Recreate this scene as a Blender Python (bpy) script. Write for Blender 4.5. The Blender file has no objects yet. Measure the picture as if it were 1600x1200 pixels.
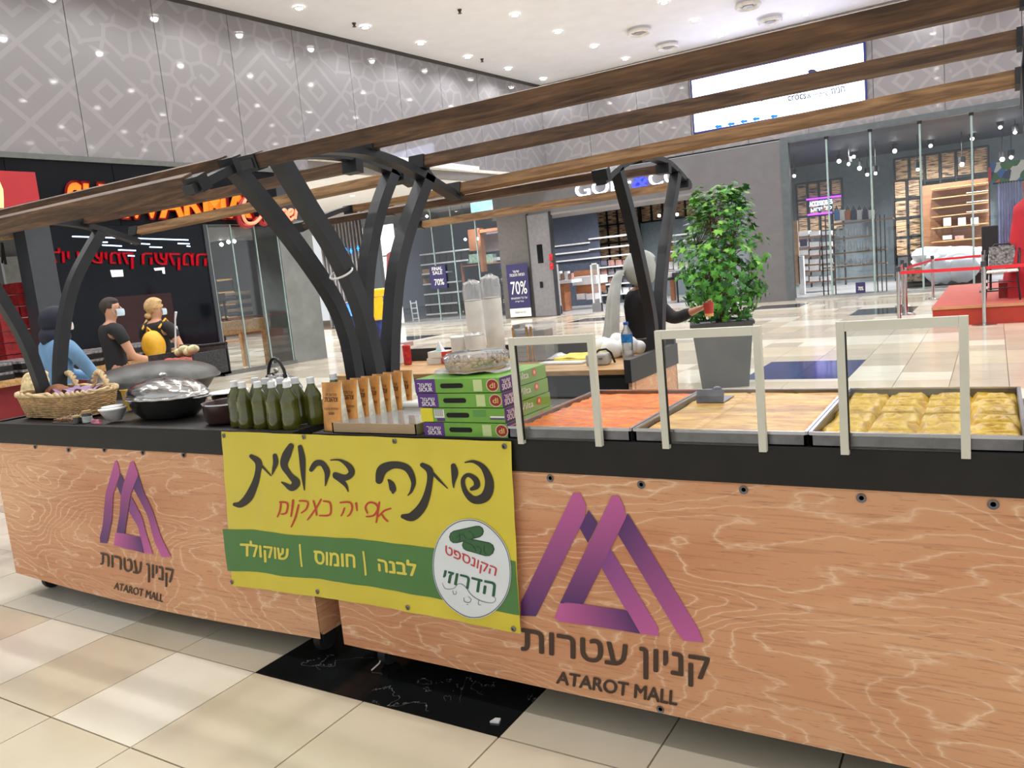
import bpy, bmesh, math, random
from mathutils import Vector, Matrix
random.seed(7)
S = bpy.context.scene
COL = S.collection
PI = math.pi
# ---------------------------------------------------------------- camera
F = 1232.25
RW = Matrix(((0.8520694, -0.0112104, -0.5233087), (0.5144578, -0.1663692, 0.8412220), (-0.0964929, -0.9859998, -0.1359908)))
EYE = Vector((0, 0, 1.45))
cd = bpy.data.cameras.new('camera'); cam = bpy.data.objects.new('camera', cd); COL.objects.link(cam)
c0, c1, c2 = RW.col[0].copy(), -RW.col[1], -RW.col[2]
rows = [[c0[i], c1[i], c2[i], EYE[i]] for i in range(3)] + [[0, 0, 0, 1]]
cam.matrix_world = Matrix(rows)
cd.sensor_width = 36; cd.lens = 36 * F / 1600; cd.clip_start = 0.05; cd.clip_end = 200
S.camera = cam
# ---------------------------------------------------------------- world, exposure
W = bpy.data.worlds.new('world'); S.world = W; W.use_nodes = True
W.node_tree.nodes['Background'].inputs[0].default_value = (0.96, 0.98, 1.0, 1)
W.node_tree.nodes['Background'].inputs[1].default_value = 0.82
S.view_settings.view_transform = 'Standard'; S.view_settings.look = 'None'
S.view_settings.gamma = 1; S.view_settings.use_curve_mapping = False
S.view_settings.exposure = 0.0
LAMP_W = 55          # watts per recessed spot
# ceiling spots in the regular grid of the hall
DL = []
for i, x0 in enumerate((-11.75, -9.05, -6.3, -4.12, -1.4, 1.3, 4.0)):
    for j in range(-2, 12):
        y = 22.25 - 1.93 * j
        DL.append((x0 + 0.042 * (y - 20), y))
def spot(x, y, z, w, size=2.7, r=.07, col=(1, .99, .985)):
    l = bpy.data.lights.new('spot_lamp', 'SPOT'); l.energy = w; l.spot_size = size; l.spot_blend = .6
    l.shadow_soft_size = r; l.color = col
    o = bpy.data.objects.new('spot_lamp', l); COL.objects.link(o); o.location = (x, y, z); return o
for x, y in DL:
    if y < 22.6: spot(x, y, 7.235, LAMP_W * 3.1)
# ---------------------------------------------------------------- helpers
def ray(u, v): return RW @ Vector((u - 800, v - 600, F))
def at(u, v, ax, val):
    """point of the real plane x/y/z = val (or the left wall, 'W') seen at a photo position"""
    d = ray(u, v)
    if ax == 'W': t = (-14.155 + val) / (d.x - .085 * d.y); return EYE + d * t
    k = 'XYZ'.index(ax); return EYE + d * ((val - EYE[k]) / d[k])
def lin(c):
    o = []
    for x in c:
        x /= 255.; o.append(x / 12.92 if x <= .04045 else ((x + .055) / 1.055) ** 2.4)
    return (o[0], o[1], o[2], 1)
MATS = {}
def nmat(name):
    m = bpy.data.materials.new(name); m.use_nodes = True
    nt = m.node_tree; return m, nt, nt.nodes['Principled BSDF']
def mat(name, c, rough=.5, metal=0, var=.08, scale=8, bump=0, coat=0, emis=0, spec=.5, ecol=None, stretch=None):
    if name in MATS: return MATS[name]
    m, nt, b = nmat(name); MATS[name] = m
    N = nt.nodes; L = nt.links
    b.inputs['Roughness'].default_value = rough; b.inputs['Metallic'].default_value = metal
    b.inputs['Coat Weight'].default_value = coat; b.inputs['Coat Roughness'].default_value = .08
    b.inputs['Specular IOR Level'].default_value = spec
    col = lin(c)
    tc = N.new('ShaderNodeTexCoord'); n = N.new('ShaderNodeTexNoise')
    n.inputs['Scale'].default_value = scale; n.inputs['Detail'].default_value = 4
    src = tc.outputs['Object']
    if stretch:
        mp = N.new('ShaderNodeMapping'); mp.inputs['Scale'].default_value = stretch
        L.new(src, mp.inputs[0]); src = mp.outputs[0]
    L.new(src, n.inputs['Vector'])
    r = N.new('ShaderNodeValToRGB'); L.new(n.outputs[0], r.inputs[0])
    r.color_ramp.elements[0].position = .3; r.color_ramp.elements[1].position = .7
    r.color_ramp.elements[0].color = tuple(x * (1 - var * 1.6) for x in col[:3]) + (1,)
    r.color_ramp.elements[1].color = tuple(min(1, x * (1 + var)) for x in col[:3]) + (1,)
    L.new(r.outputs[0], b.inputs['Base Color'])
    if bump:
        bp = N.new('ShaderNodeBump'); bp.inputs['Strength'].default_value = bump; bp.inputs['Distance'].default_value = .01
        L.new(n.outputs[0], bp.inputs['Height']); L.new(bp.outputs[0], b.inputs['Normal'])
    if emis:
        b.inputs['Emission Strength'].default_value = emis
        b.inputs['Emission Color'].default_value = lin(ecol or c)
    return m
def thin_glass(name, tint, refl=.12, op=0.0, rough=0.0):
    if name in MATS: return MATS[name]
    m = bpy.data.materials.new(name); m.use_nodes = True; nt = m.node_tree; N = nt.nodes; L = nt.links
    for n in list(N): N.remove(n)
    o = N.new('ShaderNodeOutputMaterial'); t = N.new('ShaderNodeBsdfTransparent'); g = N.new('ShaderNodeBsdfGlossy')
    t.inputs[0].default_value = (*tint, 1); g.inputs['Roughness'].default_value = rough
    lw = N.new('ShaderNodeFresnel'); lw.inputs[0].default_value = 1.45
    ml = N.new('ShaderNodeMath'); ml.operation = 'MULTIPLY_ADD'; ml.inputs[1].default_value = 1.2; ml.inputs[2].default_value = refl * .25
    L.new(lw.outputs[0], ml.inputs[0])
    mx = N.new('ShaderNodeMixShader'); L.new(ml.outputs[0], mx.inputs[0]); L.new(t.outputs[0], mx.inputs[1]); L.new(g.outputs[0], mx.inputs[2])
    out = mx.outputs[0]
    if op:
        d = N.new('ShaderNodeBsdfDiffuse'); d.inputs[0].default_value = (*tint, 1)
        m2 = N.new('ShaderNodeMixShader'); m2.inputs[0].default_value = op
        L.new(out, m2.inputs[1]); L.new(d.outputs[0], m2.inputs[2]); out = m2.outputs[0]
    L.new(out, o.inputs[0]); MATS[name] = m; return m
def vcol_mat(name, rough=.5, emis=0):
    if name in MATS: return MATS[name]
    m, nt, b = nmat(name); MATS[name] = m
    a = nt.nodes.new('ShaderNodeAttribute'); a.attribute_name = 'Col'
    nt.links.new(a.outputs[0], b.inputs['Base Color']); b.inputs['Roughness'].default_value = rough
    if emis:
        nt.links.new(a.outputs[0], b.inputs['Emission Color']); b.inputs['Emission Strength'].default_value = emis
    return m
class MB:
    def __init__(s): s.v = []; s.f = []; s.c = []; s.smooth = False
    def add(s, vs, fs, col=None):
        k = len(s.v); s.v += [Vector(p) for p in vs]; s.f += [tuple(i + k for i in f) for f in fs]
        s.c += [col or (1, 1, 1, 1)] * len(vs); return s
    def box(s, x0, x1, y0, y1, z0, z1, rz=0, rx=0, ry=0, bev=0):
        cx, cy, cz = (x0 + x1) / 2, (y0 + y1) / 2, (z0 + z1) / 2
        hx, hy, hz = abs(x1 - x0) / 2, abs(y1 - y0) / 2, abs(z1 - z0) / 2
        M = Matrix.Rotation(rz, 3, 'Z') @ Matrix.Rotation(ry, 3, 'Y') @ Matrix.Rotation(rx, 3, 'X')
        vs = [Vector((cx, cy, cz)) + M @ Vector((a * hx, b * hy, c * hz)) for a in (-1, 1) for b in (-1, 1) for c in (-1, 1)]
        if bev:
            bm = bmesh.new(); bv = [bm.verts.new(p) for p in vs]
            for f in BOXF: bm.faces.new([bv[i] for i in f])
            bmesh.ops.bevel(bm, geom=bm.edges[:], offset=bev, segments=2, affect='EDGES', profile=.5)
            bm.verts.index_update()
            s.add([v.co.copy() for v in bm.verts], [[v.index for v in f.verts] for f in bm.faces]); bm.free(); return s
        return s.add(vs, BOXF)
    def bar(s, a, b, w, h=None, up=(0, 0, 1)):
        a, b = Vector(a), Vector(b); h = h or w; d = (b - a).normalized(); up = Vector(up)
        if abs(d.dot(up)) > .97: up = Vector((0, 1, 0))
        x = d.cross(up).normalized(); z = x.cross(d)
        vs = [p + x * (i * w / 2) + z * (j * h / 2) for p in (a, b) for i, j in ((-1, -1), (1, -1), (1, 1), (-1, 1))]
        return s.add(vs, [(3, 2, 1, 0), (4, 5, 6, 7), (0, 1, 5, 4), (1, 2, 6, 5), (2, 3, 7, 6), (3, 0, 4, 7)])
    def tube(s, pts, r, n=8, cap=True, up=None, sq=None):
        pts = [Vector(p) for p in pts]; rr = r if isinstance(r, (list, tuple)) else [r] * len(pts)
        vs = []; m = len(pts); up0 = Vector(up) if up else None
        for i, p in enumerate(pts):
            d = (pts[min(i + 1, m - 1)] - pts[max(i - 1, 0)]).normalized()
            if up0 is None:
                up0 = Vector((0, 0, 1)) if abs(d.z) < .9 else Vector((1, 0, 0))
            x = d.cross(up0).normalized(); y = d.cross(x).normalized()
            if not up: up0 = x.cross(d) * (1 if x.cross(d).dot(up0) > 0 else -1)
            for k in range(n):
                t = 2 * PI * (k + (.5 if sq else 0)) / n
                e = rr[i]
                if sq: vs.append(p + x * (math.copysign(sq[0] / 2, math.cos(t))) + y * (math.copysign(sq[1] / 2, math.sin(t))))
                else: vs.append(p + x * math.cos(t) * e + y * math.sin(t) * e)
        fs = [(i * n + k, i * n + (k + 1) % n, (i + 1) * n + (k + 1) % n, (i + 1) * n + k) for i in range(m - 1) for k in range(n)]
        if cap: fs += [tuple(reversed(range(n))), tuple(range((m - 1) * n, m * n))]
        return s.add(vs, fs)
    def lathe(s, c, prof, n=24, sx=1, sy=1, rz=0, cap=True):
        c = Vector(c); vs = []; fs = []; m = len(prof)
        for r, z in prof:
            for k in range(n):
                t = 2 * PI * k / n; x, y = r * sx * math.cos(t), r * sy * math.sin(t)
                vs.append(c + Vector((x * math.cos(rz) - y * math.sin(rz), x * math.sin(rz) + y * math.cos(rz), z)))
        fs = [(i * n + k, i * n + (k + 1) % n, (i + 1) * n + (k + 1) % n, (i + 1) * n + k) for i in range(m - 1) for k in range(n)]
        if cap: fs += [tuple(reversed(range(n))), tuple(range((m - 1) * n, m * n))]
        return s.add(vs, fs)
    def ball(s, c, rx, ry=None, rz_=None, n=12, m=8):
        ry = ry or rx; rz_ = rz_ or rx
        prof = [(max(.001, math.sin(PI * i / m)), -math.cos(PI * i / m)) for i in range(m + 1)]
        k = len(s.v); s.lathe((0, 0, 0), prof, n, cap=False)
        for i in range(k, len(s.v)): p = s.v[i]; s.v[i] = Vector((c[0] + p.x * rx, c[1] + p.y * ry, c[2] + p.z * rz_))
        return s
    def prism(s, poly, off):
        n = len(poly); off = Vector(off); vs = [Vector(p) for p in poly] + [Vector(p) + off for p in poly]
        fs = [tuple(range(n)), tuple(reversed(range(n, 2 * n)))] + [(i, i + n, (i + 1) % n + n, (i + 1) % n) for i in range(n)]
        return s.add(vs, fs)
BOXF = [(0, 1, 3, 2), (4, 6, 7, 5), (0, 4, 5, 1), (2, 3, 7, 6), (0, 2, 6, 4), (1, 5, 7, 3)]
def wloc(o):
    p = Vector((0, 0, 0))
    while o: p = p + o.location; o = o.parent
    return p
def mk(name, mb, m, parent=None, smooth=False, origin=None, fixn=True):
    me = bpy.data.meshes.new(name)
    vs = mb.v
    if parent is not None: off = wloc(parent); loc = Vector((0, 0, 0))
    else:
        if origin is None:
            xs = [p.x for p in vs]; ys = [p.y for p in vs]; zs = [p.z for p in vs]
            origin = Vector(((min(xs) + max(xs)) / 2, (min(ys) + max(ys)) / 2, min(zs)))
        off = Vector(origin); loc = off
    me.from_pydata([tuple(p - off) for p in vs], [], mb.f)
    if any(c[:3] != (1, 1, 1) for c in mb.c):
        at_ = me.color_attributes.new('Col', 'FLOAT_COLOR', 'POINT')
        for i, c in enumerate(mb.c): at_.data[i].color = c
    if fixn:
        bm = bmesh.new(); bm.from_mesh(me); bmesh.ops.recalc_face_normals(bm, faces=bm.faces[:]); bm.to_mesh(me); bm.free()
    if smooth:
        for p in me.polygons: p.use_smooth = True
        if smooth != 'all':
            try: me.set_sharp_from_angle(angle=.7)
            except Exception: pass
    me.materials.append(m)
    o = bpy.data.objects.new(name, me); COL.objects.link(o); o.location = loc
    if parent is not None: o.parent = parent
    return o
def tag(o, label=None, cat=None, group=None, kind=None):
    if label: o['label'] = label
    if cat: o['category'] = cat
    if group: o['group'] = group
    if kind: o['kind'] = kind
    return o
def thing(name, label, cat, loc=(0, 0, 0), group=None):
    o = bpy.data.objects.new(name, None); COL.objects.link(o); o.location = loc; o.empty_display_size = .1
    return tag(o, label, cat, group)
def one(name, mb, m, label, cat, group=None, smooth=False):
    return tag(mk(name, mb, m, smooth=smooth), label, cat, group)
def struct(name, mb, m, label=None, parent=None, smooth=False):
    o = mk(name, mb, m, parent, smooth)
    if parent is None: tag(o, label, None, None, 'structure')
    return o
def dup(root, loc, label=None, rz=0, scale=1):
    r = root.copy(); COL.objects.link(r); r.location = loc; r.rotation_euler = (0, 0, rz)
    r.scale = (scale,) * 3
    if label: r['label'] = label
    for ch in list(root.children):
        c = ch.copy(); COL.objects.link(c); c.parent = r
        for g in ch.children:
            d = g.copy(); COL.objects.link(d); d.parent = c
    return r
ORD = ['first', 'second', 'third', 'fourth', 'fifth', 'sixth', 'seventh', 'eighth', 'ninth', 'tenth', 'eleventh', 'twelfth',
       'thirteenth', 'fourteenth', 'fifteenth', 'sixteenth', 'seventeenth', 'eighteenth', 'nineteenth', 'twentieth']
# flat print helpers -------------------------------------------------------
def catmull(pts, k=6):
    out = []; n = len(pts)
    for i in range(n - 1):
        p0, p1, p2, p3 = pts[max(i - 1, 0)], pts[i], pts[i + 1], pts[min(i + 2, n - 1)]
        for j in range(k):
            t = j / k
            out.append([.5 * (2 * b + (c - a) * t + (2 * a - 5 * b + 4 * c - d) * t * t + (3 * b - a - 3 * c + d) * t ** 3) for a, b, c, d in zip(p0, p1, p2, p3)])
    out.append(list(pts[-1])); return out
def stroke(mb, pts, P, sc=1, col=None, k=6):
    """brush stroke [(x,y,width)] in print units; P maps print units to the surface"""
    q = catmull(pts, k); vs = []; n = len(q)
    for i in range(n):
        a = q[max(i - 1, 0)]; b = q[min(i + 1, n - 1)]
        dx, dy = b[0] - a[0], b[1] - a[1]; l = math.hypot(dx, dy) or 1; w = max(.8, q[i][2]) / 2 * sc
        vs += [P(q[i][0] - dy / l * w, q[i][1] + dx / l * w), P(q[i][0] + dy / l * w, q[i][1] - dx / l * w)]
    fs = [(2 * i, 2 * i + 1, 2 * i + 3, 2 * i + 2) for i in range(n - 1)]
    mb.add(vs, fs, col)
    for e in (0, n - 1):                                    # round ends
        w = max(.8, q[e][2]) / 2 * sc
        if w > 3:
            ring = [P(q[e][0] + w * math.cos(t * PI / 5), q[e][1] + w * math.sin(t * PI / 5)) for t in range(10)]
            mb.add(ring, [tuple(range(10))], col)
def poly(mb, pts, P, cols=None):
    c = P(sum(p[0] for p in pts) / len(pts), sum(p[1] for p in pts) / len(pts))
    k = len(mb.v); n = len(pts); mb.v += [P(*p) for p in pts]
    mb.f += [tuple(range(k, k + n))]; mb.c += (cols or [(1, 1, 1, 1)] * n)
TXT = {}
GLY = {'ד': [[(0.317, 0.0), (0.317, 0.544), (0.407, 0.544), (0.407, 0.0)], [(0.01, 0.509), (0.01, 0.592), (0.498, 0.592), (0.498, 0.509)]],
       'ת': [[(0.497, 0.0), (0.497, 0.385), (0.489, 0.444), (0.466, 0.482), (0.429, 0.502), (0.38, 0.509), (0.039, 0.509), (0.039, 0.592), (0.386, 0.592), (0.475, 0.581), (0.538, 0.547), (0.575, 0.489), (0.587, 0.403), (0.587, 0.0)],
             [(0.035, 0.0), (0.035, 0.083), (0.081, 0.083), (0.105, 0.089), (0.122, 0.106), (0.133, 0.135), (0.136, 0.175), (0.136, 0.548), (0.226, 0.548), (0.226, 0.18), (0.217, 0.101), (0.191, 0.045), (0.145, 0.011), (0.076, 0.0)]]}
def text_data(s, offset=0.0):
    key = (s, offset)
    if key in TXT: return TXT[key]
    cu = bpy.data.curves.new('t', 'FONT'); cu.body = s; cu.offset = offset; cu.resolution_u = 4; cu.fill_mode = 'BOTH'
    o = bpy.data.objects.new('t', cu); COL.objects.link(o)
    dg = bpy.context.evaluated_depsgraph_get(); me = bpy.data.meshes.new_from_object(o.evaluated_get(dg))
    vs = [v.co.copy() for v in me.vertices]; fs = [tuple(p.vertices) for p in me.polygons]
    # two letters whose overlapping outlines do not fill cleanly are rebuilt from their own outlines
    cu.fill_mode = 'NONE'; cu.resolution_u = 2; o.data = cu; dg = bpy.context.evaluated_depsgraph_get(); dg.update()
    m2 = bpy.data.meshes.new_from_object(o.evaluated_get(dg)); raw = [(v.co.x, v.co.y) for v in m2.vertices]; bpy.data.meshes.remove(m2)
    for ch, loops in GLY.items():
        if ch not in s: continue
        flat = [q for l in loops for q in l]; n = len(flat); hits = []
        for i in range(len(raw) - n + 1):
            dx = raw[i][0] - flat[0][0]
            if all(abs(raw[i + k][0] - flat[k][0] - dx) < .003 and abs(raw[i + k][1] - flat[k][1]) < .003 for k in range(n)): hits.append(dx)
        for dx in hits:
            lo, hi = dx + min(q[0] for q in flat) - .004, dx + max(q[0] for q in flat) + .004
            fs = [f for f in fs if not (lo < sum(vs[i].x for i in f) / len(f) < hi and all(lo < vs[i].x < hi for i in f))]
            for l in loops:
                k = len(vs); vs += [Vector((q[0] + dx, .509 if q[1] in (.544, .548) else q[1], 0)) for q in l]; fs.append(tuple(range(k, k + len(l))))
    bpy.data.objects.remove(o); bpy.data.meshes.remove(me); bpy.data.curves.remove(cu)
    xs = [v.x for v in vs]; ys = [v.y for v in vs]
    TXT[key] = (vs, fs, min(xs), max(xs), min(ys), max(ys)); return TXT[key]
def text(mb, s, quad, P, offset=0.0, mirror=False, thick=None, col=None):
    """lettering filling the quad tl, tr, br, bl (print units); bold print is built of slightly shifted layers"""
    if offset and (thick is None or any(ord(c) > 500 for c in s) or '&' in s):
        tl, tr, br, bl = quad; n = max(1, len(s)); hh = math.hypot(bl[0] - tl[0], bl[1] - tl[1]); d = offset * hh * .8
        n0 = Vector(P(*tl)); n1 = Vector(P(*tr)) - n0; n2 = Vector(P(*bl)) - n0; nn = n1.cross(n2)
        if nn.length == 0: nn = Vector((0, -1, 0))
        nn = nn.normalized(); nn = nn * (1 if nn.dot(EYE - n0) > 0 else -1); eps = .00012 * max(1, (n0 - EYE).length / 3) if thick is None else 0.0006
        for i, (dx, dy) in enumerate(((0, 0), (d, 0), (-d, 0), (0, d * .8), (0, -d * .8))):
            text(mb, s, [(a + dx, b + dy) for a, b in quad], (lambda x, y, k=i: P(x, y) + nn * (eps * k)), 0, mirror, thick, col)
        return
    vs, fs, x0, x1, y0, y1 = text_data(s, offset); tl, tr, br, bl = quad; out = []
    for v in vs:
        a = (v.x - x0) / (x1 - x0); b = (v.y - y0) / (y1 - y0)
        if mirror: a = 1 - a
        x = (bl[0] * (1 - a) + br[0] * a) * (1 - b) + (tl[0] * (1 - a) + tr[0] * a) * b
        y = (bl[1] * (1 - a) + br[1] * a) * (1 - b) + (tl[1] * (1 - a) + tr[1] * a) * b
        out.append(P(x, y))
    if thick is None: mb.add(out, fs, col); return
    k = len(out); off = Vector(thick); mb.add(out, fs, col)
    # extruded sides
    ed = {}
    for f in fs:
        for i in range(len(f)):
            a, b = f[i], f[(i + 1) % len(f)]; e = (min(a, b), max(a, b)); ed[e] = ed.get(e, 0) + 1
    k0 = len(mb.v); idx = {}
    side = [e for e, c in ed.items() if c == 1]
    base = k0 - k
    for e in side:
        a, b = e; k1 = len(mb.v); pa, pb = out[a], out[b]
        mb.add([pa, pb, pb + off, pa + off], [(0, 1, 2, 3)], col)
def lerp(a, b, t): return tuple(x + (y - x) * t for x, y in zip(a, b))
# ---------------------------------------------------------------- materials
M_CEIL = mat('ceiling_paint', (228, 228, 232), .7, var=.02, scale=2)
M_STEEL = mat('charcoal_steel', (46, 47, 51), .45, .3, var=.15, scale=6)
M_BLACK = mat('black_laminate', (34, 32, 30), .5, var=.12, scale=10, spec=.3)
M_CREAM = mat('cream_paint', (214, 212, 196), .45, var=.03)
M_TRAY = mat('tray_steel', (118, 118, 122), .34, .8, var=.18, scale=20)
M_PRINT = vcol_mat('print_ink', .5)
M_GLASS = thin_glass('clear_glass', (.96, .97, .965), 0)
M_PLEXI = thin_glass('clear_plastic', (.93, .94, .95), op=.12)
M_SILVER = mat('chrome', (205, 205, 208), .16, 1, var=.05)
def wood_mat(name, light, mid, dark, sx, sy, sz, contour=9, rough=.45, coat=0):
    m, nt, b = nmat(name); N = nt.nodes; L = nt.links; MATS[name] = m
    tc = N.new('ShaderNodeTexCoord'); mp = N.new('ShaderNodeMapping'); mp.inputs['Scale'].default_value = (sx, sy, sz)
    L.new(tc.outputs['Object'], mp.inputs[0])
    n1 = N.new('ShaderNodeTexNoise'); n1.inputs['Scale'].default_value = 1; n1.inputs['Detail'].default_value = 2.5
    n1.inputs['Distortion'].default_value = .6; L.new(mp.outputs[0], n1.inputs['Vector'])
    mu = N.new('ShaderNodeMath'); mu.operation = 'MULTIPLY'; mu.inputs[1].default_value = contour; L.new(n1.outputs[0], mu.inputs[0])
    fr = N.new('ShaderNodeMath'); fr.operation = 'PINGPONG'; fr.inputs[1].default_value = .5; L.new(mu.outputs[0], fr.inputs[0])
    n2 = N.new('ShaderNodeTexNoise'); n2.inputs['Scale'].default_value = 12; n2.inputs['Detail'].default_value = 5
    L.new(mp.outputs[0], n2.inputs['Vector'])
    ad = N.new('ShaderNodeMath'); ad.operation = 'MULTIPLY_ADD'; ad.inputs[1].default_value = .9; L.new(n2.outputs[0], ad.inputs[0]); L.new(fr.outputs[0], ad.inputs[2])
    r = N.new('ShaderNodeValToRGB'); cr = r.color_ramp; cr.elements[0].position = .3; cr.elements[0].color = lin(light)
    cr.elements[1].position = 1.0; cr.elements[1].color = lin(dark); e = cr.elements.new(.6); e.color = lin(mid)
    L.new(ad.outputs[0], r.inputs[0])
    n3 = N.new('ShaderNodeTexNoise'); n3.inputs['Scale'].default_value = .35; L.new(mp.outputs[0], n3.inputs['Vector'])
    r3 = N.new('ShaderNodeValToRGB'); r3.color_ramp.elements[0].position = .35; r3.color_ramp.elements[1].position = .65
    r3.color_ramp.elements[0].color = (.8, .74, .7, 1); r3.color_ramp.elements[1].color = (1.0, 1.0, 1.0, 1); L.new(n3.outputs[0], r3.inputs[0])
    mx = N.new('ShaderNodeMix'); mx.data_type = 'RGBA'; mx.blend_type = 'MULTIPLY'; mx.inputs[0].default_value = .8
    L.new(r.outputs[0], mx.inputs[6]); L.new(r3.outputs[0], mx.inputs[7]); L.new(mx.outputs[2], b.inputs['Base Color'])
    b.inputs['Roughness'].default_value = rough; b.inputs['Coat Weight'].default_value = coat; b.inputs['Coat Roughness'].default_value = .3
    b.inputs['Specular IOR Level'].default_value = .35
    return m
def ply_mat():
    m, nt, b = nmat('plywood_print'); N = nt.nodes; L = nt.links
    def mth(op, a, b_=None, c=None):
        n = N.new('ShaderNodeMath'); n.operation = op
        for i, x in enumerate((a, b_, c)):
            if x is None: continue
            if isinstance(x, (int, float)): n.inputs[i].default_value = x
            else: L.new(x, n.inputs[i])
        return n.outputs[0]
    def noise_(scale, vec, det=2, dist=0):
        n = N.new('ShaderNodeTexNoise'); n.inputs['Scale'].default_value = scale; n.inputs['Detail'].default_value = det; n.inputs['Distortion'].default_value = dist; L.new(vec, n.inputs['Vector']); return n.outputs[0]
    def mapv(s):
        mp = N.new('ShaderNodeMapping'); mp.inputs['Scale'].default_value = s; L.new(tc.outputs['Object'], mp.inputs[0]); return mp.outputs[0]
    def mixc(f, a, b_):
        x = N.new('ShaderNodeMix'); x.data_type = 'RGBA'; L.new(f, x.inputs[0])
        for i, c in ((6, a), (7, b_)):
            if isinstance(c, tuple): x.inputs[i].default_value = c
            else: L.new(c, x.inputs[i])
        return x.outputs[2]
    tc = N.new('ShaderNodeTexCoord'); v1 = mapv((.85, .85, 2.6)); v2 = mapv((2, 2, 60)); v3 = mapv((12, 12, 160))
    big = noise_(1.1, v1, 1.5, .35); wob = noise_(9, v1, 3)
    fld = mth('MULTIPLY_ADD', wob, .05, big)
    fr = mth('PINGPONG', mth('MULTIPLY', fld, 15.0), .5)
    line = mth('POWER', mth('SUBTRACT', 1, mth('MULTIPLY', mth('ABSOLUTE', mth('SUBTRACT', fr, .25)), 4)), 9)
    lm = mth('MULTIPLY', line, mth('MULTIPLY', noise_(2.2, v1, 2), 1.1))
    base = mixc(mth('MULTIPLY_ADD', noise_(.9, v1, 2), 1.6, -.3), lin((192, 118, 80)), lin((240, 194, 150)))
    c1 = mixc(mth('MULTIPLY', fr, .7), base, lin((212, 150, 108)))
    c2 = mixc(lm, c1, lin((255, 230, 196)))
    fib = noise_(1.6, v2, 4); c3 = mixc(mth('MULTIPLY', mth('GREATER_THAN', fib, .58), .22), c2, lin((150, 88, 60)))
    fk = noise_(1.5, v3, 2); c4 = mixc(mth('MULTIPLY', mth('GREATER_THAN', fk, .66), .35), c3, lin((140, 78, 56)))
    L.new(c4, b.inputs['Base Color']); b.inputs['Roughness'].default_value = .45; b.inputs['Specular IOR Level'].default_value = .4
    MATS['plywood_print'] = m; return m
M_PLY = ply_mat()
M_BEAM = wood_mat('stained_pine', (122, 92, 66), (98, 72, 50), (66, 48, 36), 1.2, 14, 14, 5, .55)
M_BEAM2 = wood_mat('pale_pine', (176, 140, 96), (152, 116, 76), (110, 80, 52), 1.2, 14, 14, 5, .55)
M_OAK = wood_mat('desk_oak', (214, 176, 124), (196, 156, 104), (168, 128, 82), 1.5, 12, 12, 4, .4)
def tile_mat(name, base, dark, vein=0, rough=.13):
    m, nt, b = nmat(name); N = nt.nodes; L = nt.links; MATS[name] = m
    tc = N.new('ShaderNodeTexCoord'); oi = N.new('ShaderNodeObjectInfo')
    ad = N.new('ShaderNodeVectorMath'); ad.operation = 'ADD'; L.new(tc.outputs['Object'], ad.inputs[0]); L.new(oi.outputs['Location'], ad.inputs[1])
    n = N.new('ShaderNodeTexNoise'); n.inputs['Scale'].default_value = 1.6; n.inputs['Detail'].default_value = 6; n.inputs['Distortion'].default_value = .8
    L.new(ad.outputs[0], n.inputs['Vector'])
    r = N.new('ShaderNodeValToRGB'); r.color_ramp.elements[0].position = .35; r.color_ramp.elements[1].position = .65
    r.color_ramp.elements[0].color = lin(dark); r.color_ramp.elements[1].color = lin(base); L.new(n.outputs[0], r.inputs[0])
    col = r.outputs[0]
    if vein:
        n2 = N.new('ShaderNodeTexNoise'); n2.inputs['Scale'].default_value = 2.2; n2.inputs['Detail'].default_value = 5; n2.inputs['Distortion'].default_value = 2.5
        L.new(ad.outputs[0], n2.inputs['Vector'])
        s1 = N.new('ShaderNodeMath'); s1.operation = 'SUBTRACT'; s1.inputs[1].default_value = .5; L.new(n2.outputs[0], s1.inputs[0])
        s2 = N.new('ShaderNodeMath'); s2.operation = 'ABSOLUTE'; L.new(s1.outputs[0], s2.inputs[0])
        s3 = N.new('ShaderNodeMath'); s3.operation = 'LESS_THAN'; s3.inputs[1].default_value = .0016; L.new(s2.outputs[0], s3.inputs[0])
        s4 = N.new('ShaderNodeMath'); s4.operation = 'MULTIPLY'; n4 = N.new('ShaderNodeTexNoise'); n4.inputs['Scale'].default_value = 3.1; L.new(ad.outputs[0], n4.inputs['Vector']); g4 = N.new('ShaderNodeMath'); g4.operation = 'GREATER_THAN'; g4.inputs[1].default_value = .54; L.new(n4.outputs[0], g4.inputs[0]); L.new(g4.outputs[0], s4.inputs[1]); L.new(s3.outputs[0], s4.inputs[0])
        mx = N.new('ShaderNodeMix'); mx.data_type = 'RGBA'; mx.inputs[7].default_value = lin((150, 150, 150))
        L.new(s4.outputs[0], mx.inputs[0]); L.new(col, mx.inputs[6]); col = mx.outputs[2]
    L.new(col, b.inputs['Base Color'])
    b.inputs['Roughness'].default_value = rough; b.inputs['Specular IOR Level'].default_value = .5
    return m
T_BEIGE = tile_mat('beige_stone', (218, 207, 184), (208, 197, 172))
T_LIGHT = tile_mat('pale_stone', (234, 229, 214), (224, 218, 200))
T_SAND = tile_mat('sand_stone', (200, 190, 172), (190, 180, 160))
T_DARK = tile_mat('black_marble', (32, 33, 33), (22, 24, 24), .55, .1)
T_BLUE = tile_mat('blue_slab', (52, 68, 122), (44, 58, 106), 0, .1)  # even blue base colour for one pair of slabs
M_GROUT = mat('grout', (128, 110, 84), .8)
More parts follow.
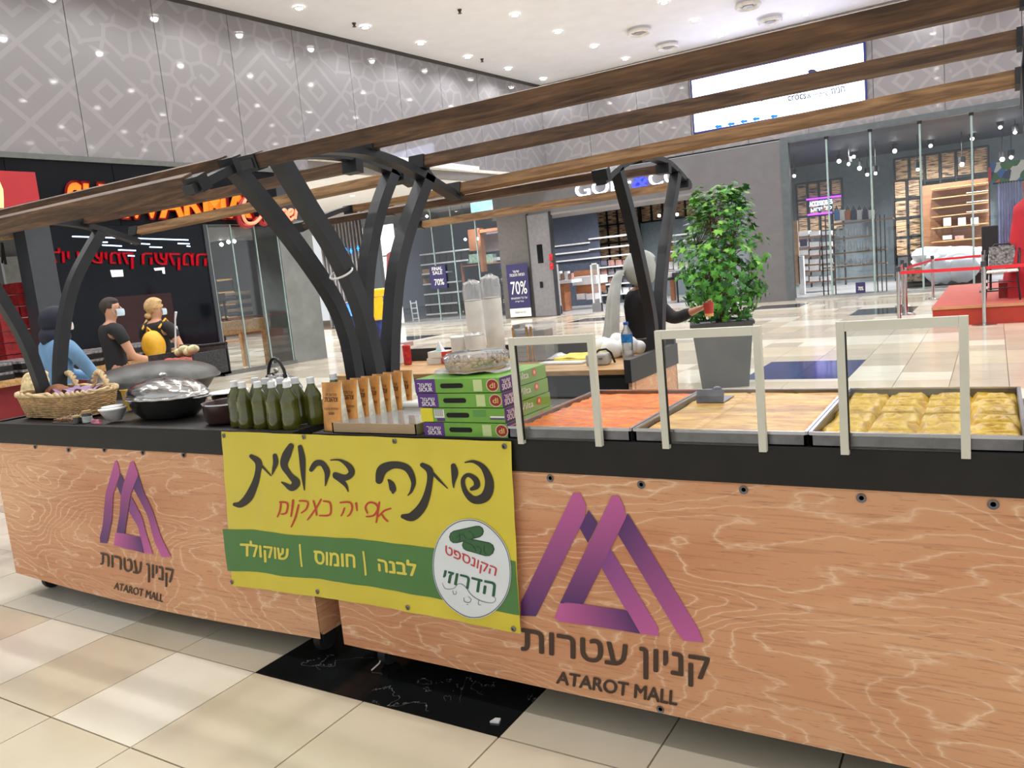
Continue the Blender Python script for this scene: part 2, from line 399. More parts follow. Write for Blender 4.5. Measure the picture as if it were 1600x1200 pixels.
# wall panels: pale interlaced lines printed on glossy grey
def panel_mat():
    m, nt, b = nmat('patterned_panel'); N = nt.nodes; L = nt.links
    def mth(op, a, b_=None, c=None):
        n = N.new('ShaderNodeMath'); n.operation = op
        for i, x in enumerate((a, b_, c)):
            if x is None: continue
            if isinstance(x, (int, float)): n.inputs[i].default_value = x
            else: L.new(x, n.inputs[i])
        return n.outputs[0]
    g = N.new('ShaderNodeNewGeometry'); sp = N.new('ShaderNodeSeparateXYZ'); L.new(g.outputs['Position'], sp.inputs[0])
    s = mth('SUBTRACT', sp.outputs[0], sp.outputs[1]); z = sp.outputs[2]
    def ringd(per, ox, oz, k, w):
        a = mth('ABSOLUTE', mth('SUBTRACT', mth('FRACT', mth('ADD', mth('DIVIDE', s, per), ox)), .5))
        c = mth('ABSOLUTE', mth('SUBTRACT', mth('FRACT', mth('ADD', mth('DIVIDE', z, per), oz)), .5))
        d = mth('ADD', a, c)
        return mth('LESS_THAN', mth('ABSOLUTE', mth('SUBTRACT', mth('FRACT', mth('MULTIPLY', d, k)), .5)), w)
    cb = N.new('ShaderNodeCombineXYZ'); L.new(s, cb.inputs[0]); L.new(z, cb.inputs[1])
    vo = N.new('ShaderNodeTexVoronoi'); vo.feature = 'DISTANCE_TO_EDGE'; vo.voronoi_dimensions = '2D'; vo.inputs['Scale'].default_value = 2.6
    vo.inputs['Randomness'].default_value = .75; L.new(cb.outputs[0], vo.inputs['Vector'])
    e1 = mth('LESS_THAN', vo.outputs['Distance'], .085)
    vm = N.new('ShaderNodeTexVoronoi'); vm.voronoi_dimensions = '2D'; vm.inputs['Scale'].default_value = .6; L.new(cb.outputs[0], vm.inputs['Vector'])
    msk = mth('GREATER_THAN', vm.outputs['Distance'], .55)
    r1 = ringd(1.27, .1, .3, 3, .13)
    a = mth('MULTIPLY', e1, msk); bb = mth('MULTIPLY', r1, mth('SUBTRACT', 1, msk))
    line = mth('MAXIMUM', a, bb)
    mx = N.new('ShaderNodeMix'); mx.data_type = 'RGBA'
    mx.inputs[6].default_value = lin((128, 125, 129)); mx.inputs[7].default_value = lin((139, 136, 139)); L.new(line, mx.inputs[0])
    L.new(mx.outputs[2], b.inputs['Base Color']); b.inputs['Roughness'].default_value = .6
    b.inputs['Coat Weight'].default_value = 1; b.inputs['Coat Roughness'].default_value = .04; b.inputs['Coat IOR'].default_value = 1.5
    return m
M_PANEL = panel_mat()
M_GREY = mat('grey_render', (104, 103, 106), .6, var=.05, scale=3)
M_GREY2 = mat('grey_soffit', (132, 128, 126), .6, var=.04)
M_DKGLASS = mat('dark_fascia', (20, 22, 27), .3, var=.1, scale=1.5, spec=.12)
# ---------------------------------------------------------------- floor
TX, TY = .4895, .536
X0, Y0 = -3.4885, 1.3745       # a joint crossing
fl = struct('floor', MB().box(-32, 6, -4, 31.6, -.06, -.012), M_GROUT, 'mall floor of polished beige stone tiles')
tm = {}
def tile_mesh(w, d, m, key):
    if key in tm: return tm[key]
    me = bpy.data.meshes.new('floor_tile'); g = .003
    mb = MB().box(g, w - g, g, d - g, -.012, 0)
    bm = bmesh.new(); bv = [bm.verts.new(p) for p in mb.v]
    for f in mb.f: bm.faces.new([bv[i] for i in f])
    bmesh.ops.recalc_face_normals(bm, faces=bm.faces[:]); bm.to_mesh(me); bm.free(); me.materials.append(m); tm[key] = me; return me
rt = random.Random(3)
cand = []
darks = []
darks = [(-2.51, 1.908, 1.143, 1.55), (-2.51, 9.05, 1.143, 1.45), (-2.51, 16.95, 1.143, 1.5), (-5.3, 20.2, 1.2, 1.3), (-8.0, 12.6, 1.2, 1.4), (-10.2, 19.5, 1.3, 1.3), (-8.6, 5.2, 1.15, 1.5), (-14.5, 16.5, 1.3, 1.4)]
def in_dark(x, y, w, d):
    for a, b, c, e in darks:
        if x < a + c - .02 and x + w > a + .02 and y < b + e - .02 and y + d > b + .02: return True
    return False
XS = [-2.5095 - TX * k for k in range(58, 0, -1)] + [-2.5095, -1.94] + [-1.367 + .49 * k for k in range(0, 16)]
for i_ in range(len(XS) - 1):
    for j in range(-9, 41):
        x, y = XS[i_], Y0 + j * TY; i = round((x - X0) / TX); w_ = XS[i_ + 1] - x
        if y > 22.9: continue
        if in_dark(x, y, w_, TY): continue
        r = rt.random()
        k = 1 if (i == 1 and j == 0) else (0 if r < .5 else (1 if r < .72 else 2))
        band = (j // 2 + (i // 6)) % 3
        if not (i == 1 and j == 0) and j < 3 and y < 4: k = (1 if x < X0 - .1 else 0) if r < .85 else 0
        elif y > 4: k = (0, 1, 2)[band] if r < .8 else k
        cand.append((x, y, k, w_))
def vis(x, y):
    q = RW.transposed() @ (Vector((x, y, 0)) - EYE)
    if q.z < .2: return 1e9
    u, v = 800 + F * q.x / q.z, 600 + F * q.y / q.z
    return q.z if (-120 < u < 1720 and -50 < v < 1350) else 1e9
cand.sort(key=lambda c: vis(c[0] + TX / 2, c[1] + TY / 2))
TM = (T_BEIGE, T_LIGHT, T_SAND)
for x, y, k, w_ in cand[:285]:
    o = bpy.data.objects.new('floor_tile', tile_mesh(w_, TY, TM[k], (k, round(w_, 3)))); COL.objects.link(o); o.location = (x, y, .0)
    o.parent = fl; o.location = Vector((x, y, 0)) - wloc(fl)
rest = [MB(), MB(), MB()]
for x, y, k, w_ in cand[285:]: rest[k].box(x + .0022, x + w_ - .0022, y + .0022, y + TY - .0022, -.012, 0)
for k in range(3):
    o = mk('floor_tile_field', rest[k], TM[k], fl); o['kind'] = 'stuff'
for a, b, c, d in darks:
    nx = 1 if c < 1 else 1
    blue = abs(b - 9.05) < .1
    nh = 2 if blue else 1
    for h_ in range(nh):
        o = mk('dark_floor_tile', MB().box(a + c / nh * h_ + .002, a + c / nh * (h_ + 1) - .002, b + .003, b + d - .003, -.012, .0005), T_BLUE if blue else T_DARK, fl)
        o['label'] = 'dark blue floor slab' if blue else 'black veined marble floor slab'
    # border filler so that no grout hole shows round the slab
    x_lo = max([q for q in XS if q <= a + .02]); x_hi = min([q for q in XS if q >= a + c - .02])
    y_lo = Y0 + math.floor((b + .02 - Y0) / TY) * TY; y_hi = Y0 + math.ceil((b + d - .02 - Y0) / TY) * TY
    for (p, q, r_, s_) in ((x_lo, a, b, b + d), (a + c, x_hi, b, b + d), (x_lo, x_hi, y_lo, b), (x_lo, x_hi, b + d, y_hi)):
        if q - p > .012 and s_ - r_ > .012:
            mk('floor_tile', MB().box(p + .002, q - .002, r_ + .002, s_ - .002, -.012, 0), T_LIGHT, fl)
# ---------------------------------------------------------------- hall shell
def wx(y): return -12.2 - .085 * (23 - y)      # left wall line in plan
def wallbox(y0, y1, z0, z1, t0=0, t1=-.12, mb=None):
    mb = mb or MB()
    p = [Vector((wx(y) + t, y, z)) for y, t, z in ((y0, t0, z0), (y1, t0, z0), (y1, t1, z0), (y0, t1, z0))]
    return mb.prism(p, (0, 0, z1 - z0))
struct('ceiling', MB().box(-18, 6, -4, 23.2, 7.28, 7.4), M_CEIL, 'plain off-white hall ceiling with recessed spots')
cl = None
Y_L = -3.4
struct('wall_left', wallbox(-4, 23, 4.2, 7.28, -.05, -.2), M_GREY2, 'high left wall above the food shops, clad in glossy patterned panels')
wl = bpy.data.objects['wall_left']
seams = []
y = 23.0
while y > -3: 
    y1 = y - 1.62; zb = 4.19 if y1 < 12.9 else 4.5
    mk('wall_panel', wallbox(y1 + .006, y - .006, zb, 7.26, 0, -.05), M_PANEL, wl); y = y1
struct('trim_1', wallbox(-4, 13.3, 4.1, 4.19, .06, -.2), mat('grey_trim', (98, 100, 98), .4), 'narrow grey ledge under the left patterned panels')
struct('trim_2', wallbox(-4, 22.95, 7.2, 7.28, .03, 0), mat('dark_trim', (60, 56, 52), .5), 'thin dark strip where the left wall meets the ceiling')  # narrow dark strip along the top of the left wall
struct('trim_3', wallbox(13.3, 23, 4.42, 4.5, .03, -.3), mat('white_trim', (226, 222, 214), .5), 'white edge over the opening to the side hall')
# back wall
struct('wall_back', MB().box(-12.2, 6, 23.02, 23.3, 4.42, 7.28), M_GREY2, 'far wall over the shop fronts, clad in patterned panels')
wb = bpy.data.objects['wall_back']
x = -12.2
while x < 5.5:
    mk('wall_panel', MB().box(x + .006, x + 1.6 - .006, 22.98, 23.03, 4.42, 7.27), M_PANEL, wb); x += 1.6
# grey fascia and piers
struct('wall_fascia', MB().box(-14.4, -4.95, 22.9, 23.3, 3.3, 4.36), M_GREY, 'grey fascia over the wide shop opening at the back')
struct('wall_pier', MB().box(-5.95, -4.95, 22.9, 23.6, 0, 3.3), M_GREY, 'broad grey pier beside the glass shop front at the back')
struct('wall_pier', MB().box(-14.2, -13.0, 22.86, 23.6, 0, 3.6), mat('brown_grey', (96, 92, 90), .6), 'brown-grey pier left of the wide shop opening')
# metal service door in the pier
t = thing('door_1', 'tall grey metal service door beside the wide shop opening', 'door', (-12.7, 22.8, 0)); t['kind'] = 'structure'; del t['category']
mk('door_leaf', MB().box(-13.0, -12.2, 22.8, 22.95, .02, 3.32), mat('door_grey', (122, 120, 124), .5), t)
mk('door_frame', MB().box(-13.04, -13.0, 22.78, 22.98, 0, 3.36).box(-12.2, -12.16, 22.78, 22.98, 0, 3.36), mat('dark_edge', (44, 44, 48), .5), t)
mk('vision_panel', MB().box(-12.72, -12.52, 22.785, 22.8, 1.75, 2.35), mat('black_glass', (16, 17, 20), .1), t)
mk('door_handle', MB().box(-12.72, -12.62, 22.77, 22.8, .95, 1.15), MATS['black_glass'], t)
for zz in (1.8, 1.52):
    one('fire_alarm', MB().box(-12.28, -12.16, 22.74, 22.8, zz, zz + .2).ball((-12.22, 22.74, zz + .1), .045), mat('alarm_red', (200, 40, 48), .4), 'small red fire alarm box beside the grey service door, ' + ('upper' if zz > 1.7 else 'lower') + ' of the two', 'fire alarm')
# big screen
t = thing('display_screen', 'large lit white screen high on the far wall behind the beams', 'screen', (-5.03, 22.9, 4.95))
mk('screen_housing', MB().box(-7.32, -2.74, 22.9, 22.98, 4.93, 6.45), mat('navy_edge', (40, 46, 110), .5), t)
mk('screen_face', MB().box(-7.27, -2.79, 22.88, 22.9, 4.98, 6.40), mat('screen_white', (238, 240, 255), .5, var=0, emis=4.5, ecol=(205, 214, 255)), t)
SP = lambda u, v: at(u, v, 'Y', 22.87)
mb = MB(); text(mb, 'crocs', ((1231, 150), (1259, 146), (1259.5, 154), (1231.5, 158)), SP, .05, col=lin((24, 34, 48)))
text(mb, '& more', ((1261, 146), (1293, 140), (1294, 149), (1262, 154)), SP, .03, col=lin((70, 78, 88)))
text(mb, 'תינח', ((1298, 139), (1319, 134), (1320, 143), (1299, 148)), SP, 0.04, col=lin((60, 60, 70)))
text(mb, 'more', ((1180, 154), (1200, 151), (1201, 157), (1181, 160)), SP, 0, col=lin((80, 30, 90)))
mk('screen_lettering', mb, vcol_mat('screen_ink', .5, .35), t, fixn=False)
mb = MB(); 
for i in range(9): poly(mb, [(1100 + i * 8, 171 - i * 1.5), (1106 + i * 8, 170 - i * 1.5), (1106 + i * 8, 164 - i * 1.5), (1100 + i * 8, 165 - i * 1.5)], SP, [lin((226, 30, 110))] * 4)
poly(mb, [(1262, 111), (1266, 108.5), (1272, 108), (1277, 112), (1271, 115), (1264, 116)], SP, [lin((30, 40, 80))] * 6)
for ux, vy in ((1122, 198), (1142, 194), (1162, 190), (1181, 186), (1209, 182)):
    poly(mb, [(ux - 6, vy), (ux, vy - 4), (ux, vy - 2), (ux + 6, vy - 3), (ux + 6, vy + 1), (ux, vy + 2), (ux, vy + 4)], SP, [lin((0, 120, 230))] * 7)
mk('screen_graphics', mb, MATS['screen_ink'], t, fixn=False)
# ceiling fittings
dlm = mat('lamp_disc', (255, 250, 240), .5, var=0, emis=28, ecol=(255, 250, 242))
rim = mat('lamp_rim', (225, 222, 216), .4)
base = thing('ceiling_light', 'small round recessed ceiling spot', 'ceiling light', (0, 0, 7.26), 'recessed spots in the hall ceiling')
mk('bulb', MB().lathe((0, 0, 7.262), [(.075, 0), (.075, .012)], 16), dlm, base)
mk('trim_ring', MB().lathe((0, 0, 7.262), [(.08, .0), (.11, .0), (.11, .018), (.08, .018)], 20, cap=False), rim, base)
first = True
for x, y in DL:
    if y > 22.6 or y < -3.5 or x < wx(y) + .3: continue
    if first: base.location = (x, y, 7.24); first = False
    else: dup(base, (x, y, 7.24))
vb = thing('ceiling_vent', 'round white ceiling diffuser', 'vent', (0, 0, 7.26))
mk('outer_ring', MB().lathe((0, 0, 7.2), [(.2, .06), (.27, .0), (.3, .03), (.3, .08), (.2, .08)], 28, cap=False), rim, vb, True)
mk('inner_ring', MB().lathe((0, 0, 7.2), [(.0, .03), (.12, .02), (.13, .05), (.12, .08)], 24, cap=False), mat('vent_grey', (150, 150, 150), .5), vb, True)
VL = [(-7.6, 19.9, 'nearest the top of the first wooden beam, left of the pair'), (-7.55, 21.85, 'second of the left pair, farther off'), (-4.8, 21.8, 'right pair, nearer the lit screen'), (-4.9, 20.04, 'right pair, cut by the top edge of the photo')]
for i, (x, y, s) in enumerate(VL):
    if i == 0: vb.location = (x, y, 7.2); vb['label'] = 'round white ceiling diffuser, ' + s
    else: dup(vb, (x, y, 7.2), 'round white ceiling diffuser, ' + s)
for (u, v, s) in ((553, 36, 'left, beside the nearest spot'), (753, 92, 'middle'), (1066, 83, 'over the upper beam'), (718, 15, 'near the top edge')):
    p = at(u, v, 'Z', 7.28)
    one('sprinkler', MB().lathe((p.x, p.y, 7.2), [(.05, .08), (.03, .04), (.02, .02), (.05, .0)], 10), mat('dark_metal', (70, 68, 66), .4, .5), 'tiny dark ceiling sprinkler, ' + s, 'sprinkler')
# ---------------------------------------------------------------- side hall left of the back shop
struct('ceiling_side', MB().box(-32, -12.5, 13.4, 30, 4.44, 4.6), M_CEIL, 'lower white ceiling of the side hall')
struct('wall_side', MB().box(-32, -31.8, 13, 30, 0, 4.5), M_GREY, 'far end wall of the side hall')
for (x, y) in ((-14.6, 15.2), (-14.8, 17.8), (-14.9, 20.5), (-17.2, 16.5), (-17.4, 19.5), (-20, 17), (-20.2, 20.5)):
    d = dup(base, (x, y, 4.43), 'small round recessed spot in the low ceiling of the side hall'); d['group'] = 'spots of the side hall ceiling'
    spot(x, y, 4.39, 330)
# ---------------------------------------------------------------- carts
YF = 2.05
def rough_edge(x0, x1, n=20): return [x0 + (x1 - x0) * i / n for i in range(n + 1)]
def cart(x0, x1, label, bulge=0.0):
    t = thing('vendor_cart', label, 'cart', ((x0 + x1) / 2, YF + .35, 0))
    y1 = YF + .70
    mk('frame', MB().box(x0 + .03, x1 - .03, YF + .03, y1 - .03, .13, .17).box(x0 + .02, x1 - .02, YF + .025, YF + .06, .13, .84)
       .box(x0 + .02, x0 + .06, YF + .03, y1 - .03, .13, .84).box(x1 - .06, x1 - .02, YF + .03, y1 - .03, .13, .84), M_BLACK, t)
    # printed plywood-look cover: a thin sheet, slightly bowed on the left cart
    mb = MB(); nx, nz = 40, 16; vs = []
    for i in range(nx + 1):
        for j in range(nz + 1):
            a, c = i / nx, j / nz; x = x0 + (x1 - x0) * a; z = .115 + (.842 - .115) * c
            yy = YF - bulge * math.sin(PI * min(1, a * 1.0)) * math.sin(PI * (1 - c) * .55) ** 2
            if bulge: z += -.018 * math.sin(a * PI) * (1 - c) + (.012 if a < .08 and c == 1 else 0) * math.sin(a / .08 * PI)
            vs.append((x, yy, z))
    fs = [(i * (nz + 1) + j, (i + 1) * (nz + 1) + j, (i + 1) * (nz + 1) + j + 1, i * (nz + 1) + j + 1) for i in range(nx) for j in range(nz)]
    mb.add(vs, fs)
    mb.box(x0, x1, YF + .004, YF + .02, .14, .84)
    mk('front_panel', mb, M_PLY, t, True, fixn=False)
    mk('end_panel', MB().box(x1 - .018, x1, YF + .02, y1, .125, .845), M_PLY, t)
    mk('end_panel', MB().box(x0, x0 + .018, YF + .02, y1, .125, .845), M_PLY, t)
    mk('counter_rim', MB().box(x0 - .01, x1 + .01, YF - .012, YF + .03, .843, .948, bev=.004).box(x0 - .01, x0 + .03, YF + .03, y1, .843, .948)
       .box(x1 - .03, x1 + .01, YF + .03, y1, .843, .948).box(x0, x1, y1 - .02, y1 + .01, .843, .94), M_BLACK, t)
    mk('countertop', MB().box(x0 + .03, x1 - .03, YF + .03, y1 - .02, .905, .94), M_BLACK, t)
    for cx in (x0 + .11, x1 - .11):
        for cy in (YF + .12, y1 - .1):
            c = mk('caster', MB().box(cx - .03, cx + .03, cy - .025, cy + .025, .09, .13).box(cx - .028, cx - .02, cy - .03, cy + .03, .04, .1)
                   .box(cx + .02, cx + .028, cy - .03, cy + .03, .04, .1), M_STEEL, t)
            mb = MB(); k = MB().lathe((0, 0, 0), [(.005, -.018), (.045, -.018), (.047, -.01), (.047, .01), (.045, .018), (.005, .018)], 18)
            mb.add([Vector((cx + p.z, cy + p.x, .047 + p.y)) for p in k.v], k.f)
            mk('wheel', mb, mat('rubber', (36, 34, 33), .6), c, True)
    return t
def rivets(t, pts, yy):
    for (u, v) in pts:
        p = at(u, v, 'Y', yy)
        mb = MB(); k = MB().lathe((0, 0, 0), [(.0055, 0), (.0105, .001), (.012, .004)], 14, cap=False)
        mb.add([Vector((p.x + q.x, yy - .001 - q.z * .5, p.z + q.y)) for q in k.v], k.f)
        k = MB().lathe((0, 0, 0), [(.0005, -.001), (.006, .0)], 10); k0 = len(mb.v)
        mk('eyelet', mb, M_TRAY, t, True)
        m2 = MB(); m2.add([Vector((p.x + q.x, yy - .0012, p.z + q.y)) for q in k.v], k.f); mk('eyelet_hole', m2, M_BLACK, t)
cR = cart(-2.145, .175, 'right vendor cart with plywood-look front, purple logo and pastry trays on top')
cL = cart(-4.555, -2.27, 'left vendor cart with bowed plywood-look front, its purple logo rippled, pots and basket on top', .02)
rivets(cR, [(860, 747), (1002, 757), (1162, 765), (1346, 778), (1552, 788)], YF)
rivets(cR, [(1032, 1108)], YF)
rivets(cL, [(55, 698), (107, 703), (163, 703), (223, 707), (287, 711)], YF - .004)
# purple logos and mall lettering (flat print on the panels)
PK = lin((196, 96, 158)); PD = lin((84, 46, 108)); PM = lin((134, 70, 140)); DK = lin((70, 50, 38))
def grad(pts, a, b, ca, cb):
    d = (b[0] - a[0], b[1] - a[1]); L2 = d[0] ** 2 + d[1] ** 2; out = []
    for p in pts:
        t = max(0, min(1, ((p[0] - a[0]) * d[0] + (p[1] - a[1]) * d[1]) / L2)); out.append(lerp(ca, cb, t))
    return out
def dens(pts, k=6): return [(p[0] + (q[0] - p[0]) * i / k, p[1] + (q[1] - p[1]) * i / k) for p, q in zip(pts, pts[1:] + pts[:1]) for i in range(k)]
def band(mb, L_, R_, P, ca, cb, n=10):
    """printed ribbon between two side lines, colour running along it"""
    def along(l, t):
        d = [0]
        for a, b in zip(l, l[1:]): d.append(d[-1] + math.hypot(b[0] - a[0], b[1] - a[1]))
        s = t * d[-1]
        for i in range(len(l) - 1):
            if s <= d[i + 1] + 1e-9:
                k = (s - d[i]) / (d[i + 1] - d[i]); return (l[i][0] + (l[i + 1][0] - l[i][0]) * k, l[i][1] + (l[i + 1][1] - l[i][1]) * k)
        return l[-1]
    k = len(mb.v)
    for i in range(n + 1):
        t = i / n; c = lerp(ca, cb, t); mb.v += [P(*along(L_, t)), P(*along(R_, t))]; mb.c += [c, c]
    mb.f += [(k + 2 * i, k + 2 * i + 1, k + 2 * i + 3, k + 2 * i + 2) for i in range(n)]
def Pr(off):
    return lambda x, y: at(780 + x * .5125, 720 + y * .5125, 'Y', YF - .003 - off)
mb = MB(); P0 = Pr(0); P1 = Pr(.0004)
band(mb, [(225, 98), (62, 440), (66, 472)], [(247, 98), (272, 150), (112, 474)], P0, PK, PD)
band(mb, [(272, 150), (245, 205)], [(300, 190), (270, 250)], P0, PD, PD, 2)
band(mb, [(340, 270), (492, 522), (486, 535)], [(308, 320), (400, 480), (430, 527)], P0, PM, PK)
band(mb, [(392, 160), (626, 545), (622, 553)], [(362, 225), (556, 545), (562, 549)], P0, PD, PK)
mk('logo_print', mb, M_PRINT, cR, fixn=False)
mb = MB(); band(mb, [(343, 107), (187, 430), (185, 434)], [(364, 107), (392, 162), (255, 438)], P1, PK, PD)
band(mb, [(187, 430), (168, 478), (184, 490)][:1] + [(168, 480)], [(187, 430), (184, 490)], P1, PK, PK, 1)
band(mb, [(187, 430), (255, 437), (390, 457)], [(184, 490), (300, 506), (430, 527)], P1, PK, PD)
mk('logo_print', mb, M_PRINT, cR, fixn=False)
mb = MB(); text(mb, 'תורטע ןוינק', ((68, 510), (640, 600), (640, 696), (68, 604)), P0, .03, col=DK); mk('lettering', mb, M_PRINT, cR, fixn=False); mb = MB()
text(mb, 'ATAROT MALL', ((178, 641), (543, 703), (541, 746), (174, 678)), P0, .06, col=DK); mk('lettering', mb, M_PRINT, cR, fixn=False)
def bul(u, v):
    p = at(u, v, 'Y', YF); a = (p.x + 4.555) / 2.285; c = (p.z - .115) / .727
    return YF - .02 * math.sin(PI * min(1, max(0, a))) * math.sin(PI * (1 - max(0, min(1, c))) * .55) ** 2 - .003
def Pl(off):
    def f(x, y): u, v = 130 + x / 4.618, 700 + y / 4.618; return at(u, v, 'Y', bul(u, v) - off)
    return f
mb = MB(); Q0 = Pl(0); Q1 = Pl(.0008)
band(mb, [(228, 93), (160, 330), (140, 560), (116, 660), (122, 682)], [(244, 93), (268, 180), (215, 340), (207, 520), (172, 688)], Q0, PK, PD, 16)
band(mb, [(268, 180), (243, 275)], [(296, 240), (272, 345)], Q0, PD, PD, 2)
band(mb, [(345, 350), (425, 500), (452, 610), (502, 765)], [(328, 455), (395, 570), (412, 645), (440, 758)], Q0, PM, PK, 14)
band(mb, [(398, 190), (430, 300), (500, 450), (525, 530), (560, 640), (632, 785)], [(358, 285), (420, 400), (465, 490), (490, 590), (515, 680), (568, 788)], Q0, PD, PK, 18)
mk('logo_print', mb, M_PRINT, cL, fixn=False)
mb = MB(); band(mb, [(340, 98), (290, 260), (270, 350), (262, 480), (240, 610)], [(364, 98), (398, 190), (340, 340), (322, 460), (298, 620)], Q1, PK, PD, 16)
band(mb, [(232, 610), (298, 618), (412, 645)], [(220, 704), (330, 730), (440, 758)], Q1, PK, PD)
mk('logo_print', mb, M_PRINT, cL, fixn=False)
mb = MB(); text(mb, 'תורטע ןוינק', ((125, 752), (650, 874), (650, 1016), (125, 876)), Q0, .018, col=DK); mk('lettering', mb, M_PRINT, cL, fixn=False); mb = MB()
text(mb, 'ATAROT MALL', ((227, 968), (577, 1056), (573, 1113), (220, 1017)), Q0, .035, col=DK); mk('lettering', mb, M_PRINT, cL, fixn=False)
# ---------------------------------------------------------------- banner
YB = YF - .026
bcorn = [(346, 674), (798, 690), (813, 991), (363, 915)]
def bp(a, b):    # a across, b down -> photo position on the banner
    tl, tr, br, bl = bcorn
    x = (tl[0] * (1 - a) + tr[0] * a) * (1 - b) + (bl[0] * (1 - a) + br[0] * a) * b
    y = (tl[1] * (1 - a) + tr[1] * a) * (1 - b) + (bl[1] * (1 - a) + br[1] * a) * b
    y += (-6 * math.sin(a * PI) * b + 4 * math.sin(a * PI) * (1 - b) * 0); x += 0
    return x, y
def wrink(x, z):
    return .0022 * math.sin(x * 21 + z * 3) * math.cos(z * 6 + .7) + .0014 * math.sin(x * 47 - z * 19) + .0012 * math.sin(x * 11 + z * 37) + .004 * max(0, (.42 - z)) * math.sin(x * 16)
def BN(off):
    def f(u, v):
        p = at(u, v, 'Y', YB); return Vector((p.x, YB + wrink(p.x, p.z) - off, p.z))
    return f
B0 = BN(0)
ban = thing('hanging_banner', 'yellow and green vinyl banner with black brush lettering hung over both carts', 'banner', (-2.0, YB, .28))
mb = MB(); nx, nz = 70, 36; vs = [B0(*bp(i / nx, j / nz)) for i in range(nx + 1) for j in range(nz + 1)]
YEL = lin((216, 200, 58)); GRN = lin((78, 126, 66))
fs = [(i * (nz + 1) + j, (i + 1) * (nz + 1) + j, (i + 1) * (nz + 1) + j + 1, i * (nz + 1) + j + 1) for i in range(nx) for j in range(nz)]
mb.add(vs, fs); mk('vinyl_sheet', mb, mat('yellow_vinyl', (217, 200, 56), .42, var=.03, scale=5, coat=.25), ban, True)
Z7 = lambda off: (lambda x, y: BN(off)(330 + x / 3.2, 660 + y / 3.2))
mb = MB(); b1 = Z7(.0012); top = [(58, 533), (220, 536), (420, 565), (720, 580), (920, 605), (1100, 628), (1300, 660), (1522, 694)]; bot = [(82, 742), (220, 745), (380, 770), (560, 785), (760, 815), (900, 838), (1250, 905), (1540, 965)]
def res(l, n):
    return [(l[0][0] + (l[-1][0] - l[0][0]) * i / n, ) + (next(a[1] + (b[1] - a[1]) * ((l[0][0] + (l[-1][0] - l[0][0]) * i / n) - a[0]) / (b[0] - a[0]) for a, b in zip(l, l[1:]) if (l[0][0] + (l[-1][0] - l[0][0]) * i / n) <= b[0] + .01),) for i in range(n + 1)]
T_, Bt = res(top, 60), res(bot, 60); nr = 8; vs = []
for a, b in zip(T_, Bt):
    for j in range(nr + 1): vs.append(b1(a[0] + (b[0] - a[0]) * j / nr, a[1] + (b[1] - a[1]) * j / nr))
mb.add(vs, [(i * (nr + 1) + j, (i + 1) * (nr + 1) + j, (i + 1) * (nr + 1) + j + 1, i * (nr + 1) + j + 1) for i in range(60) for j in range(nr)], GRN)
mk('green_band', mb, M_PRINT, ban, True, fixn=False)
mb = MB(); b2 = Z7(.0022); K = lin((40, 34, 30))
for s in ([(203, 168, 20), (236, 200, 34), (232, 250, 28), (218, 310, 34), (190, 372, 42), (150, 408, 34), (116, 410, 18)], [(236, 205, 14), (262, 228, 12), (303, 268, 5)],
          [(322, 165, 22), (326, 200, 26), (313, 240, 14), (306, 262, 4)],
          [(400, 118, 30), (378, 165, 44), (368, 215, 36), (398, 262, 30), (428, 298, 40), (405, 326, 34), (368, 308, 16), (350, 298, 6)],
          [(446, 122, 22), (456, 180, 28), (462, 260, 20), (466, 340, 5)],
          [(500, 236, 22), (522, 206, 30), (556, 206, 28), (580, 246, 28), (576, 295, 12), (572, 318, 4)],
          [(596, 188, 5), (645, 188, 12), (690, 214, 28), (705, 250, 30), (675, 275, 30), (620, 262, 28)], [(620, 268, 26), (655, 292, 24), (678, 315, 16), (690, 346, 4)],
          [(840, 290, 36), (858, 235, 50), (918, 212, 36), (985, 228, 34), (1015, 290, 24), (1004, 340, 14), (984, 366, 4)], [(886, 288, 10), (900, 308, 30), (908, 336, 34), (908, 350, 16)],
          [(1056, 212, 22), (1092, 240, 34), (1096, 290, 30), (1082, 360, 36), (1052, 425, 46), (1006, 470, 46), (962, 468, 22)], [(1092, 235, 14), (1140, 285, 12), (1184, 331, 4)],
          [(1210, 218, 26), (1216, 255, 34), (1211, 300, 16), (1212, 328, 4)],
          [(1268, 200, 6), (1318, 194, 16), (1366, 226, 28), (1392, 300, 44), (1374, 368, 50), (1320, 386, 38), (1274, 346, 26), (1258, 290, 22), (1285, 262, 20), (1322, 282, 28), (1330, 316, 30), (1304, 332, 18)]):
    stroke(mb, s, b2, 1, K, 8)
mk('lettering', mb, M_PRINT, ban, fixn=False)
mb = MB(); Rd = lin((196, 56, 44))
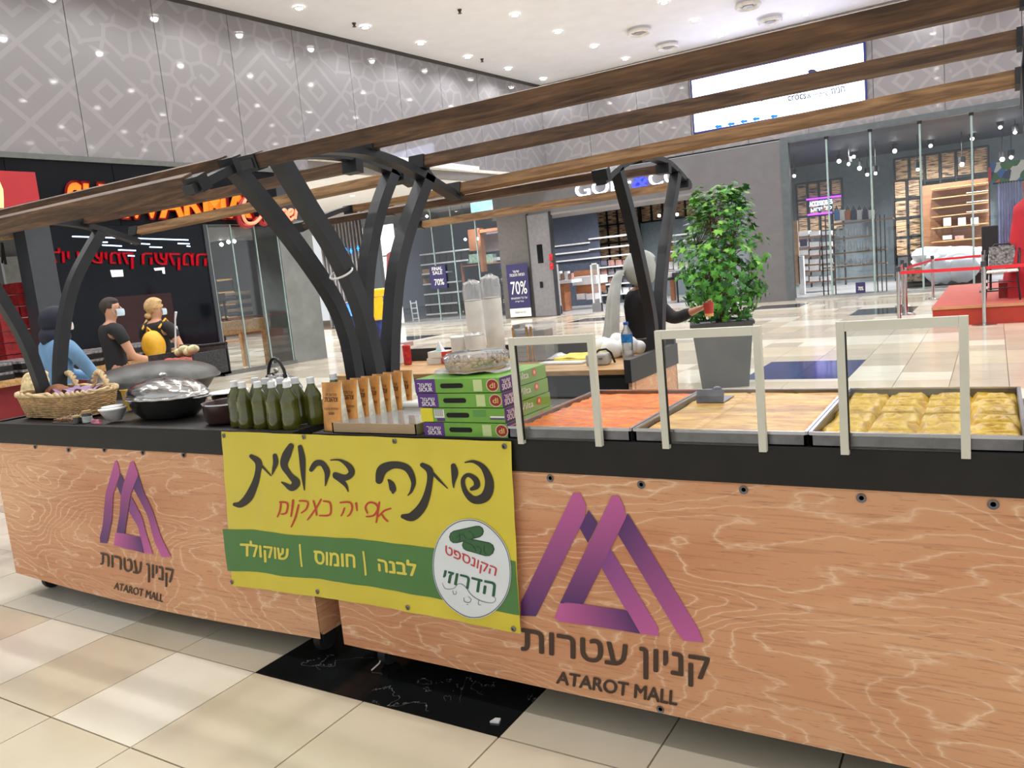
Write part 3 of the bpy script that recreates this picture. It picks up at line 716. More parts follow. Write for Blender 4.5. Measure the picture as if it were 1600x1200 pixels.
for s in ([(345, 398, 9), (384, 404, 9), (378, 450, 9), (352, 458, 7)], [(350, 402, 8), (345, 440, 9), (330, 474, 6)], [(412, 388, 10), (408, 430, 9), (402, 468, 7)],
          [(442, 392, 8), (482, 398, 9), (476, 432, 9), (452, 452, 7)], [(438, 412, 8), (424, 470, 9), (400, 524, 6)],
          [(550, 385, 9), (528, 425, 8), (500, 466, 8), (482, 488, 6)], [(512, 392, 8), (524, 430, 8), (530, 462, 8)], [(562, 394, 8), (592, 402, 9), (598, 440, 9), (588, 464, 9), (544, 465, 7)],
          [(648, 400, 8), (694, 398, 9), (706, 424, 9), (694, 458, 8), (680, 470, 6)], [(668, 428, 8), (660, 450, 8), (650, 468, 6)], [(726, 403, 10), (729, 440, 7)],
          [(784, 452, 8), (774, 424, 9), (792, 400, 9), (822, 404, 9), (836, 430, 9), (814, 464, 9), (778, 470, 7)], [(842, 398, 8), (836, 440, 9), (826, 500, 7)], [(898, 430, 8), (866, 442, 9), (838, 470, 8)], [(852, 456, 8), (868, 480, 9), (884, 494, 8)]):
    stroke(mb, s, b2, 1, Rd, 6)
mk('lettering', mb, M_PRINT, ban, fixn=False)
mb = MB(); Y2 = lin((224, 210, 86))
text(mb, 'דלוקוש', ((148, 588), (390, 614), (392, 708), (152, 690)), b2, .03, col=Y2); text(mb, 'סומוח', ((515, 640), (718, 660), (722, 726), (518, 706)), b2, .05, col=Y2)
text(mb, 'הנבל', ((834, 666), (1026, 692), (1028, 766), (838, 742)), b2, .05, col=Y2)
for a, b in (((443, 612), (455, 718)), ((763, 646), (772, 762))): stroke(mb, [(a[0], a[1], 9), (b[0], b[1], 9)], b2, 1, Y2, 4)
mk('lettering', mb, M_PRINT, ban, fixn=False)
# round badge on the banner
bc, ax_, ay_ = (1304, 730), 196, 250; th = -.16
def el(k, n, s=1):
    t = 2 * PI * k / n; x, y = ax_ * s * math.cos(t), ay_ * s * math.sin(t); return (bc[0] + x * math.cos(th) - y * math.sin(th), bc[1] + x * math.sin(th) + y * math.cos(th))
def disc(mb, s0, s1, P, col, n=64, rings=6):
    k0 = len(mb.v)
    for r in range(rings + 1):
        s = s0 + (s1 - s0) * r / rings
        mb.v += [P(*el(k, n, s)) for k in range(n)]; mb.c += [col] * n
    mb.f += [(k0 + r * n + k, k0 + r * n + (k + 1) % n, k0 + (r + 1) * n + (k + 1) % n, k0 + (r + 1) * n + k) for r in range(rings) for k in range(n)]
mb = MB(); disc(mb, .001, 1.0, Z7(.003), lin((226, 232, 236))); mk('badge', mb, M_PRINT, ban, True, fixn=False)
mb = MB(); disc(mb, .968, .985, Z7(.0038), lin((60, 74, 104)), rings=1); b4 = Z7(.0038)
G2 = lin((52, 100, 60)); G3 = lin((28, 60, 36))
rolls = [((1225, 570), (1335, 545), 56, 52), ((1290, 610), (1385, 632), 54, 62)]
for (a, b, w1, w2) in rolls:
    stroke(mb, [(a[0], a[1], w1 + 8), ((a[0] + b[0]) / 2, (a[1] + b[1]) / 2, (w1 + w2) / 2 + 8), (b[0], b[1], w2 + 8)], b4, 1, G3, 8)
b5 = Z7(.0046)
for (a, b, w1, w2) in rolls:
    stroke(mb, [(a[0], a[1], w1), ((a[0] + b[0]) / 2, (a[1] + b[1]) / 2, (w1 + w2) / 2), (b[0], b[1], w2)], b5, 1, G2, 8)
b6 = Z7(.0052)
for s in ([(1232, 572, 3), (1262, 556, 3), (1280, 580, 3)], [(1290, 540, 3), (1310, 556, 3), (1316, 580, 3)], [(1275, 596, 3), (1310, 612, 3), (1330, 640, 3)], [(1330, 615, 3), (1352, 628, 3), (1350, 655, 3)], [(1244, 545, 3), (1250, 575, 3), (1246, 592, 3)], [(1372, 612, 3), (1368, 635, 3), (1380, 655, 3)]):
    stroke(mb, s, b6, 1, G3, 5)
text(mb, 'טפסנוקה', ((1176, 612), (1432, 724), (1420, 784), (1172, 670)), b4, .02, col=lin((200, 62, 66)))
text(mb, 'יזורדה', ((1170, 738), (1424, 800), (1418, 868), (1160, 790)), b4, .045, col=lin((36, 92, 62)))
for s in ([(1158, 800, 2), (1175, 828, 3), (1215, 828, 3), (1240, 805, 3), (1270, 815, 4), (1310, 860, 4), (1360, 890, 4), (1410, 900, 3), (1424, 880, 3), (1405, 866, 2)], [(1212, 838, 3), (1215, 856, 3), (1228, 855, 3), (1228, 840, 2)],
          [(1268, 872, 3), (1270, 892, 4), (1296, 896, 4), (1306, 880, 3), (1290, 866, 2)], [(1345, 880, 3), (1343, 905, 3), (1356, 908, 3)], [(1284, 905, 5), (1287, 910, 5)]):
    stroke(mb, s, b4, 1, lin((110, 116, 124)), 6)
mk('badge_print', mb, M_PRINT, ban, fixn=False)
for (x, y) in ((68, 65), (465, 72), (918, 93), (1465, 120), (107, 797), (530, 847), (988, 922), (1512, 1032)):
    p = Z7(0.0)(x, y); mb = MB(); k = MB().lathe((0, 0, 0), [(.004, 0), (.0085, .002), (.0095, .004)], 14, cap=False)
    mb.add([Vector((p.x + q.x, p.y - .003 - (.004 - q.z), p.z + q.y)) for q in k.v], k.f)
    e = mk('grommet', mb, M_TRAY, ban, True)
    m2 = MB(); k = MB().lathe((0, 0, 0), [(.0003, 0), (.0055, 0)], 10, cap=False); m2.add([Vector((p.x + q.x, p.y - .0035, p.z + q.y)) for q in k.v], k.f); mk('grommet_hole', m2, mat('hole_brown', (70, 50, 40), .7), e)
# ---------------------------------------------------------------- pergolas
M_BRK = mat('bracket_steel', (34, 36, 39), .5, .3)
def smooth2(pts, k=5): return [tuple(q) for q in catmull([list(p) for p in pts], k)]
def tree_arch(t, X, ap, brs, base_y, base_z, w=.056):
    mk('arch', MB().tube([(X, y, z) for y, z in smooth2(ap)], 1, 4, up=(1, 0, 0), sq=(.03, w)), M_STEEL, t)
    for br in brs:
        mk('branch', MB().tube([(X, y, z) for y, z in smooth2(br)], 1, 4, up=(1, 0, 0), sq=(w, w)), M_STEEL, t)
    mk('base_plate', MB().box(X - .045, X + .045, base_y - .1, base_y + .1, base_z - .004, base_z + .012), M_STEEL, t)
BRN = [(2.0, 1.93), (2.105, 1.77), (2.21, 1.62), (2.3, 1.45), (2.345, 1.28), (2.37, 1.08), (2.375, .945)]
BRF = [(2.85, 1.92), (2.67, 1.69), (2.56, 1.5), (2.49, 1.28), (2.45, 1.1), (2.435, .945)]
BLN = [(2.03, 1.93), (2.2, 1.75), (2.355, 1.56), (2.46, 1.4), (2.51, 1.25), (2.525, 1.08), (2.53, .945)]
BLF = [(2.935, 1.975), (2.787, 1.772), (2.68, 1.54), (2.625, 1.314), (2.595, 1.1), (2.59, .945)]
BEN = [(2.02, 1.93), (2.15, 1.62), (2.24, 1.37), (2.29, 1.1), (2.3, .945)]
BEF = [(2.76, 1.92), (2.56, 1.65), (2.45, 1.375), (2.385, 1.1), (2.38, .945)]
AR = [(1.86, 1.895), (2.02, 1.938), (2.2, 1.97), (2.42, 1.98), (2.62, 1.957), (2.82, 1.905), (3.05, 1.825)]
AL = [(1.82, 1.845), (2.02, 1.93), (2.235, 1.985), (2.48, 2.015), (2.71, 2.012), (2.92, 1.975), (3.08, 1.925)]
AE = [(1.82, 1.85), (2.02, 1.93), (2.25, 1.975), (2.5, 1.985), (2.72, 1.955), (2.9, 1.9), (3.0, 1.865)]
AB = [(3.66, 1.86), (3.85, 1.935), (4.1, 2.0), (4.35, 2.03), (4.6, 2.015), (4.8, 1.965), (4.98, 1.895)]
BBN = [(3.87, 1.935), (3.995, 1.69), (4.11, 1.4), (4.19, 1.15), (4.2, .92)]
BBF = [(4.77, 1.965), (4.595, 1.7), (4.455, 1.47), (4.35, 1.22), (4.28, .92)]
BB2 = [(4.77, 1.965), (4.63, 1.75), (4.52, 1.5), (4.43, 1.26), (4.36, 1.08), (4.3, .92)]
def pergola(label, XA, XB, arches, beams, base_y, base_z):
    """beams: (y, z at A, z at B, slope, material)"""
    t = thing('pergola', label, 'pergola', ((XA + XB) / 2, beams[1][0], base_z))
    tree_arch(t, XA, *arches[0], base_y[0], base_z); tree_arch(t, XB, *arches[1], base_y[1], base_z)
    for (y, za, zb, sl, m, *hh) in beams:
        a, b = Vector((XA + .03, y, za)), Vector((XB - .03, y, zb))
        k = MB(); up = Vector((0, -math.sin(sl), math.cos(sl))); k.bar(a, b, .034 if not hh else .044, hh[0] if hh else .046, up)
        mk('beam', k, m, t)
        for X, z in ((XA, za), (XB, zb)):
            mk('bracket', MB().box(X - .04, X + .04, y - .023, y + .023, z - .03, z + .026, rx=sl), M_BRK, t)
    return t
pL = pergola('left front pergola of brown beams on curved dark steel branches over the pots', -4.42, -2.36, ((AE, (BEN, BEF)), (AL, (BLN, BLF))),
    [(1.86, 1.882, 1.872, .45, M_BEAM, .07), (2.02, 1.955, 1.945, .35, M_BEAM, .066), (2.67, 1.99, 1.98, -.1, M_BEAM), (2.99, 1.93, 1.955, -.3, M_BEAM2)], (2.34, 2.56), .94)
pR = pergola('right front pergola whose long brown beams run to the top right corner', -2.1, .10, ((AR, (BRN, BRF)), (AR, (BRN, BRF))),
    [(1.885, 1.905, 1.898, .3, M_BEAM), (2.48, 2.016, 2.016, 0, M_BEAM), (2.8, 1.965, 1.975, -.2, M_BEAM), (3.05, 1.86, 1.905, -.35, M_BEAM2)], (2.4, 2.4), .94)
pB = pergola('rear pergola over the back desk, on thinner curved steel branches', -3.74, -1.65, ((AB, (BBN, BB2)), (AB, (BBN, BBF))),
    [(3.675, 1.885, 1.9, .3, M_BEAM, .036), (4.15, 2.0, 2.01, .1, M_BEAM2), (4.56, 1.99, 1.98, -.1, M_BEAM), (4.9, 1.895, 1.905, -.3, M_BEAM2)], (4.24, 4.24), .915)
mk('zip_tie', MB().tube([Vector((-2.1 + .045 * math.cos(t), 2.24 + .04 * math.sin(t), 1.52 + .02 * math.sin(t))) for t in [i * PI / 8 for i in range(17)]], .004, 6), mat('white_plastic', (226, 226, 222), .4), pR)
# ---------------------------------------------------------------- back desk cart
bx0, bx1, by0, by1 = -3.72, -1.6, 3.72, 4.42
t = thing('desk_cart', 'back cart with an oak desktop, black open inner side and plywood-look end', 'cart', ((bx0 + bx1) / 2, (by0 + by1) / 2, 0))
mk('desktop', MB().box(bx0 + .02, bx1 - .02, by0 + .02, by1 - .03, .885, .915, bev=.004), M_OAK, t)
mk('inner_panel', MB().box(bx0, bx1, by0 + .05, by0 + .07, .14, .885), mat('scuffed_charcoal', (62, 60, 60), .6, var=.35, scale=5), t)
mk('inner_door', MB().box(-2.05, bx1 - .03, by0 + .03, by0 + .05, .14, .87), mat('matt_black', (16, 16, 17), .7), t)
mk('end_panel', MB().box(bx1 - .02, bx1, by0 + .02, by1, .12, .845), M_PLY, t)
mk('outer_panel', MB().box(bx0, bx1, by1 - .02, by1, .12, .845), M_PLY, t)
mk('rim', MB().box(bx1 - .03, bx1 + .008, by0, by1 + .01, .845, .965).box(bx0, bx1, by1 - .02, by1 + .01, .845, 1.0), mat('charcoal_upstand', (42, 42, 44), .5), t)
for cx in (bx0 + .1, bx1 - .1):
    for cy in (by0 + .12, by1 - .1): mk('caster', MB().lathe((cx, cy, 0), [(.02, 0), (.045, .02), (.045, .08), (.02, .13)], 12), M_STEEL, t, True)
# ================================================================ things on the front carts
ZT = .948
# ---- pastry trays
def tray(x0, x1, y0, y1, z0, h, label):
    t = thing('baking_tray', label, 'tray', ((x0 + x1) / 2, (y0 + y1) / 2, z0)); w = .006
    mk('tray_pan', MB().box(x0, x1, y0, y1, z0, z0 + .003).box(x0, x1, y0, y0 + w, z0, z0 + h).box(x0, x1, y1 - w, y1, z0, z0 + h)
       .box(x0, x0 + w, y0, y1, z0, z0 + h).box(x1 - w, x1, y0, y1, z0, z0 + h), M_TRAY, t)
    mk('rolled_rim', MB().bar((x0, y0, z0 + h), (x1, y0, z0 + h), .008).bar((x0, y1, z0 + h), (x1, y1, z0 + h), .008)
       .bar((x0, y0, z0 + h), (x0, y1, z0 + h), .008).bar((x1, y0, z0 + h), (x1, y1, z0 + h), .008), mat('bright_rim', (190, 190, 194), .25, .9), t)
    return t
def pastry_mat(name, c1, c2, c3, sc, st=(1, 1, 1)):
    m, nt, b = nmat(name); N = nt.nodes; L = nt.links; MATS[name] = m
    tc = N.new('ShaderNodeTexCoord'); mp = N.new('ShaderNodeMapping'); mp.inputs['Scale'].default_value = st; L.new(tc.outputs['Object'], mp.inputs[0])
    n = N.new('ShaderNodeTexNoise'); n.inputs['Scale'].default_value = sc; n.inputs['Detail'].default_value = 8; n.inputs['Roughness'].default_value = .65; n.inputs['Distortion'].default_value = .7
    L.new(mp.outputs[0], n.inputs['Vector'])
    r = N.new('ShaderNodeValToRGB'); r.color_ramp.elements[0].position = .32; r.color_ramp.elements[1].position = .66
    r.color_ramp.elements[0].color = lin(c3); r.color_ramp.elements[1].color = lin(c1); e = r.color_ramp.elements.new(.48); e.color = lin(c2)
    L.new(n.outputs[0], r.inputs[0]); L.new(r.outputs[0], b.inputs['Base Color'])
    bp = N.new('ShaderNodeBump'); bp.inputs['Strength'].default_value = .8; bp.inputs['Distance'].default_value = .006
    L.new(n.outputs[0], bp.inputs['Height']); L.new(bp.outputs[0], b.inputs['Normal'])
    b.inputs['Roughness'].default_value = .38; b.inputs['Coat Weight'].default_value = .1; b.inputs['Coat Roughness'].default_value = .25; b.inputs['Specular IOR Level'].default_value = .3; return m
P_OR = pastry_mat('orange_kadaif', (236, 142, 16), (224, 104, 4), (176, 60, 0), 22, (1, 2.5, 1))
P_TAN = pastry_mat('baked_crust', (222, 190, 106), (198, 150, 74), (160, 104, 44), 7, (1, 3, 1))
P_YEL = pastry_mat('golden_pastry', (222, 194, 78), (202, 164, 48), (160, 108, 28), 12)
from mathutils import noise as MN
def slab(x0, x1, y0, y1, z0, z1, amp, fx, fy, nx=44, ny=60, cuts=None):
    mb = MB(); vs = []
    for i in range(nx + 1):
        for j in range(ny + 1):
            x = x0 + (x1 - x0) * i / nx; y = y0 + (y1 - y0) * j / ny
            d = MN.noise(Vector((x * fx, y * fy, 1.7))) * amp + MN.noise(Vector((x * fx * 3, y * fy * 3, 4.7))) * amp * .4
            if cuts:
                for c in cuts[0]: d -= .004 * max(0, 1 - abs(x - c) / .006)
                for c in cuts[1]: d -= .004 * max(0, 1 - abs(y - c) / .006)
            e = min(i, nx - i, j, ny - j); vs.append((x, y, z1 + d - (.006 if e == 0 else 0)))
    fs = [(i * (ny + 1) + j, (i + 1) * (ny + 1) + j, (i + 1) * (ny + 1) + j + 1, i * (ny + 1) + j + 1) for i in range(nx) for j in range(ny)]
    mb.add(vs, fs); mb.box(x0, x1, y0, y1, z0, z1 - .008); return mb
YT0, YT1, HT = 2.05, 2.70, .034
tray(-1.306, -.894, YT0, YT1, ZT, HT, 'steel baking tray holding the bright orange pastry, left of the three')
tray(-.882, -.414, YT0, YT1, ZT, HT, 'steel baking tray holding the plain tan pastry slab, middle of the three')
tray(-.404, .056, YT0, YT1, ZT, HT, 'steel baking tray holding yellow curled pastries, right of the three')
one('pastry_slab', slab(-1.297, -.903, YT0 + .01, YT1 - .01, ZT + .005, ZT + .026, .006, 9, 40), P_OR, 'bright orange shredded pastry slab in the left steel tray', 'pastry', None, 'all')
one('pastry_slab', slab(-.873, -.423, YT0 + .01, YT1 - .01, ZT + .005, ZT + .026, .003, 5, 16, cuts=([-.72, -.57], [2.2, 2.37, 2.53])), P_TAN, 'pale brown baked pastry slab in the middle steel tray', 'pastry', None, 'all')
# curled pastries: one mesh of a coil, placed in rows
def coil(seed):
    r = random.Random(seed); mb = MB(); nx = ny = 16; vs = []; w, d = .1155, .1105
    for i in range(nx + 1):
        for j in range(ny + 1):
            a, b = i / nx * 2 - 1, j / ny * 2 - 1; ra = max(abs(a), abs(b)); th_ = math.atan2(b, a)
            z = .017 * (1 - ra ** 9) + .006 * math.sin(ra * 11 + th_ * 1.0 + r.random() * .25 + seed) * (1 - ra * .4)
            vs.append((a * w / 2, b * d / 2, max(.0, z)))
    mb.add(vs, [(i * (ny + 1) + j, (i + 1) * (ny + 1) + j, (i + 1) * (ny + 1) + j + 1, i * (ny + 1) + j + 1) for i in range(nx) for j in range(ny)])
    return mb
protos = []
rows = ['front row', 'second row', 'third row', 'fourth row', 'fifth row', 'back row']; colsn = ['against the left tray wall', 'second from the left', 'second from the right', 'against the right tray wall']
for k in range(3):
    o = mk('curled_pastry', coil(k), P_YEL, None, 'all', (0, 0, 0), False); protos.append(o)
n = 0
for j in range(6):
    for i in range(4):
        k = (i * 2 + j * 3) % 3; x, y = -.404 + .004 + .0565 + i * .1128, YT0 + .062 + j * .108
        o = protos[k] if protos[k] is not None and n == k and False else None
        c = protos[k].copy(); COL.objects.link(c); c.location = (x, y, ZT + .004); c.rotation_euler = (0, 0, random.choice((0, PI / 2, PI)))
        tag(c, 'yellow curled pastry in the right tray, %s, %s' % (rows[j], colsn[i]), 'pastry', 'curled pastries in the right tray'); n += 1
for o in protos: bpy.data.objects.remove(o)
# ---- sneeze guards
for (x0, x1, s) in ((-1.2565, -.9745, 'left, before the orange pastry'), (-.7895, -.5075, 'middle, before the tan pastry'), (-.3285, -.0515, 'right, before the yellow pastries')):
    y = YF - .02; t = thing('sneeze_guard', 'cream framed clear guard pane, ' + s, 'guard', ((x0 + x1) / 2, y, ZT)); w = .019
    mk('post', MB().box(x0, x0 + w, y - .009, y + .009, ZT - .012, 1.2635), M_CREAM, t); mk('post', MB().box(x1 - w, x1, y - .009, y + .009, ZT - .012, 1.2635), M_CREAM, t)
    mk('top_rail', MB().box(x0 + w + .0003, x1 - w - .0003, y - .0088, y + .0088, 1.24, 1.2632), M_CREAM, t)
    mk('pane', MB().box(x0 + w, x1 - w, y - .001, y + .002, ZT + .002, 1.2395), M_GLASS, t)
    mk('gasket', MB().box(x0 + w, x0 + w + .003, y - .005, y + .003, ZT, 1.24), M_BLACK, t)
# small steel card holder on the middle tray
t = thing('card_holder', 'small folded steel card holder on the back left corner of the middle tray', 'holder', (-.79, 2.62, ZT + .03))
mk('plate', MB().box(-.845, -.755, 2.50, 2.506, .975, 1.018, rx=-.3), M_TRAY, t); mk('foot', MB().box(-.845, -.755, 2.50, 2.62, .974, .977), M_TRAY, t)
mk('knob', MB().ball((-.815, 2.63, .995), .017, .017, .013), mat('dark_knob', (60, 62, 84), .3), t, True)
# ---- green fruit boxes
def quadP(o, ux, uz):  # print coordinates in metres on a vertical face
    o, ux, uz = Vector(o), Vector(ux), Vector(uz)
    return lambda x, y: o + ux * x + uz * y
GB = mat('box_green', (112, 168, 62), .45, var=.1, scale=6); VIO = lin((88, 42, 130)); WH = lin((236, 236, 230))
bz = .0485
names = ['bottom of the stack of four', 'second from the bottom of the stack', 'third from the bottom of the stack', 'top of the stack, under the round tub']
for k in range(4):
    x0, x1 = -1.652 + (3 - k) * .006, -1.312 + (3 - k) * .004 - .006; y0 = YF + .0 - .0 + k * .0; y0 = 2.045; d = .30; z0 = ZT + k * bz; z1 = z0 + bz - .003
    t = thing('produce_box', 'green and purple printed fruit carton, ' + names[k], 'box', ((x0 + x1) / 2, y0 + d / 2, z0), 'stacked fruit cartons')
    mk('carton', MB().box(x0, x1, y0, y0 + d, z0, z1), GB, t)
    ff = quadP((x0, y0 - .0008, z0), (1, 0, 0), (0, 0, 1)); W_ = x1 - x0; H_ = z1 - z0
    mb = MB()
    def rect(x, y, w, h, c, P=ff): poly(mb, [(x, y), (x + w, y), (x + w, y + h), (x, y + h)], P, [c] * 4)
    sf = quadP((x1 + .0008, y0, z0), (0, 1, 0), (0, 0, 1))
    f2 = quadP((x0, y0 - .0014, z0), (1, 0, 0), (0, 0, 1)); s2 = quadP((x1 + .0014, y0, z0), (0, 1, 0), (0, 0, 1))
    if k == 1:
        rect(0, 0, .05, H_, lin((226, 214, 40))); rect(.055, .014, .042, H_ - .018, WH); rect(.065, .002, .032, .01, VIO)
        for i in range(9): poly(mb, [(.058 + i * .004, .018), (.0595 + i * .004, .018), (.0595 + i * .004, .041), (.058 + i * .004, .041)], f2, [lin((90, 90, 96))] * 4)
        rect(.21, .018, .05, .022, lin((92, 150, 70))); rect(.275, .016, .054, .005, WH); rect(.275, .01, .054, .004, VIO)
    else:
        rect(0, 0, .084, H_, VIO); rect(.235, .004, .034, H_ - .008, lin((196, 214, 150)))
        text(mb, 'רועיש', ((.012, H_ - .013), (.07, H_ - .013), (.07, H_ - .025), (.012, H_ - .025)), f2, .03, col=WH); text(mb, 'STOUT'[:5].replace('STOUT', 'SIOUR'), ((.016, H_ - .027), (.072, H_ - .027), (.072, .005), (.016, .005)), f2, .04, col=WH)
        for (xx, yy, r_, c) in ((.308, H_ / 2, .021, lin((220, 196, 170))), (.308, H_ / 2, .018, lin((150, 36, 30)))):
            pr_ = [(xx + r_ * math.cos(i * PI / 8) * 1.15, yy + r_ * math.sin(i * PI / 8)) for i in range(16)]; poly(mb, pr_, (ff if r_ > .02 else f2), [c] * 16)
        text(mb, 'dl', ((.298, H_ / 2 + .008), (.318, H_ / 2 + .008), (.318, H_ / 2 - .008), (.298, H_ / 2 - .008)), quadP((x0, y0 - .002, z0), (1, 0, 0), (0, 0, 1)), .03, col=lin((230, 190, 120)))
    rect(0, 0, .075, H_, VIO, sf); text(mb, 'SIOUR', ((.012, H_ - .022), (.066, H_ - .022), (.066, .005), (.012, .005)), s2, .04, col=WH); text(mb, 'רועיש', ((.012, H_ - .008), (.062, H_ - .008), (.062, H_ - .02), (.012, H_ - .02)), s2, .03, col=WH)
    text(mb, 'Vilta', ((.1, H_ - .006), (.18, H_ - .006), (.18, H_ - .028), (.1, H_ - .028)), s2, 0, col=WH)
    for c, r_ in ((lin((200, 90, 60)), .014), (lin((236, 190, 150)), .007)):
        pr_ = [(.22 + r_ * math.cos(i * PI / 6), H_ * .65 + r_ * math.sin(i * PI / 6)) for i in range(12)]; poly(mb, pr_, sf if r_ > .01 else s2, [c] * 12)
    mk('carton_print', mb, M_PRINT, t, fixn=False)
    # hand hole, a dark rounded slot
    hp = []; cx_ = .15
    for i in range(16):
        a = 2 * PI * i / 16; hp.append((cx_ + (.036 if math.cos(a) > 0 else -.036) + .009 * math.cos(a), H_ / 2 + .008 * math.sin(a)))
    m2 = MB(); m2.prism([quadP((x0, y0 - .0016, z0), (1, 0, 0), (0, 0, 1))(*p) for p in hp], (0, .003, 0)); mk('hand_hole', m2, mat('slot_black', (14, 13, 12), .8), t)
zt = ZT + 4 * bz
# clear wrap and round tub of biscuits
mb = MB(); r_ = random.Random(5); vs = []; ring = 26
for i in range(4):
    for k in range(ring):
        a = 2 * PI * k / ring; R_ = (.02, .07, .115, .15)[i] * (1 + .16 * r_.uniform(-1, 1) * (i > 1)); vs.append((-1.49 + R_ * math.cos(a) * 1.05, 2.2 + R_ * math.sin(a) * .85, zt + .002 + r_.uniform(0, .012) * (i > 1)))
mb.add(vs, [(i * ring + k, i * ring + (k + 1) % ring, (i + 1) * ring + (k + 1) % ring, (i + 1) * ring + k) for i in range(3) for k in range(ring)])
one('plastic_wrap', mb, thin_glass('crinkled_film', (.9, .92, .92), .5, .25, .1), 'crinkled clear plastic film spread under the round tub', 'wrap', None, 'all')
t = thing('biscuit_tub', 'round clear plastic tub of nut biscuits on top of the green cartons', 'tub', (-1.5, 2.2, zt))
rib = MB(); vs = []; NN = 72
for (R_, z) in ((.09, .004), (.104, .01), (.108, .036), (.112, .04), (.112, .05), (.1, .06), (.02, .062)):
    for k in range(NN):
        a = 2 * PI * k / NN; q = R_ + (.0025 if k % 2 else 0) * (R_ > .1); vs.append((-1.5 + q * math.cos(a), 2.2 + q * math.sin(a), zt + .006 + z))
rib.add(vs, [(i * NN + k, i * NN + (k + 1) % NN, (i + 1) * NN + (k + 1) % NN, (i + 1) * NN + k) for i in range(6) for k in range(NN)])
mk('clear_tub', rib, thin_glass('tub_plastic', (.93, .94, .97), .7, .1, .05), t)
mk('tub_base', MB().lathe((-1.5, 2.2, zt + .006), [(.01, 0), (.096, 0), (.1, .006), (.01, .006)], 30), mat('gold_card', (208, 178, 120), .4), t)
r_ = random.Random(8); mb = MB()
for i in range(120):
    a, R_ = r_.uniform(0, 2 * PI), .092 * math.sqrt(r_.random()); mb.ball((-1.5 + R_ * math.cos(a), 2.2 + R_ * math.sin(a), zt + .02 + r_.random() * .018), .009, .009, .007, 7, 5)
o = mk('biscuits', mb, mat('nut_biscuit', (206, 166, 104), .6, var=.45, scale=45), t, True); o['kind'] = 'stuff'
# ---- window box of pastries and white lid left of the cartons
t = thing('pastry_box', 'tan card box with a clear film window over cookies, left of the green cartons', 'box', (-1.86, 2.17, ZT))
CARD = mat('tan_card', (176, 150, 118), .6, var=.04)
mk('box_tray', MB().box(-2.06, -1.672, 2.05, 2.30, ZT, ZT + .003).box(-2.06, -1.672, 2.05, 2.056, ZT, ZT + .036).box(-2.06, -1.672, 2.294, 2.30, ZT, ZT + .036)
   .box(-2.06, -2.054, 2.05, 2.3, ZT, ZT + .036).box(-1.678, -1.672, 2.05, 2.3, ZT, ZT + .036), CARD, t)
mk('film', MB().box(-2.056, -1.676, 2.054, 2.296, ZT + .035, ZT + .0365), M_PLEXI, t)
mb = MB(); r_ = random.Random(2)
for i in range(46): mb.ball((r_.uniform(-2.03, -1.70), r_.uniform(2.08, 2.27), ZT + .015), r_.uniform(.014, .024), r_.uniform(.012, .02), .012, 8, 5)
o = mk('cookies', mb, mat('pale_cookie', (222, 208, 182), .6, var=.25, scale=14), t, True); o['kind'] = 'stuff'
one('takeaway_box', MB().box(-2.0, -1.80, 2.32, 2.46, ZT, ZT + .04, bev=.006).box(-2.005, -1.795, 2.315, 2.465, ZT + .04, ZT + .062, bev=.008), mat('white_board', (226, 226, 222), .5, var=.03), 'closed white takeaway box behind the clear windowed card box', 'box')
# ---- spice pouches
POU = mat('copper_pouch', (226, 158, 86), .28, .45, var=.35, scale=9, stretch=(1.5, 1.5, 1)); POW = mat('pouch_side', (232, 228, 208), .35, .1, var=.2, scale=30); INK = lin((86, 44, 20))
def pouch(x, y, s, rz, lab):
    t = thing('foil_pouch', lab, 'pouch', (0, 0, 0), 'copper foil pouches of spice'); w, h, d = .092 * s, .178 * s, .048 * s
    mb = MB(); vs = []; n = 8; rows_ = 8
    for j in range(rows_ + 1):
        c = j / rows_; dd = d / 2 * (1 - c ** 1.6) + .0012; ww = w / 2 * (1 - .05 * math.sin(c * PI) + .03 * (c > .9))
        for a in range(n + 1): q = a / n * 2 - 1; vs.append((q * ww, -dd * (1 - q * q * .25), c * h))
    vs2 = list(vs); mb.add(vs, [(j * (n + 1) + a, j * (n + 1) + a + 1, (j + 1) * (n + 1) + a + 1, (j + 1) * (n + 1) + a) for j in range(rows_) for a in range(n)])
    mk('front_foil', mb, POU, t, True)
    mb = MB(); mb.add([(-v[0] if False else v[0], -v[1], v[2]) for v in vs2], [(j * (n + 1) + a, j * (n + 1) + a + 1, (j + 1) * (n + 1) + a + 1, (j + 1) * (n + 1) + a) for j in range(rows_) for a in range(n)])
    for sd in (0, n):
        for j in range(rows_):
            i0, i1 = j * (n + 1) + sd, (j + 1) * (n + 1) + sd; a, b = vs2[i0], vs2[i1]; mb.add([a, b, (b[0], -b[1], b[2]), (a[0], -a[1], a[2])], [(0, 1, 2, 3)])
    mk('side_gusset', mb, POW, t, True)
    mb = MB(); P = lambda xx, yy: Vector((xx * s, -(d / 2 * (1 - (yy / .178) ** 1.6) + .0012) - .0012, yy * s))
    text(mb, 'תבוהצ', ((-.03, .124), (.03, .124), (.03, .108), (-.03, .108)), P, .03, col=INK); text(mb, 'תבוהצ', ((-.026, .138), (.026, .138), (.026, .128), (-.026, .128)), P, 0, col=INK)
    text(mb, 'תבוהצ תיתימא', ((-.034, .086), (.034, .086), (.034, .078), (-.034, .078)), P, 0, col=INK); text(mb, '500', ((-.014, .07), (.014, .07), (.014, .06), (-.014, .06)), P, 0, col=INK)
    mk('pouch_print', mb, M_PRINT, t, fixn=False)
    t.location = (x, y, ZT); t.rotation_euler = (0, 0, rz); return t
pp = pouch(-2.085, 2.1, 1, .05, 'copper foil spice pouch at the front left, its whole face showing')
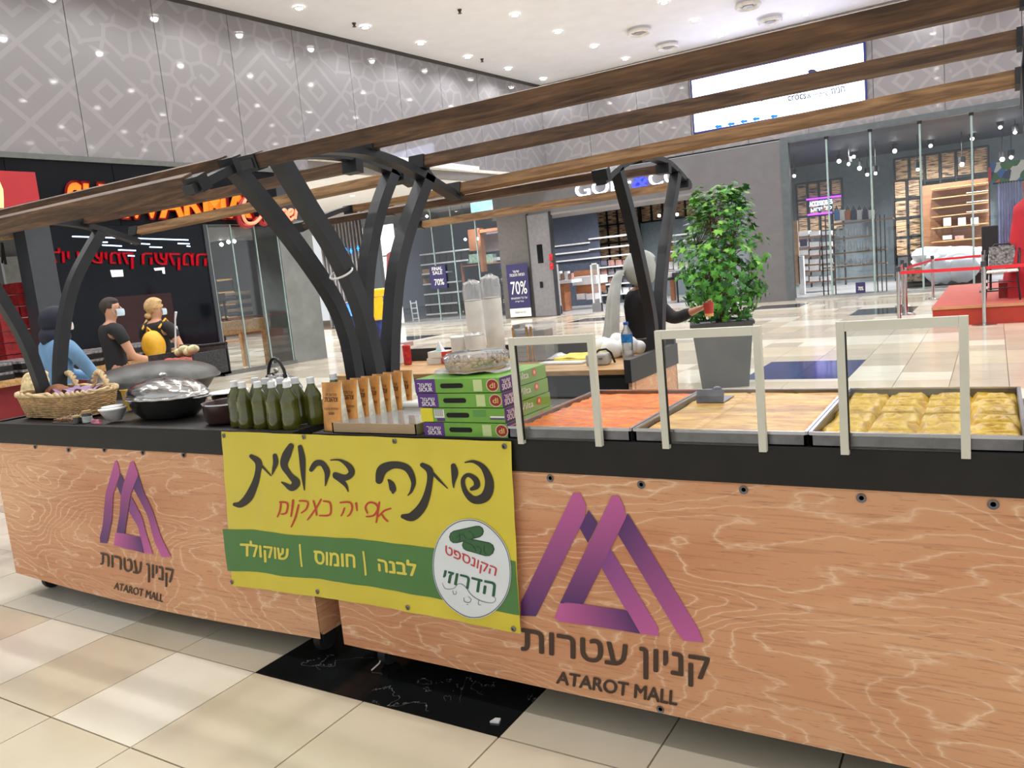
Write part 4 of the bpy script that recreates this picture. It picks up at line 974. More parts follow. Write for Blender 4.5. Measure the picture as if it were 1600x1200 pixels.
PXY = [(-2.05 + .016 * i, 2.15 + .045 * i) for i in range(6)]
for i, (x, y) in enumerate(PXY):
    dup(pp, (x, y, ZT), 'copper foil spice pouch overlapped by the others, %s behind the front one' % ORD[i], -.02 * (i % 2), 1.0)
# ---- oil bottles
OIL = mat('olive_oil', (84, 86, 24), .12, var=.25, scale=12, coat=.6, spec=.7); CAP = mat('white_cap', (232, 234, 236), .35, var=.02)
def bottle():
    t = thing('oil_bottle', 'x', 'bottle', (0, 0, 0), 'oil bottles with white caps')
    prof = [(.004, 0), (.031, 0), (.034, .006), (.034, .05), (.0325, .055), (.0325, .10), (.034, .106), (.033, .118), (.017, .152), (.0125, .162), (.0125, .17)]
    mb = MB(); n = 20; vs = []
    for r, z in prof:
        for k in range(n):
            a = 2 * PI * k / n; q = r * (1 + .10 * (abs(math.sin(2 * a)) - .5) * (1 if z < .12 else 0)); vs.append((q * math.cos(a), q * math.sin(a), z))
    mb.add(vs, [(i * n + k, i * n + (k + 1) % n, (i + 1) * n + (k + 1) % n, (i + 1) * n + k) for i in range(len(prof) - 1) for k in range(n)] + [tuple(range(n))])
    mk('glass_body', mb, OIL, t, True)
    mk('cap', MB().lathe((0, 0, .166), [(.0148, 0), (.0152, .004), (.0152, .018), (.013, .02), (.001, .02)], 20), CAP, t, True)
    mk('neck_ring', MB().lathe((0, 0, .16), [(.014, 0), (.0165, .002), (.0165, .005), (.014, .006)], 18), CAP, t, True); return t
b0 = bottle()
cap_px = [(368, 601, 0), (385, 598, 1), (403, 600, 0), (421, 600, 0), (437, 600, 0), (457, 599, 0), (475, 592, 1), (496, 588, 2), (420, 590, 2), (440, 591, 2), (458, 591, 2)]
BX = [(-2.66, 2.13), (-2.625, 2.21), (-2.575, 2.10), (-2.49, 2.105), (-2.405, 2.10), (-2.32, 2.10), (-2.285, 2.19), (-2.25, 2.28), (-2.54, 2.19), (-2.455, 2.19), (-2.37, 2.19)]
LB = ['front row, first from the left beside the brown pot', 'slightly behind, second from the left', 'front row, third from the left', 'front row, middle one', 'front row, fifth from the left', 'front row, right end next to the copper pouches', 'just behind the right end of the front row', 'standing apart at the back right', 'back row, left one', 'back row, middle one', 'back row, right one']
for i, ((x, y), l) in enumerate(zip(BX, LB)):
    if i == 0: b0.location = (x, y, ZT); b0['label'] = 'green oil bottle with white cap, ' + l
    else: dup(b0, (x, y, ZT), 'green oil bottle with white cap, ' + l, rz=i * .7)
# ---- brown pot
def pot(name, label, cx, cy, r, h, m, m2, fill=None, sx=1, sy=1, rz=0):
    t = thing(name, label, 'pot', (cx, cy, ZT))
    mk('body', MB().lathe((cx, cy, ZT), [(.01, 0), (r * .9, 0), (r * .97, .01), (r, h - .004), (r * 1.02, h), (r * .97, h), (r * .95, h - .006), (r * .9, .02), (.01, .02)], 40, sx, sy, rz, cap=False), m, t, True)
    mk('rim_ring', MB().lathe((cx, cy, ZT), [(r * 1.0, h - .006), (r * 1.035, h - .003), (r * 1.03, h + .003), (r * .98, h + .003), (r * .97, h - .004)], 40, sx, sy, rz, cap=False), m2, t, True)
    if fill: mk('contents', MB().lathe((cx, cy, ZT + h * .72), [(r * .92, 0), (r * .5, .006), (.01, .008)], 30, sx, sy, rz), fill, t, True)
    return t
STEEL = mat('polished_steel', (190, 190, 188), .16, 1, var=.12, scale=9)
pot('cooking_pot', 'dark brown round cooking pot with a pale rim, left of the oil bottles', -2.835, 2.24, .118, .082, mat('brown_enamel', (62, 40, 38), .3, var=.15, coat=.5), STEEL, mat('mushroom_food', (186, 168, 128), .6, var=.4, scale=40))
for (a, b) in ((-2.953, 2.24),): mk('handle', MB().tube([(a + .004, b - .03, ZT + .06), (a - .03, b - .02, ZT + .066), (a - .03, b + .02, ZT + .066), (a + .004, b + .03, ZT + .06)], .005, 8), STEEL, [o for o in COL.objects if o.name.startswith('cooking_pot')][-1], True)
# ---- oval steel roaster with a bumpy domed lid
cx, cy = -3.38, 2.31
t = thing('oval_roaster', 'oval roasting pot with a shiny dimpled steel lid and round knob', 'pot', (cx, cy, ZT)); rz = -.05
mk('body', MB().lathe((cx, cy, ZT), [(.02, 0), (.14, 0), (.175, .03), (.195, .085), (.202, .094), (.19, .09)], 48, 1.26, .72, rz, cap=False), mat('dark_roaster', (66, 66, 64), .22, .7, var=.3, scale=5), t, True)
mb = MB(); n = 64; vs = []; pr_ = [(.207, .09), (.213, .096), (.208, .104)] + [(.204 * math.cos(a), .102 + .078 * math.sin(a)) for a in [i * PI / 2 / 12 for i in range(13)]]
for r, z in pr_:
    for k in range(n):
        a = 2 * PI * k / n; b = .0022 * math.sin(k * PI * 18 / n * 2) * math.sin(r * 130) * (r > .03); x, y = (r + b) * 1.26 * math.cos(a), (r + b) * .72 * math.sin(a)
        vs.append((cx + x * math.cos(rz) - y * math.sin(rz), cy + x * math.sin(rz) + y * math.cos(rz), ZT + z + b))
mb.add(vs, [(i * n + k, i * n + (k + 1) % n, (i + 1) * n + (k + 1) % n, (i + 1) * n + k) for i in range(len(pr_) - 1) for k in range(n)])
mk('lid', mb, STEEL, t, 'all'); mk('knob', MB().lathe((cx, cy, ZT + .178), [(.006, 0), (.007, .008), (.016, .012), (.018, .02), (.012, .027), (.001, .029)], 20), STEEL, t, True)
for s in (-1, 1):
    xx = cx + s * .265; mk('handle', MB().tube([(cx + s * .25, cy - .035, ZT + .09), (xx + s * .02, cy - .03, ZT + .09), (xx + s * .022, cy + .03, ZT + .09), (cx + s * .25, cy + .035, ZT + .09)], .0045, 8), STEEL, t, True)
# ---- saj griddle (dark shallow dome) behind
cx, cy, zs = -4.72, 3.15, .99
t = thing('griddle_dome', 'large dark domed iron griddle on a floor stand behind the left cart', 'griddle', (cx, cy, 0))
mk('burner_ring', MB().lathe((cx, cy, zs - .16), [(.26, 0), (.28, .0), (.40, .15), (.39, .15), (.27, .01)], 48, .98, .95, cap=False), mat('burner_iron', (38, 36, 35), .6, .4), t, True)
for a in (.8, 2.4, 3.9, 5.5): mk('leg', MB().tube([(cx + .27 * math.cos(a), cy + .27 * math.sin(a), zs - .15), (cx + .33 * math.cos(a), cy + .33 * math.sin(a), 0)], .014, 8), MATS['burner_iron'], t)
mk('dome', MB().lathe((cx, cy, zs), [(.425, -.004), (.43, .004)] + [(.42 * math.cos(a), .006 + .125 * math.sin(a)) for a in [i * PI / 24 for i in range(1, 13)]], 56, 1.0, .97, cap=False), mat('worn_iron', (72, 72, 70), .33, .75, var=.4, scale=7), t, True)
# ---- white plate with food behind, yellow container, lidded bowl, jars
t = thing('white_plate', 'white round plate on a pot edge behind the shiny lidded roaster', 'plate', (-3.32, 2.6, ZT)); mk('plate_dish', MB().lathe((-3.32, 2.62, ZT + .045), [(.03, 0), (.05, .001), (.1, .014), (.098, .017), (.05, .004), (.01, .003)], 36), CAP, t, True)
mk('stand_pot', MB().lathe((-3.32, 2.62, ZT), [(.07, 0), (.08, .003), (.085, .045), (.075, .045)], 28), mat('brown_clay', (74, 52, 44), .5), t, True)
t = thing('plastic_container', 'yellow rectangular plastic tub between the wicker basket and the steel lid', 'container', (-3.695, 2.41, ZT))
yel = mat('yellow_plastic', (232, 190, 66), .4, var=.04, coat=.2)
q = [(-3.90, 2.42), (-3.79, 2.42), (-3.79, 2.52), (-3.90, 2.52)]; mb = MB()
vs = [(x * 1 + (.008 if x > -3.85 else -.008) * a, y + (.008 if y > 2.47 else -.008) * a, ZT + z) for z, a in ((0, 0), (.105, 1)) for x, y in q]
mb.add(vs, [(0, 1, 2, 3), (0, 1, 5, 4), (1, 2, 6, 5), (2, 3, 7, 6), (3, 0, 4, 7)]); mb.bar((-3.91, 2.41, ZT + .105), (-3.78, 2.41, ZT + .105), .006); mb.bar((-3.91, 2.53, ZT + .105), (-3.78, 2.53, ZT + .105), .006)
mk('tub', mb, yel, t); mk('contents', MB().box(-3.902, -3.788, 2.418, 2.522, ZT + .08, ZT + .085), mat('bright_yellow', (250, 214, 20), .5), t)
t = thing('lidded_bowl', 'small bowl with a white snap lid beside the dark jars', 'bowl', (-3.60, 2.17, ZT))
mk('bowl', MB().lathe((-3.60, 2.17, ZT), [(.02, 0), (.03, 0), (.055, .04), (.06, .055)], 28), thin_glass('frosted', (.85, .82, .78), .4, .6, .2), t, True)
mk('lid', MB().lathe((-3.60, 2.17, ZT + .055), [(.064, 0), (.065, .006), (.05, .009), (.048, .016), (.001, .017)], 28), CAP, t, True)
mk('contents', MB().lathe((-3.60, 2.17, ZT + .004), [(.02, 0), (.05, .035), (.052, .042), (.001, .043)], 22), mat('brown_spread', (110, 74, 52), .5), t, True)
JD = mat('dark_jar', (38, 30, 26), .12, coat=.6)
for (x, y, r, h, lab, cm) in ((-3.705, 2.10, .022, .058, 'tall dark spice jar with a tan lid and pale label', (170, 140, 96)), (-3.765, 2.085, .02, .038, 'short dark spice jar with a tan lid left of the taller one', (188, 160, 110))):
    t = thing('spice_jar', lab, 'jar', (x, y, ZT)); mk('glass', MB().lathe((x, y, ZT), [(.005, 0), (r, 0), (r, h * .8), (r * .85, h * .88)], 20), JD, t, True)
    mk('lid', MB().lathe((x, y, ZT + h * .86), [(r * .9, 0), (r * .92, h * .2), (.001, h * .2)], 20), mat('lid_%d' % cm[0], cm, .4), t, True)
    if h > .04: mk('label', MB().lathe((x, y, ZT + .006), [(r * 1.02, 0), (r * 1.02, h * .5)], 20, cap=False), mat('pale_label', (172, 180, 176), .6, var=.2, scale=60), t, True)
one('sweet_packet', MB().box(-3.64, -3.575, 2.075, 2.095, ZT, ZT + .022, rx=-.3, bev=.003), mat('pink_packet', (200, 120, 140), .4, var=.5, scale=40), 'small pink and white packet at the foot of the lidded bowl', 'packet')
t = thing('nut_tray', 'shallow metal tray of brown nuts in front of the basket', 'tray', (-3.87, 2.12, ZT)); 
mk('dish', MB().box(-3.97, -3.76, 2.07, 2.165, ZT, ZT + .008, bev=.002), STEEL, t); mb = MB(); r_ = random.Random(4)
for i in range(110):
    x, y = r_.uniform(-3.96, -3.79), r_.uniform(2.08, 2.155); mb.ball((x, y, ZT + .016 + .03 * max(0, 1 - abs(x + 3.87) * 9) * max(0, (y - 2.07) / .1)), .009, .007, .006, 7, 5)
o = mk('nuts', mb, mat('roast_nuts', (128, 96, 62), .5, var=.6, scale=60), t, True); o['kind'] = 'stuff'
# ---- wicker basket with woven strands
WK = mat('wicker', (206, 170, 120), .6, var=.25, scale=30); WK2 = mat('wicker_pale', (222, 194, 148), .6, var=.2, scale=30)
cx, cy = -4.14, 2.30; hw, hd = .33, .12
t = thing('wicker_basket', 'oblong pale wicker basket with two braided handles at the left end of the cart', 'basket', (cx, cy, ZT))
def oval(a, z, grow=0, n=4):
    c, s = math.cos(a), math.sin(a); e = 2 / n
    return Vector((cx - .0 + (hw + grow) * math.copysign(abs(c) ** e, c), cy + (hd + grow) * math.copysign(abs(s) ** e, s), z))
cx = -4.21; hw = .275
mb = MB(); NS = 60
for row in range(12):
    z = ZT + .006 + row * .0098; g = row * .0022
    pts = [oval(2 * PI * k / 120, z, g + (.0035 if (k // 2 + row) % 2 else -.0025)) for k in range(121)]
    mb.tube(pts, .0048, 5, cap=False)
o = mk('woven_side', mb, WK, t, 'all'); o['kind'] = 'stuff'
mk('inner_wall', MB().prism([oval(2 * PI * k / 40, ZT, -.006) for k in range(40)], (0, 0, .095)), mat('wicker_inner', (150, 112, 74), .7, var=.2), t)
mb = MB()
for ph in (0, PI):
    pts = []
    for k in range(241):
        a = 2 * PI * k / 240; p = oval(a, ZT + .126, .026); tw = k * .42 + ph; pts.append(p + Vector((.0, .008 * math.cos(tw), .008 * math.sin(tw))))
    mb.tube(pts, .0085, 6, cap=False)
mk('braided_rim', mb, WK2, t, 'all')
for (ax0, ax1, yy) in ((-4.45, -4.31, 2.42), (-4.16, -4.02, 2.42)):
    mb = MB()
    for ph in (0, PI):
        mb.tube([Vector((ax0 + (ax1 - ax0) * i / 40 , yy + .01 * math.cos(i * .7 + ph), ZT + .12 + .085 * math.sin(PI * i / 40) ** .7 + .008 * math.sin(i * .7 + ph))) for i in range(41)], .0085, 6)
    mk('handle', mb, WK2, t, 'all')
mb = MB(); vs = []; r_ = random.Random(9)
for i in range(17):
    for j in range(9): vs.append((-4.32 + i * .0165, 2.27 + j * .017, ZT + .118 + .018 * math.sin(i * .9) * math.cos(j * .8) + r_.uniform(0, .008)))
mb.add(vs, [(i * 9 + j, (i + 1) * 9 + j, (i + 1) * 9 + j + 1, i * 9 + j + 1) for i in range(16) for j in range(8)])
one('cloth', mb, mat('lilac_cloth', (160, 132, 172), .8, var=.2, scale=12), 'crumpled lilac cloth lying in the wicker basket', 'cloth', None, 'all')
mb = MB(); [mb.ball((-4.40 + i * .045, 2.33, ZT + .12 + .01 * (i % 2)), .04, .05, .028) for i in range(3)]
one('flatbread', mb, mat('baked_bread', (150, 96, 66), .7, var=.3, scale=12), 'brown bread wrapped in film at the left end of the wicker basket', 'bread', None, True)
# ---- glass kettle behind the bottles
cx, cy = -2.93, 2.6
t = thing('glass_kettle', 'shiny silver teapot with a black looped handle behind the oil bottles', 'teapot', (cx, cy, ZT))
mk('pot_body', MB().lathe((cx, cy, ZT), [(.05, 0), (.09, .01), (.112, .07), (.09, .115), (.055, .135)], 32), STEEL, t, True)
mk('lid', MB().lathe((cx, cy, ZT + .132), [(.055, 0), (.05, .012), (.02, .022), (.008, .026), (.014, .034), (.001, .042)], 28), STEEL, t, True)
mk('handle', MB().tube([(cx - .06 + .12 * i / 14, cy, ZT + .13 + .09 * math.sin(PI * i / 14) ** .6) for i in range(15)], .008, 8), mat('black_handle', (24, 24, 26), .3), t, True)
mk('spout', MB().tube([(cx + .08, cy, ZT + .05), (cx + .11, cy, ZT + .07), (cx + .125, cy, ZT + .1)], [.016, .011, .008], 10), STEEL, t, True)
# ================================================================ on the back desk
ZD = .9165
t = thing('drink_can', 'red patterned tall can on the left of the back desk', 'can', (-3.43, 4.2, ZD)); mk('can_body', MB().lathe((-3.43, 4.2, ZD), [(.02, 0), (.028, .003), (.028, .13), (.022, .135), (.001, .135)], 20), mat('can_red', (196, 46, 48), .35, .2, var=.35, scale=40), t, True)
one('white_carton', MB().box(-3.68, -3.53, 4.12, 4.3, ZD, ZD + .13, bev=.004), mat('white_board', (226, 226, 222)), 'plain white carton behind the steel branches on the back desk', 'box')
for k, (z, rzz, lab) in enumerate(((ZD, .25, 'lower'), (ZD + .042, .1, 'upper'))):
    x, y = -3.17 + .015 * k, 4.22
    t = thing('tissue_box', 'white tissue box with turquoise and red print, %s of two' % lab, 'tissue box', (x, y, z))
    mk('carton', MB().box(x - .075, x + .075, y - .05, y + .05, z, z + .04, rz=rzz), mat('tissue_white', (228, 228, 224), .5), t)
    mk('print_patch', MB().box(x - .05, x + .01, y - .035, y + .035, z + .0395, z + .041, rz=rzz), mat('turquoise', (60, 170, 168), .5), t)
    mk('print_patch', MB().box(x + .035, x + .076, y - .051, y + .045, z + .004, z + .037, rz=rzz), mat('tissue_red', (206, 60, 44), .5), t)
    if k: mk('tissue', MB().add([(x - .045, y, z + .04), (x + .015, y - .01, z + .04), (x + .02, y + .02, z + .04), (x - .015, y, z + .11), (x - .01, y + .01, z + .105)], [(0, 1, 3), (1, 2, 4, 3), (2, 0, 3, 4)]), CAP, t)
STY = mat('foam_white', (240, 240, 234), .55, var=.05, scale=14); FILM = thin_glass('thin_film', (.9, .9, .9), .6, .22, .12)
def cups(x, y, r, h, top, lab):
    t = thing('cup_stack', lab, 'cup stack', (x, y, ZD)); pr_ = [(r * .8, 0)]
    n_ = int(h / .016)
    for i in range(n_): z = i * h / n_; pr_ += [(r * (.93 + .07 * (i / n_)), z), (r * (.955 + .07 * i / n_), z + .004)]
    pr_ += [(r, h), (r * .8, h + .004), (.001, h + .004)]
    mk('nested_cups', MB().lathe((x, y, ZD), pr_, 28), STY, t, True)
    if top:
        mb = MB(); vs = []; r_ = random.Random(int(x * -100)); n = 22
        for i, (q, z) in enumerate(((1.03, h * .985), (1.05, h), (1.08, h + top * .5), (.95, h + top * .9), (.45, h + top), (.3, h + top * 1.1))):
            for k in range(n): a = 2 * PI * k / n; w = r * q * (1 + .07 * r_.uniform(-1, 1) * (i > 1)); vs.append((x + w * math.cos(a), y + w * math.sin(a), ZD + z + r_.uniform(-.01, .01) * (i > 2)))
        mb.add(vs, [(i * n + k, i * n + (k + 1) % n, (i + 1) * n + (k + 1) % n, (i + 1) * n + k) for i in range(5) for k in range(n)]); mk('film_sleeve', mb, FILM, t)
    return t
cups(-2.87, 4.24, .058, .40, .12, 'tall sleeve of white foam cups in clear film, left one of the two tall ones')
cups(-2.665, 4.14, .060, .41, .13, 'tall sleeve of white foam cups in clear film, right one of the two tall ones')
cups(-2.84, 4.0, .056, .19, 0, 'short stack of white foam bowls, left front')
cups(-2.715, 3.98, .058, .195, .01, 'short stack of white foam bowls in film, right front')
# clear acrylic holder of boxes
x, y = -2.42, 4.22
t = thing('acrylic_stand', 'clear acrylic dispenser of white sachets with wooden edges on the back desk', 'stand', (x, y, ZD))
mk('acrylic_box', MB().box(x - .12, x + .1, y - .07, y + .09, ZD, ZD + .23), M_PLEXI, t)
for xx in (-.115, -.02, .01): mk('wood_edge', MB().box(x + xx - .006, x + xx + .006, y - .078, y - .068, ZD, ZD + .215), M_OAK, t)
for i in range(7): mk('sachet_box', MB().box(x - .105, x - .03, y - .06, y + .05, ZD + .004 + i * .028, ZD + .028 + i * .028), CAP, t)
mk('sachet_box', MB().box(x + .02, x + .095, y - .06, y + .05, ZD + .004, ZD + .19), mat('grey_card', (196, 196, 198), .5), t)
mb = MB(); vs = []; r_ = random.Random(12)
for i in range(9):
    for j in range(7): vs.append((-2.3 + i * .02, 4.1 + j * .025, ZD + .006 + .035 * math.exp(-((i - 3) ** 2 + (j - 3) ** 2) / 7) + r_.uniform(0, .01)))
mb.add(vs, [(i * 7 + j, (i + 1) * 7 + j, (i + 1) * 7 + j + 1, i * 7 + j + 1) for i in range(8) for j in range(6)])
one('plastic_bag', mb, thin_glass('bag_film', (.92, .92, .92), .6, .45, .15), 'small crumpled clear bag right of the acrylic dispenser', 'bag', None, 'all')
one('white_board', MB().box(-2.66, -2.5, 4.28, 4.38, ZD, ZD + .022, bev=.003), CAP, 'flat white tray behind the acrylic dispenser', 'tray')
one('white_board', MB().box(-2.28, -2.0, 3.98, 4.06, ZD, ZD + .012, rz=-.03, bev=.003), CAP, 'long low white foam tray edge before the yellow pastry', 'tray')
one('flat_pastry', slab(-2.22, -1.93, 4.06, 4.32, ZD, ZD + .03, .008, 12, 12, 20, 20), mat('bright_pastry', (244, 214, 50), .5, var=.15, scale=30), 'bright yellow flat pastry on the back desk', 'pastry', None, 'all')
mb = MB(); r_ = random.Random(21)
for (bx_, by_, bz_, rr) in ((-1.99, 4.28, .055, .075), (-1.9, 4.3, .075, .075), (-1.83, 4.26, .06, .07), (-1.92, 4.22, .045, .07), (-1.78, 4.28, .05, .05)):
    k0 = len(mb.v); mb.ball((bx_, by_, ZD + bz_), rr, rr * .8, rr * .85, 14, 10)
    for i in range(k0, len(mb.v)): p = mb.v[i]; mb.v[i] = p + (p - Vector((bx_, by_, ZD + bz_))) * .16 * MN.noise(p * 26)
    
for i in range(len(mb.v)): mb.v[i].z = max(mb.v[i].z, ZD)
one('grocery_bag', mb, mat('white_bag', (230, 230, 228), .4, var=.04), 'crumpled white plastic bag behind the card reader', 'bag', None, True)
x, y = -1.765, 4.1
t = thing('water_bottle', 'clear water bottle with blue label and blue cap at the desk end', 'bottle', (x, y, ZD))
mk('bottle_body', MB().lathe((x, y, ZD), [(.01, 0), (.032, .002), (.032, .05), (.03, .055), (.032, .06), (.032, .15), (.014, .185), (.012, .2)], 20), thin_glass('pet', (.86, .9, .94), .6, .15), t, True)
mk('label', MB().lathe((x, y, ZD + .1), [(.0328, 0), (.0328, .045)], 20, cap=False), mat('blue_label', (30, 120, 190), .4, var=.4, scale=50), t, True)
mk('cap', MB().lathe((x, y, ZD + .198), [(.0145, 0), (.0145, .016), (.001, .017)], 18), mat('blue_cap', (40, 100, 190), .4), t, True)
x, y = -1.87, 3.93
t = thing('card_reader', 'grey box-shaped card reader with a black cable near the desk end', 'card reader', (x, y, ZD))
mk('housing', MB().box(x - .065, x + .06, y - .035, y + .05, ZD, ZD + .062, rz=.12, bev=.01), mat('pale_grey', (176, 174, 170), .5), t)
mk('button', MB().lathe((x + .028, y - .034, ZD + .036), [(.001, 0), (.012, 0), (.012, .004), (.001, .004)], 14), mat('dark_button', (52, 50, 50), .4), t)
mk('cable', MB().tube([(x - .02, y + .02, ZD + .064), (x + .01, y - .005, ZD + .082), (x + .05, y + .0, ZD + .085), (x + .065, y + .03, ZD + .06), (x + .075, y + .05, ZD + .004)], .006, 8), mat('black_cable', (26, 26, 26), .5), t, True)
# ================================================================ shops round the hall
def xz(u0, v0, u1, v1, Y):
    um, vm = (u0 + u1) / 2, (v0 + v1) / 2
    return at(u0, vm, 'Y', Y).x, at(u1, vm, 'Y', Y).x, at(um, v1, 'Y', Y).z, at(um, v0, 'Y', Y).z
def ub(u0, v0, u1, v1, Y, d, mb=None):
    x0, x1, z0, z1 = xz(u0, v0, u1, v1, Y); return (mb or MB()).box(x0, x1, Y, Y + d, z0, z1)
def wb_(y0, y1, z0, z1, t0, t1, mb=None): return wallbox(y0, y1, z0, z1, t0, t1, mb)
M_LGLASS = thin_glass('shop_glass', (.93, .95, .96), 0)
M_WHITE = mat('white_goods', (226, 226, 228), .6, var=.06)
M_RACK = mat('rack_black', (30, 29, 30), .5, .3)
M_NAVY = mat('navy_print', (48, 44, 92), .5, var=.04)
M_LAMP = mat('track_lamp_glow', (255, 252, 245), .5, var=0, emis=22, ecol=(255, 250, 244))
# ---- left food shop
t = thing('food_kiosk', 'black food shop front under the orange and red lettering', 'shop front', (wx(5), 5, 0)); 
for k in range(9):
    y1 = 12.3 - k * 1.75; y0 = max(-4, y1 - 1.75)
    if y1 < -3: break
    mk('fascia_panel', wb_(y0 + .006, y1 - .006, 3.02, 4.1, .02, -.1), M_DKGLASS, t)
mk('window_wall', wb_(7.55, 10.42, 0.02, 3.02, 0, -.08), mat('black_window', (15, 18, 24), .06, var=.25, scale=.9, spec=.22), t)
mk('corner_post', wb_(7.15, 7.55, 0, 3.02, .06, -.3), mat('slate_post', (54, 58, 64), .4, var=.06), t)
mk('door_frame', wb_(10.42, 10.5, 0, 3.02, .03, -.1), mat('slate_post', (54, 58, 64)), t)
mb = MB()
WPt = lambda off: (lambda u, v: at(u, v, 'W', off))
# glowing bars for light strips; reflected red sign built as mirrored letters
gl = mat('blue_white_glow', (214, 232, 255), .5, var=0, emis=2.6, ecol=(190, 220, 255))
for (u0, v0, u1, v1) in ((113, 369.5, 294, 375), (148, 378, 168, 378.5), (160, 383, 190, 384.5), (205, 380, 234, 381.5), (278, 380.5, 296, 381), (234, 386, 253, 386.5), (292, 384.5, 297, 385), (185, 390.5, 212, 391.5), (200, 399.5, 210, 400)):
    a, b = at(u0, v0, 'W', .012), at(u1, v1, 'W', .012)
    one('glow_strip', MB().bar(a, b, .02, .02), gl, 'thin blue-white glowing strip on the black window, %s in size, %s from the top' % ('long' if u1 - u0 > 60 else 'short', ORD[[369.5, 378, 383, 380, 380.5, 386, 384.5, 390.5, 399.5].index(v0)]), 'glowing strip')
lt = thing('lettering_reflection', 'reflection of red sign lettering, built as letters across the black shop window', 'lettering', tuple(at(200, 410, 'W', .02)))
mb = MB(); text(mb, 'המקשה קמישע יול', ((78, 388), (322, 391), (322, 423), (80, 417)), WPt(.02), .02, mirror=True, col=(1, .99, 1, 1), thick=(.02, 0, 0)); mk('letter_row', mb, mat('deep_red', (176, 12, 34), .4, var=.05, emis=.25, ecol=(190, 14, 36)), lt, fixn=False)
mb = MB(); poly(mb, [(172, 422), (192, 421.5), (193, 432), (175, 433)], WPt(.012)); poly(mb, [(240, 419), (257, 417.5), (258, 428), (254, 427.5), (253, 422), (242, 423)], WPt(.012))
mk('menu_patch', mb, mat('menu_white', (214, 216, 226), .5, var=0, emis=.5), t, fixn=False)
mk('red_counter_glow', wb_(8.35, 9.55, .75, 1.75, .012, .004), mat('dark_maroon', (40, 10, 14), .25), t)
# orange letters with red edges
sg = thing('shop_sign', 'large orange block letters edged in red above the black shop front', 'sign', tuple(at(240, 320, 'W', .1)))
RED = mat('sign_red', (160, 24, 34), .4, emis=.06); ORG = mat('sign_orange', (240, 130, 16), .4, var=.03, emis=.3)
S4 = ((101, 281), (392, 296), (398, 344), (100, 344))
mb = MB(); text(mb, 'SHAWARMA', S4, WPt(.06), .06, thick=(.05, 0, 0), col=(1, .99, 1, 1)); mk('letter_edge', mb, RED, sg, fixn=False)
S5 = ((105, 284.5), (388, 299), (393.5, 341), (104, 341))
mb = MB(); text(mb, 'SHAWARMA', S5, WPt(.125), .035, thick=(.015, 0, 0), col=(1, .99, 1, 1)); mk('letter_face', mb, ORG, sg, fixn=False)
sg2 = thing('script_sign', 'salmon glowing script lettering at the right end of the orange letters', 'sign', tuple(at(430, 330, 'W', .3)))
Zc = lambda x, y: at(80 + x / 3.81, 250 + y / 3.81, 'W', .3)
SC = [[(1180, 212), (1150, 250), (1140, 320), (1165, 372), (1215, 372), (1255, 330)], [(1285, 300), (1268, 340), (1290, 366), (1320, 340), (1308, 305), (1285, 300)], [(1330, 362), (1345, 300), (1355, 310), (1352, 358)], [(1365, 358), (1378, 305), (1390, 296), (1398, 310), (1395, 355)],
      [(1410, 330), (1432, 318), (1436, 298), (1418, 300), (1408, 335), (1424, 356), (1445, 340)], [(1452, 350), (1462, 290), (1468, 300), (1492, 284), (1508, 290)]]
for q in SC:
    c = [Zc(*p) for p in [tuple(w) for w in catmull([list(p) for p in q], 5)]]
    mk('script_stroke', MB().tube(c, .032, 8), mat('salmon_glow', (255, 150, 110), .4, var=0, emis=.5), sg2, True)
    mk('stroke_shadow', MB().tube([p + Vector((-.14, 0, -.04)) for p in c], .05, 6), RED, sg2, True)
mb = ub(424, 281, 441, 300, 12.2, .03); bb = thing('burger_sign', 'small square sign with a brown burger drawing above the script letters', 'sign', tuple(at(433, 300, 'W', .2)))
mk('sign_board', wb_(11.55, 11.85, 3.45, 3.85, .2, .15), mat('sign_white', (214, 210, 206), .5, var=.2, scale=40), bb); 
mb = MB(); mb.ball((wx(11.7) + .2, 11.7, 3.62), .02, .11, .08); mk('burger_print', mb, mat('burger_brown', (110, 54, 44), .5), bb, True)
mk('red_dot', MB().ball((wx(11.72) + .22, 11.72, 3.78), .012, .03, .03), RED, bb, True)
# red sign at the far left with a pale figure
rs = thing('red_sign', 'red square sign with a pale yellow figure cut by the left edge', 'sign', (wx(6.9), 6.9, 3.1))
a = at(60, 300, 'W', .2); mk('sign_panel', wb_(5.0, a.y, at(30, 333, 'W', .2).z, at(55, 269, 'W', .2).z, .2, .12), mat('crimson', (170, 34, 42), .4, var=.03, emis=.04), rs)
mb = MB(); poly(mb, [(-6, 280), (0, 284), (5, 296), (6, 312), (6, 325), (-6, 325)], WPt(.205)); mk('figure_print', mb, mat('pale_yellow', (240, 226, 150), .5, var=0, emis=.4), rs, fixn=False)
# interior left: white wall, red crates
struct('wall_shop', wb_(-4, 7.3, 0, 4.1, -2.6, -2.7), mat('offwhite_shop', (150, 142, 132), .6), 'pale inner wall of the left food shop')
struct('wall_shop', wb_(-4, 13.2, 2.98, 3.02, -.12, -6.0), mat('dark_ceiling', (36, 38, 44), .6), 'dark ceiling of the left shops')
mk_shelf = mat('dark_shelf', (24, 24, 32), .5)
one('tall_cabinet', wb_(5.7, 6.6, 0, 2.05, -.9, -1.6), mk_shelf, 'tall navy-black cabinet at the far left edge', 'cabinet')
for k in range(9):
    for j in range(2):
        if j == 0 and k > 6: continue
        z = .35 + k * .2; y = 7.0 + j * .34
        one('red_crate', wb_(y - .16, y + .15, z, z + .185, -.55, -1.0), mat('crate_red', (150, 30, 34), .5, var=.35, scale=14), 'red crate in the %s stack by the slate post, %s from the floor' % ('left' if j == 0 else 'right', ORD[k]), 'crate', 'stacked red crates')
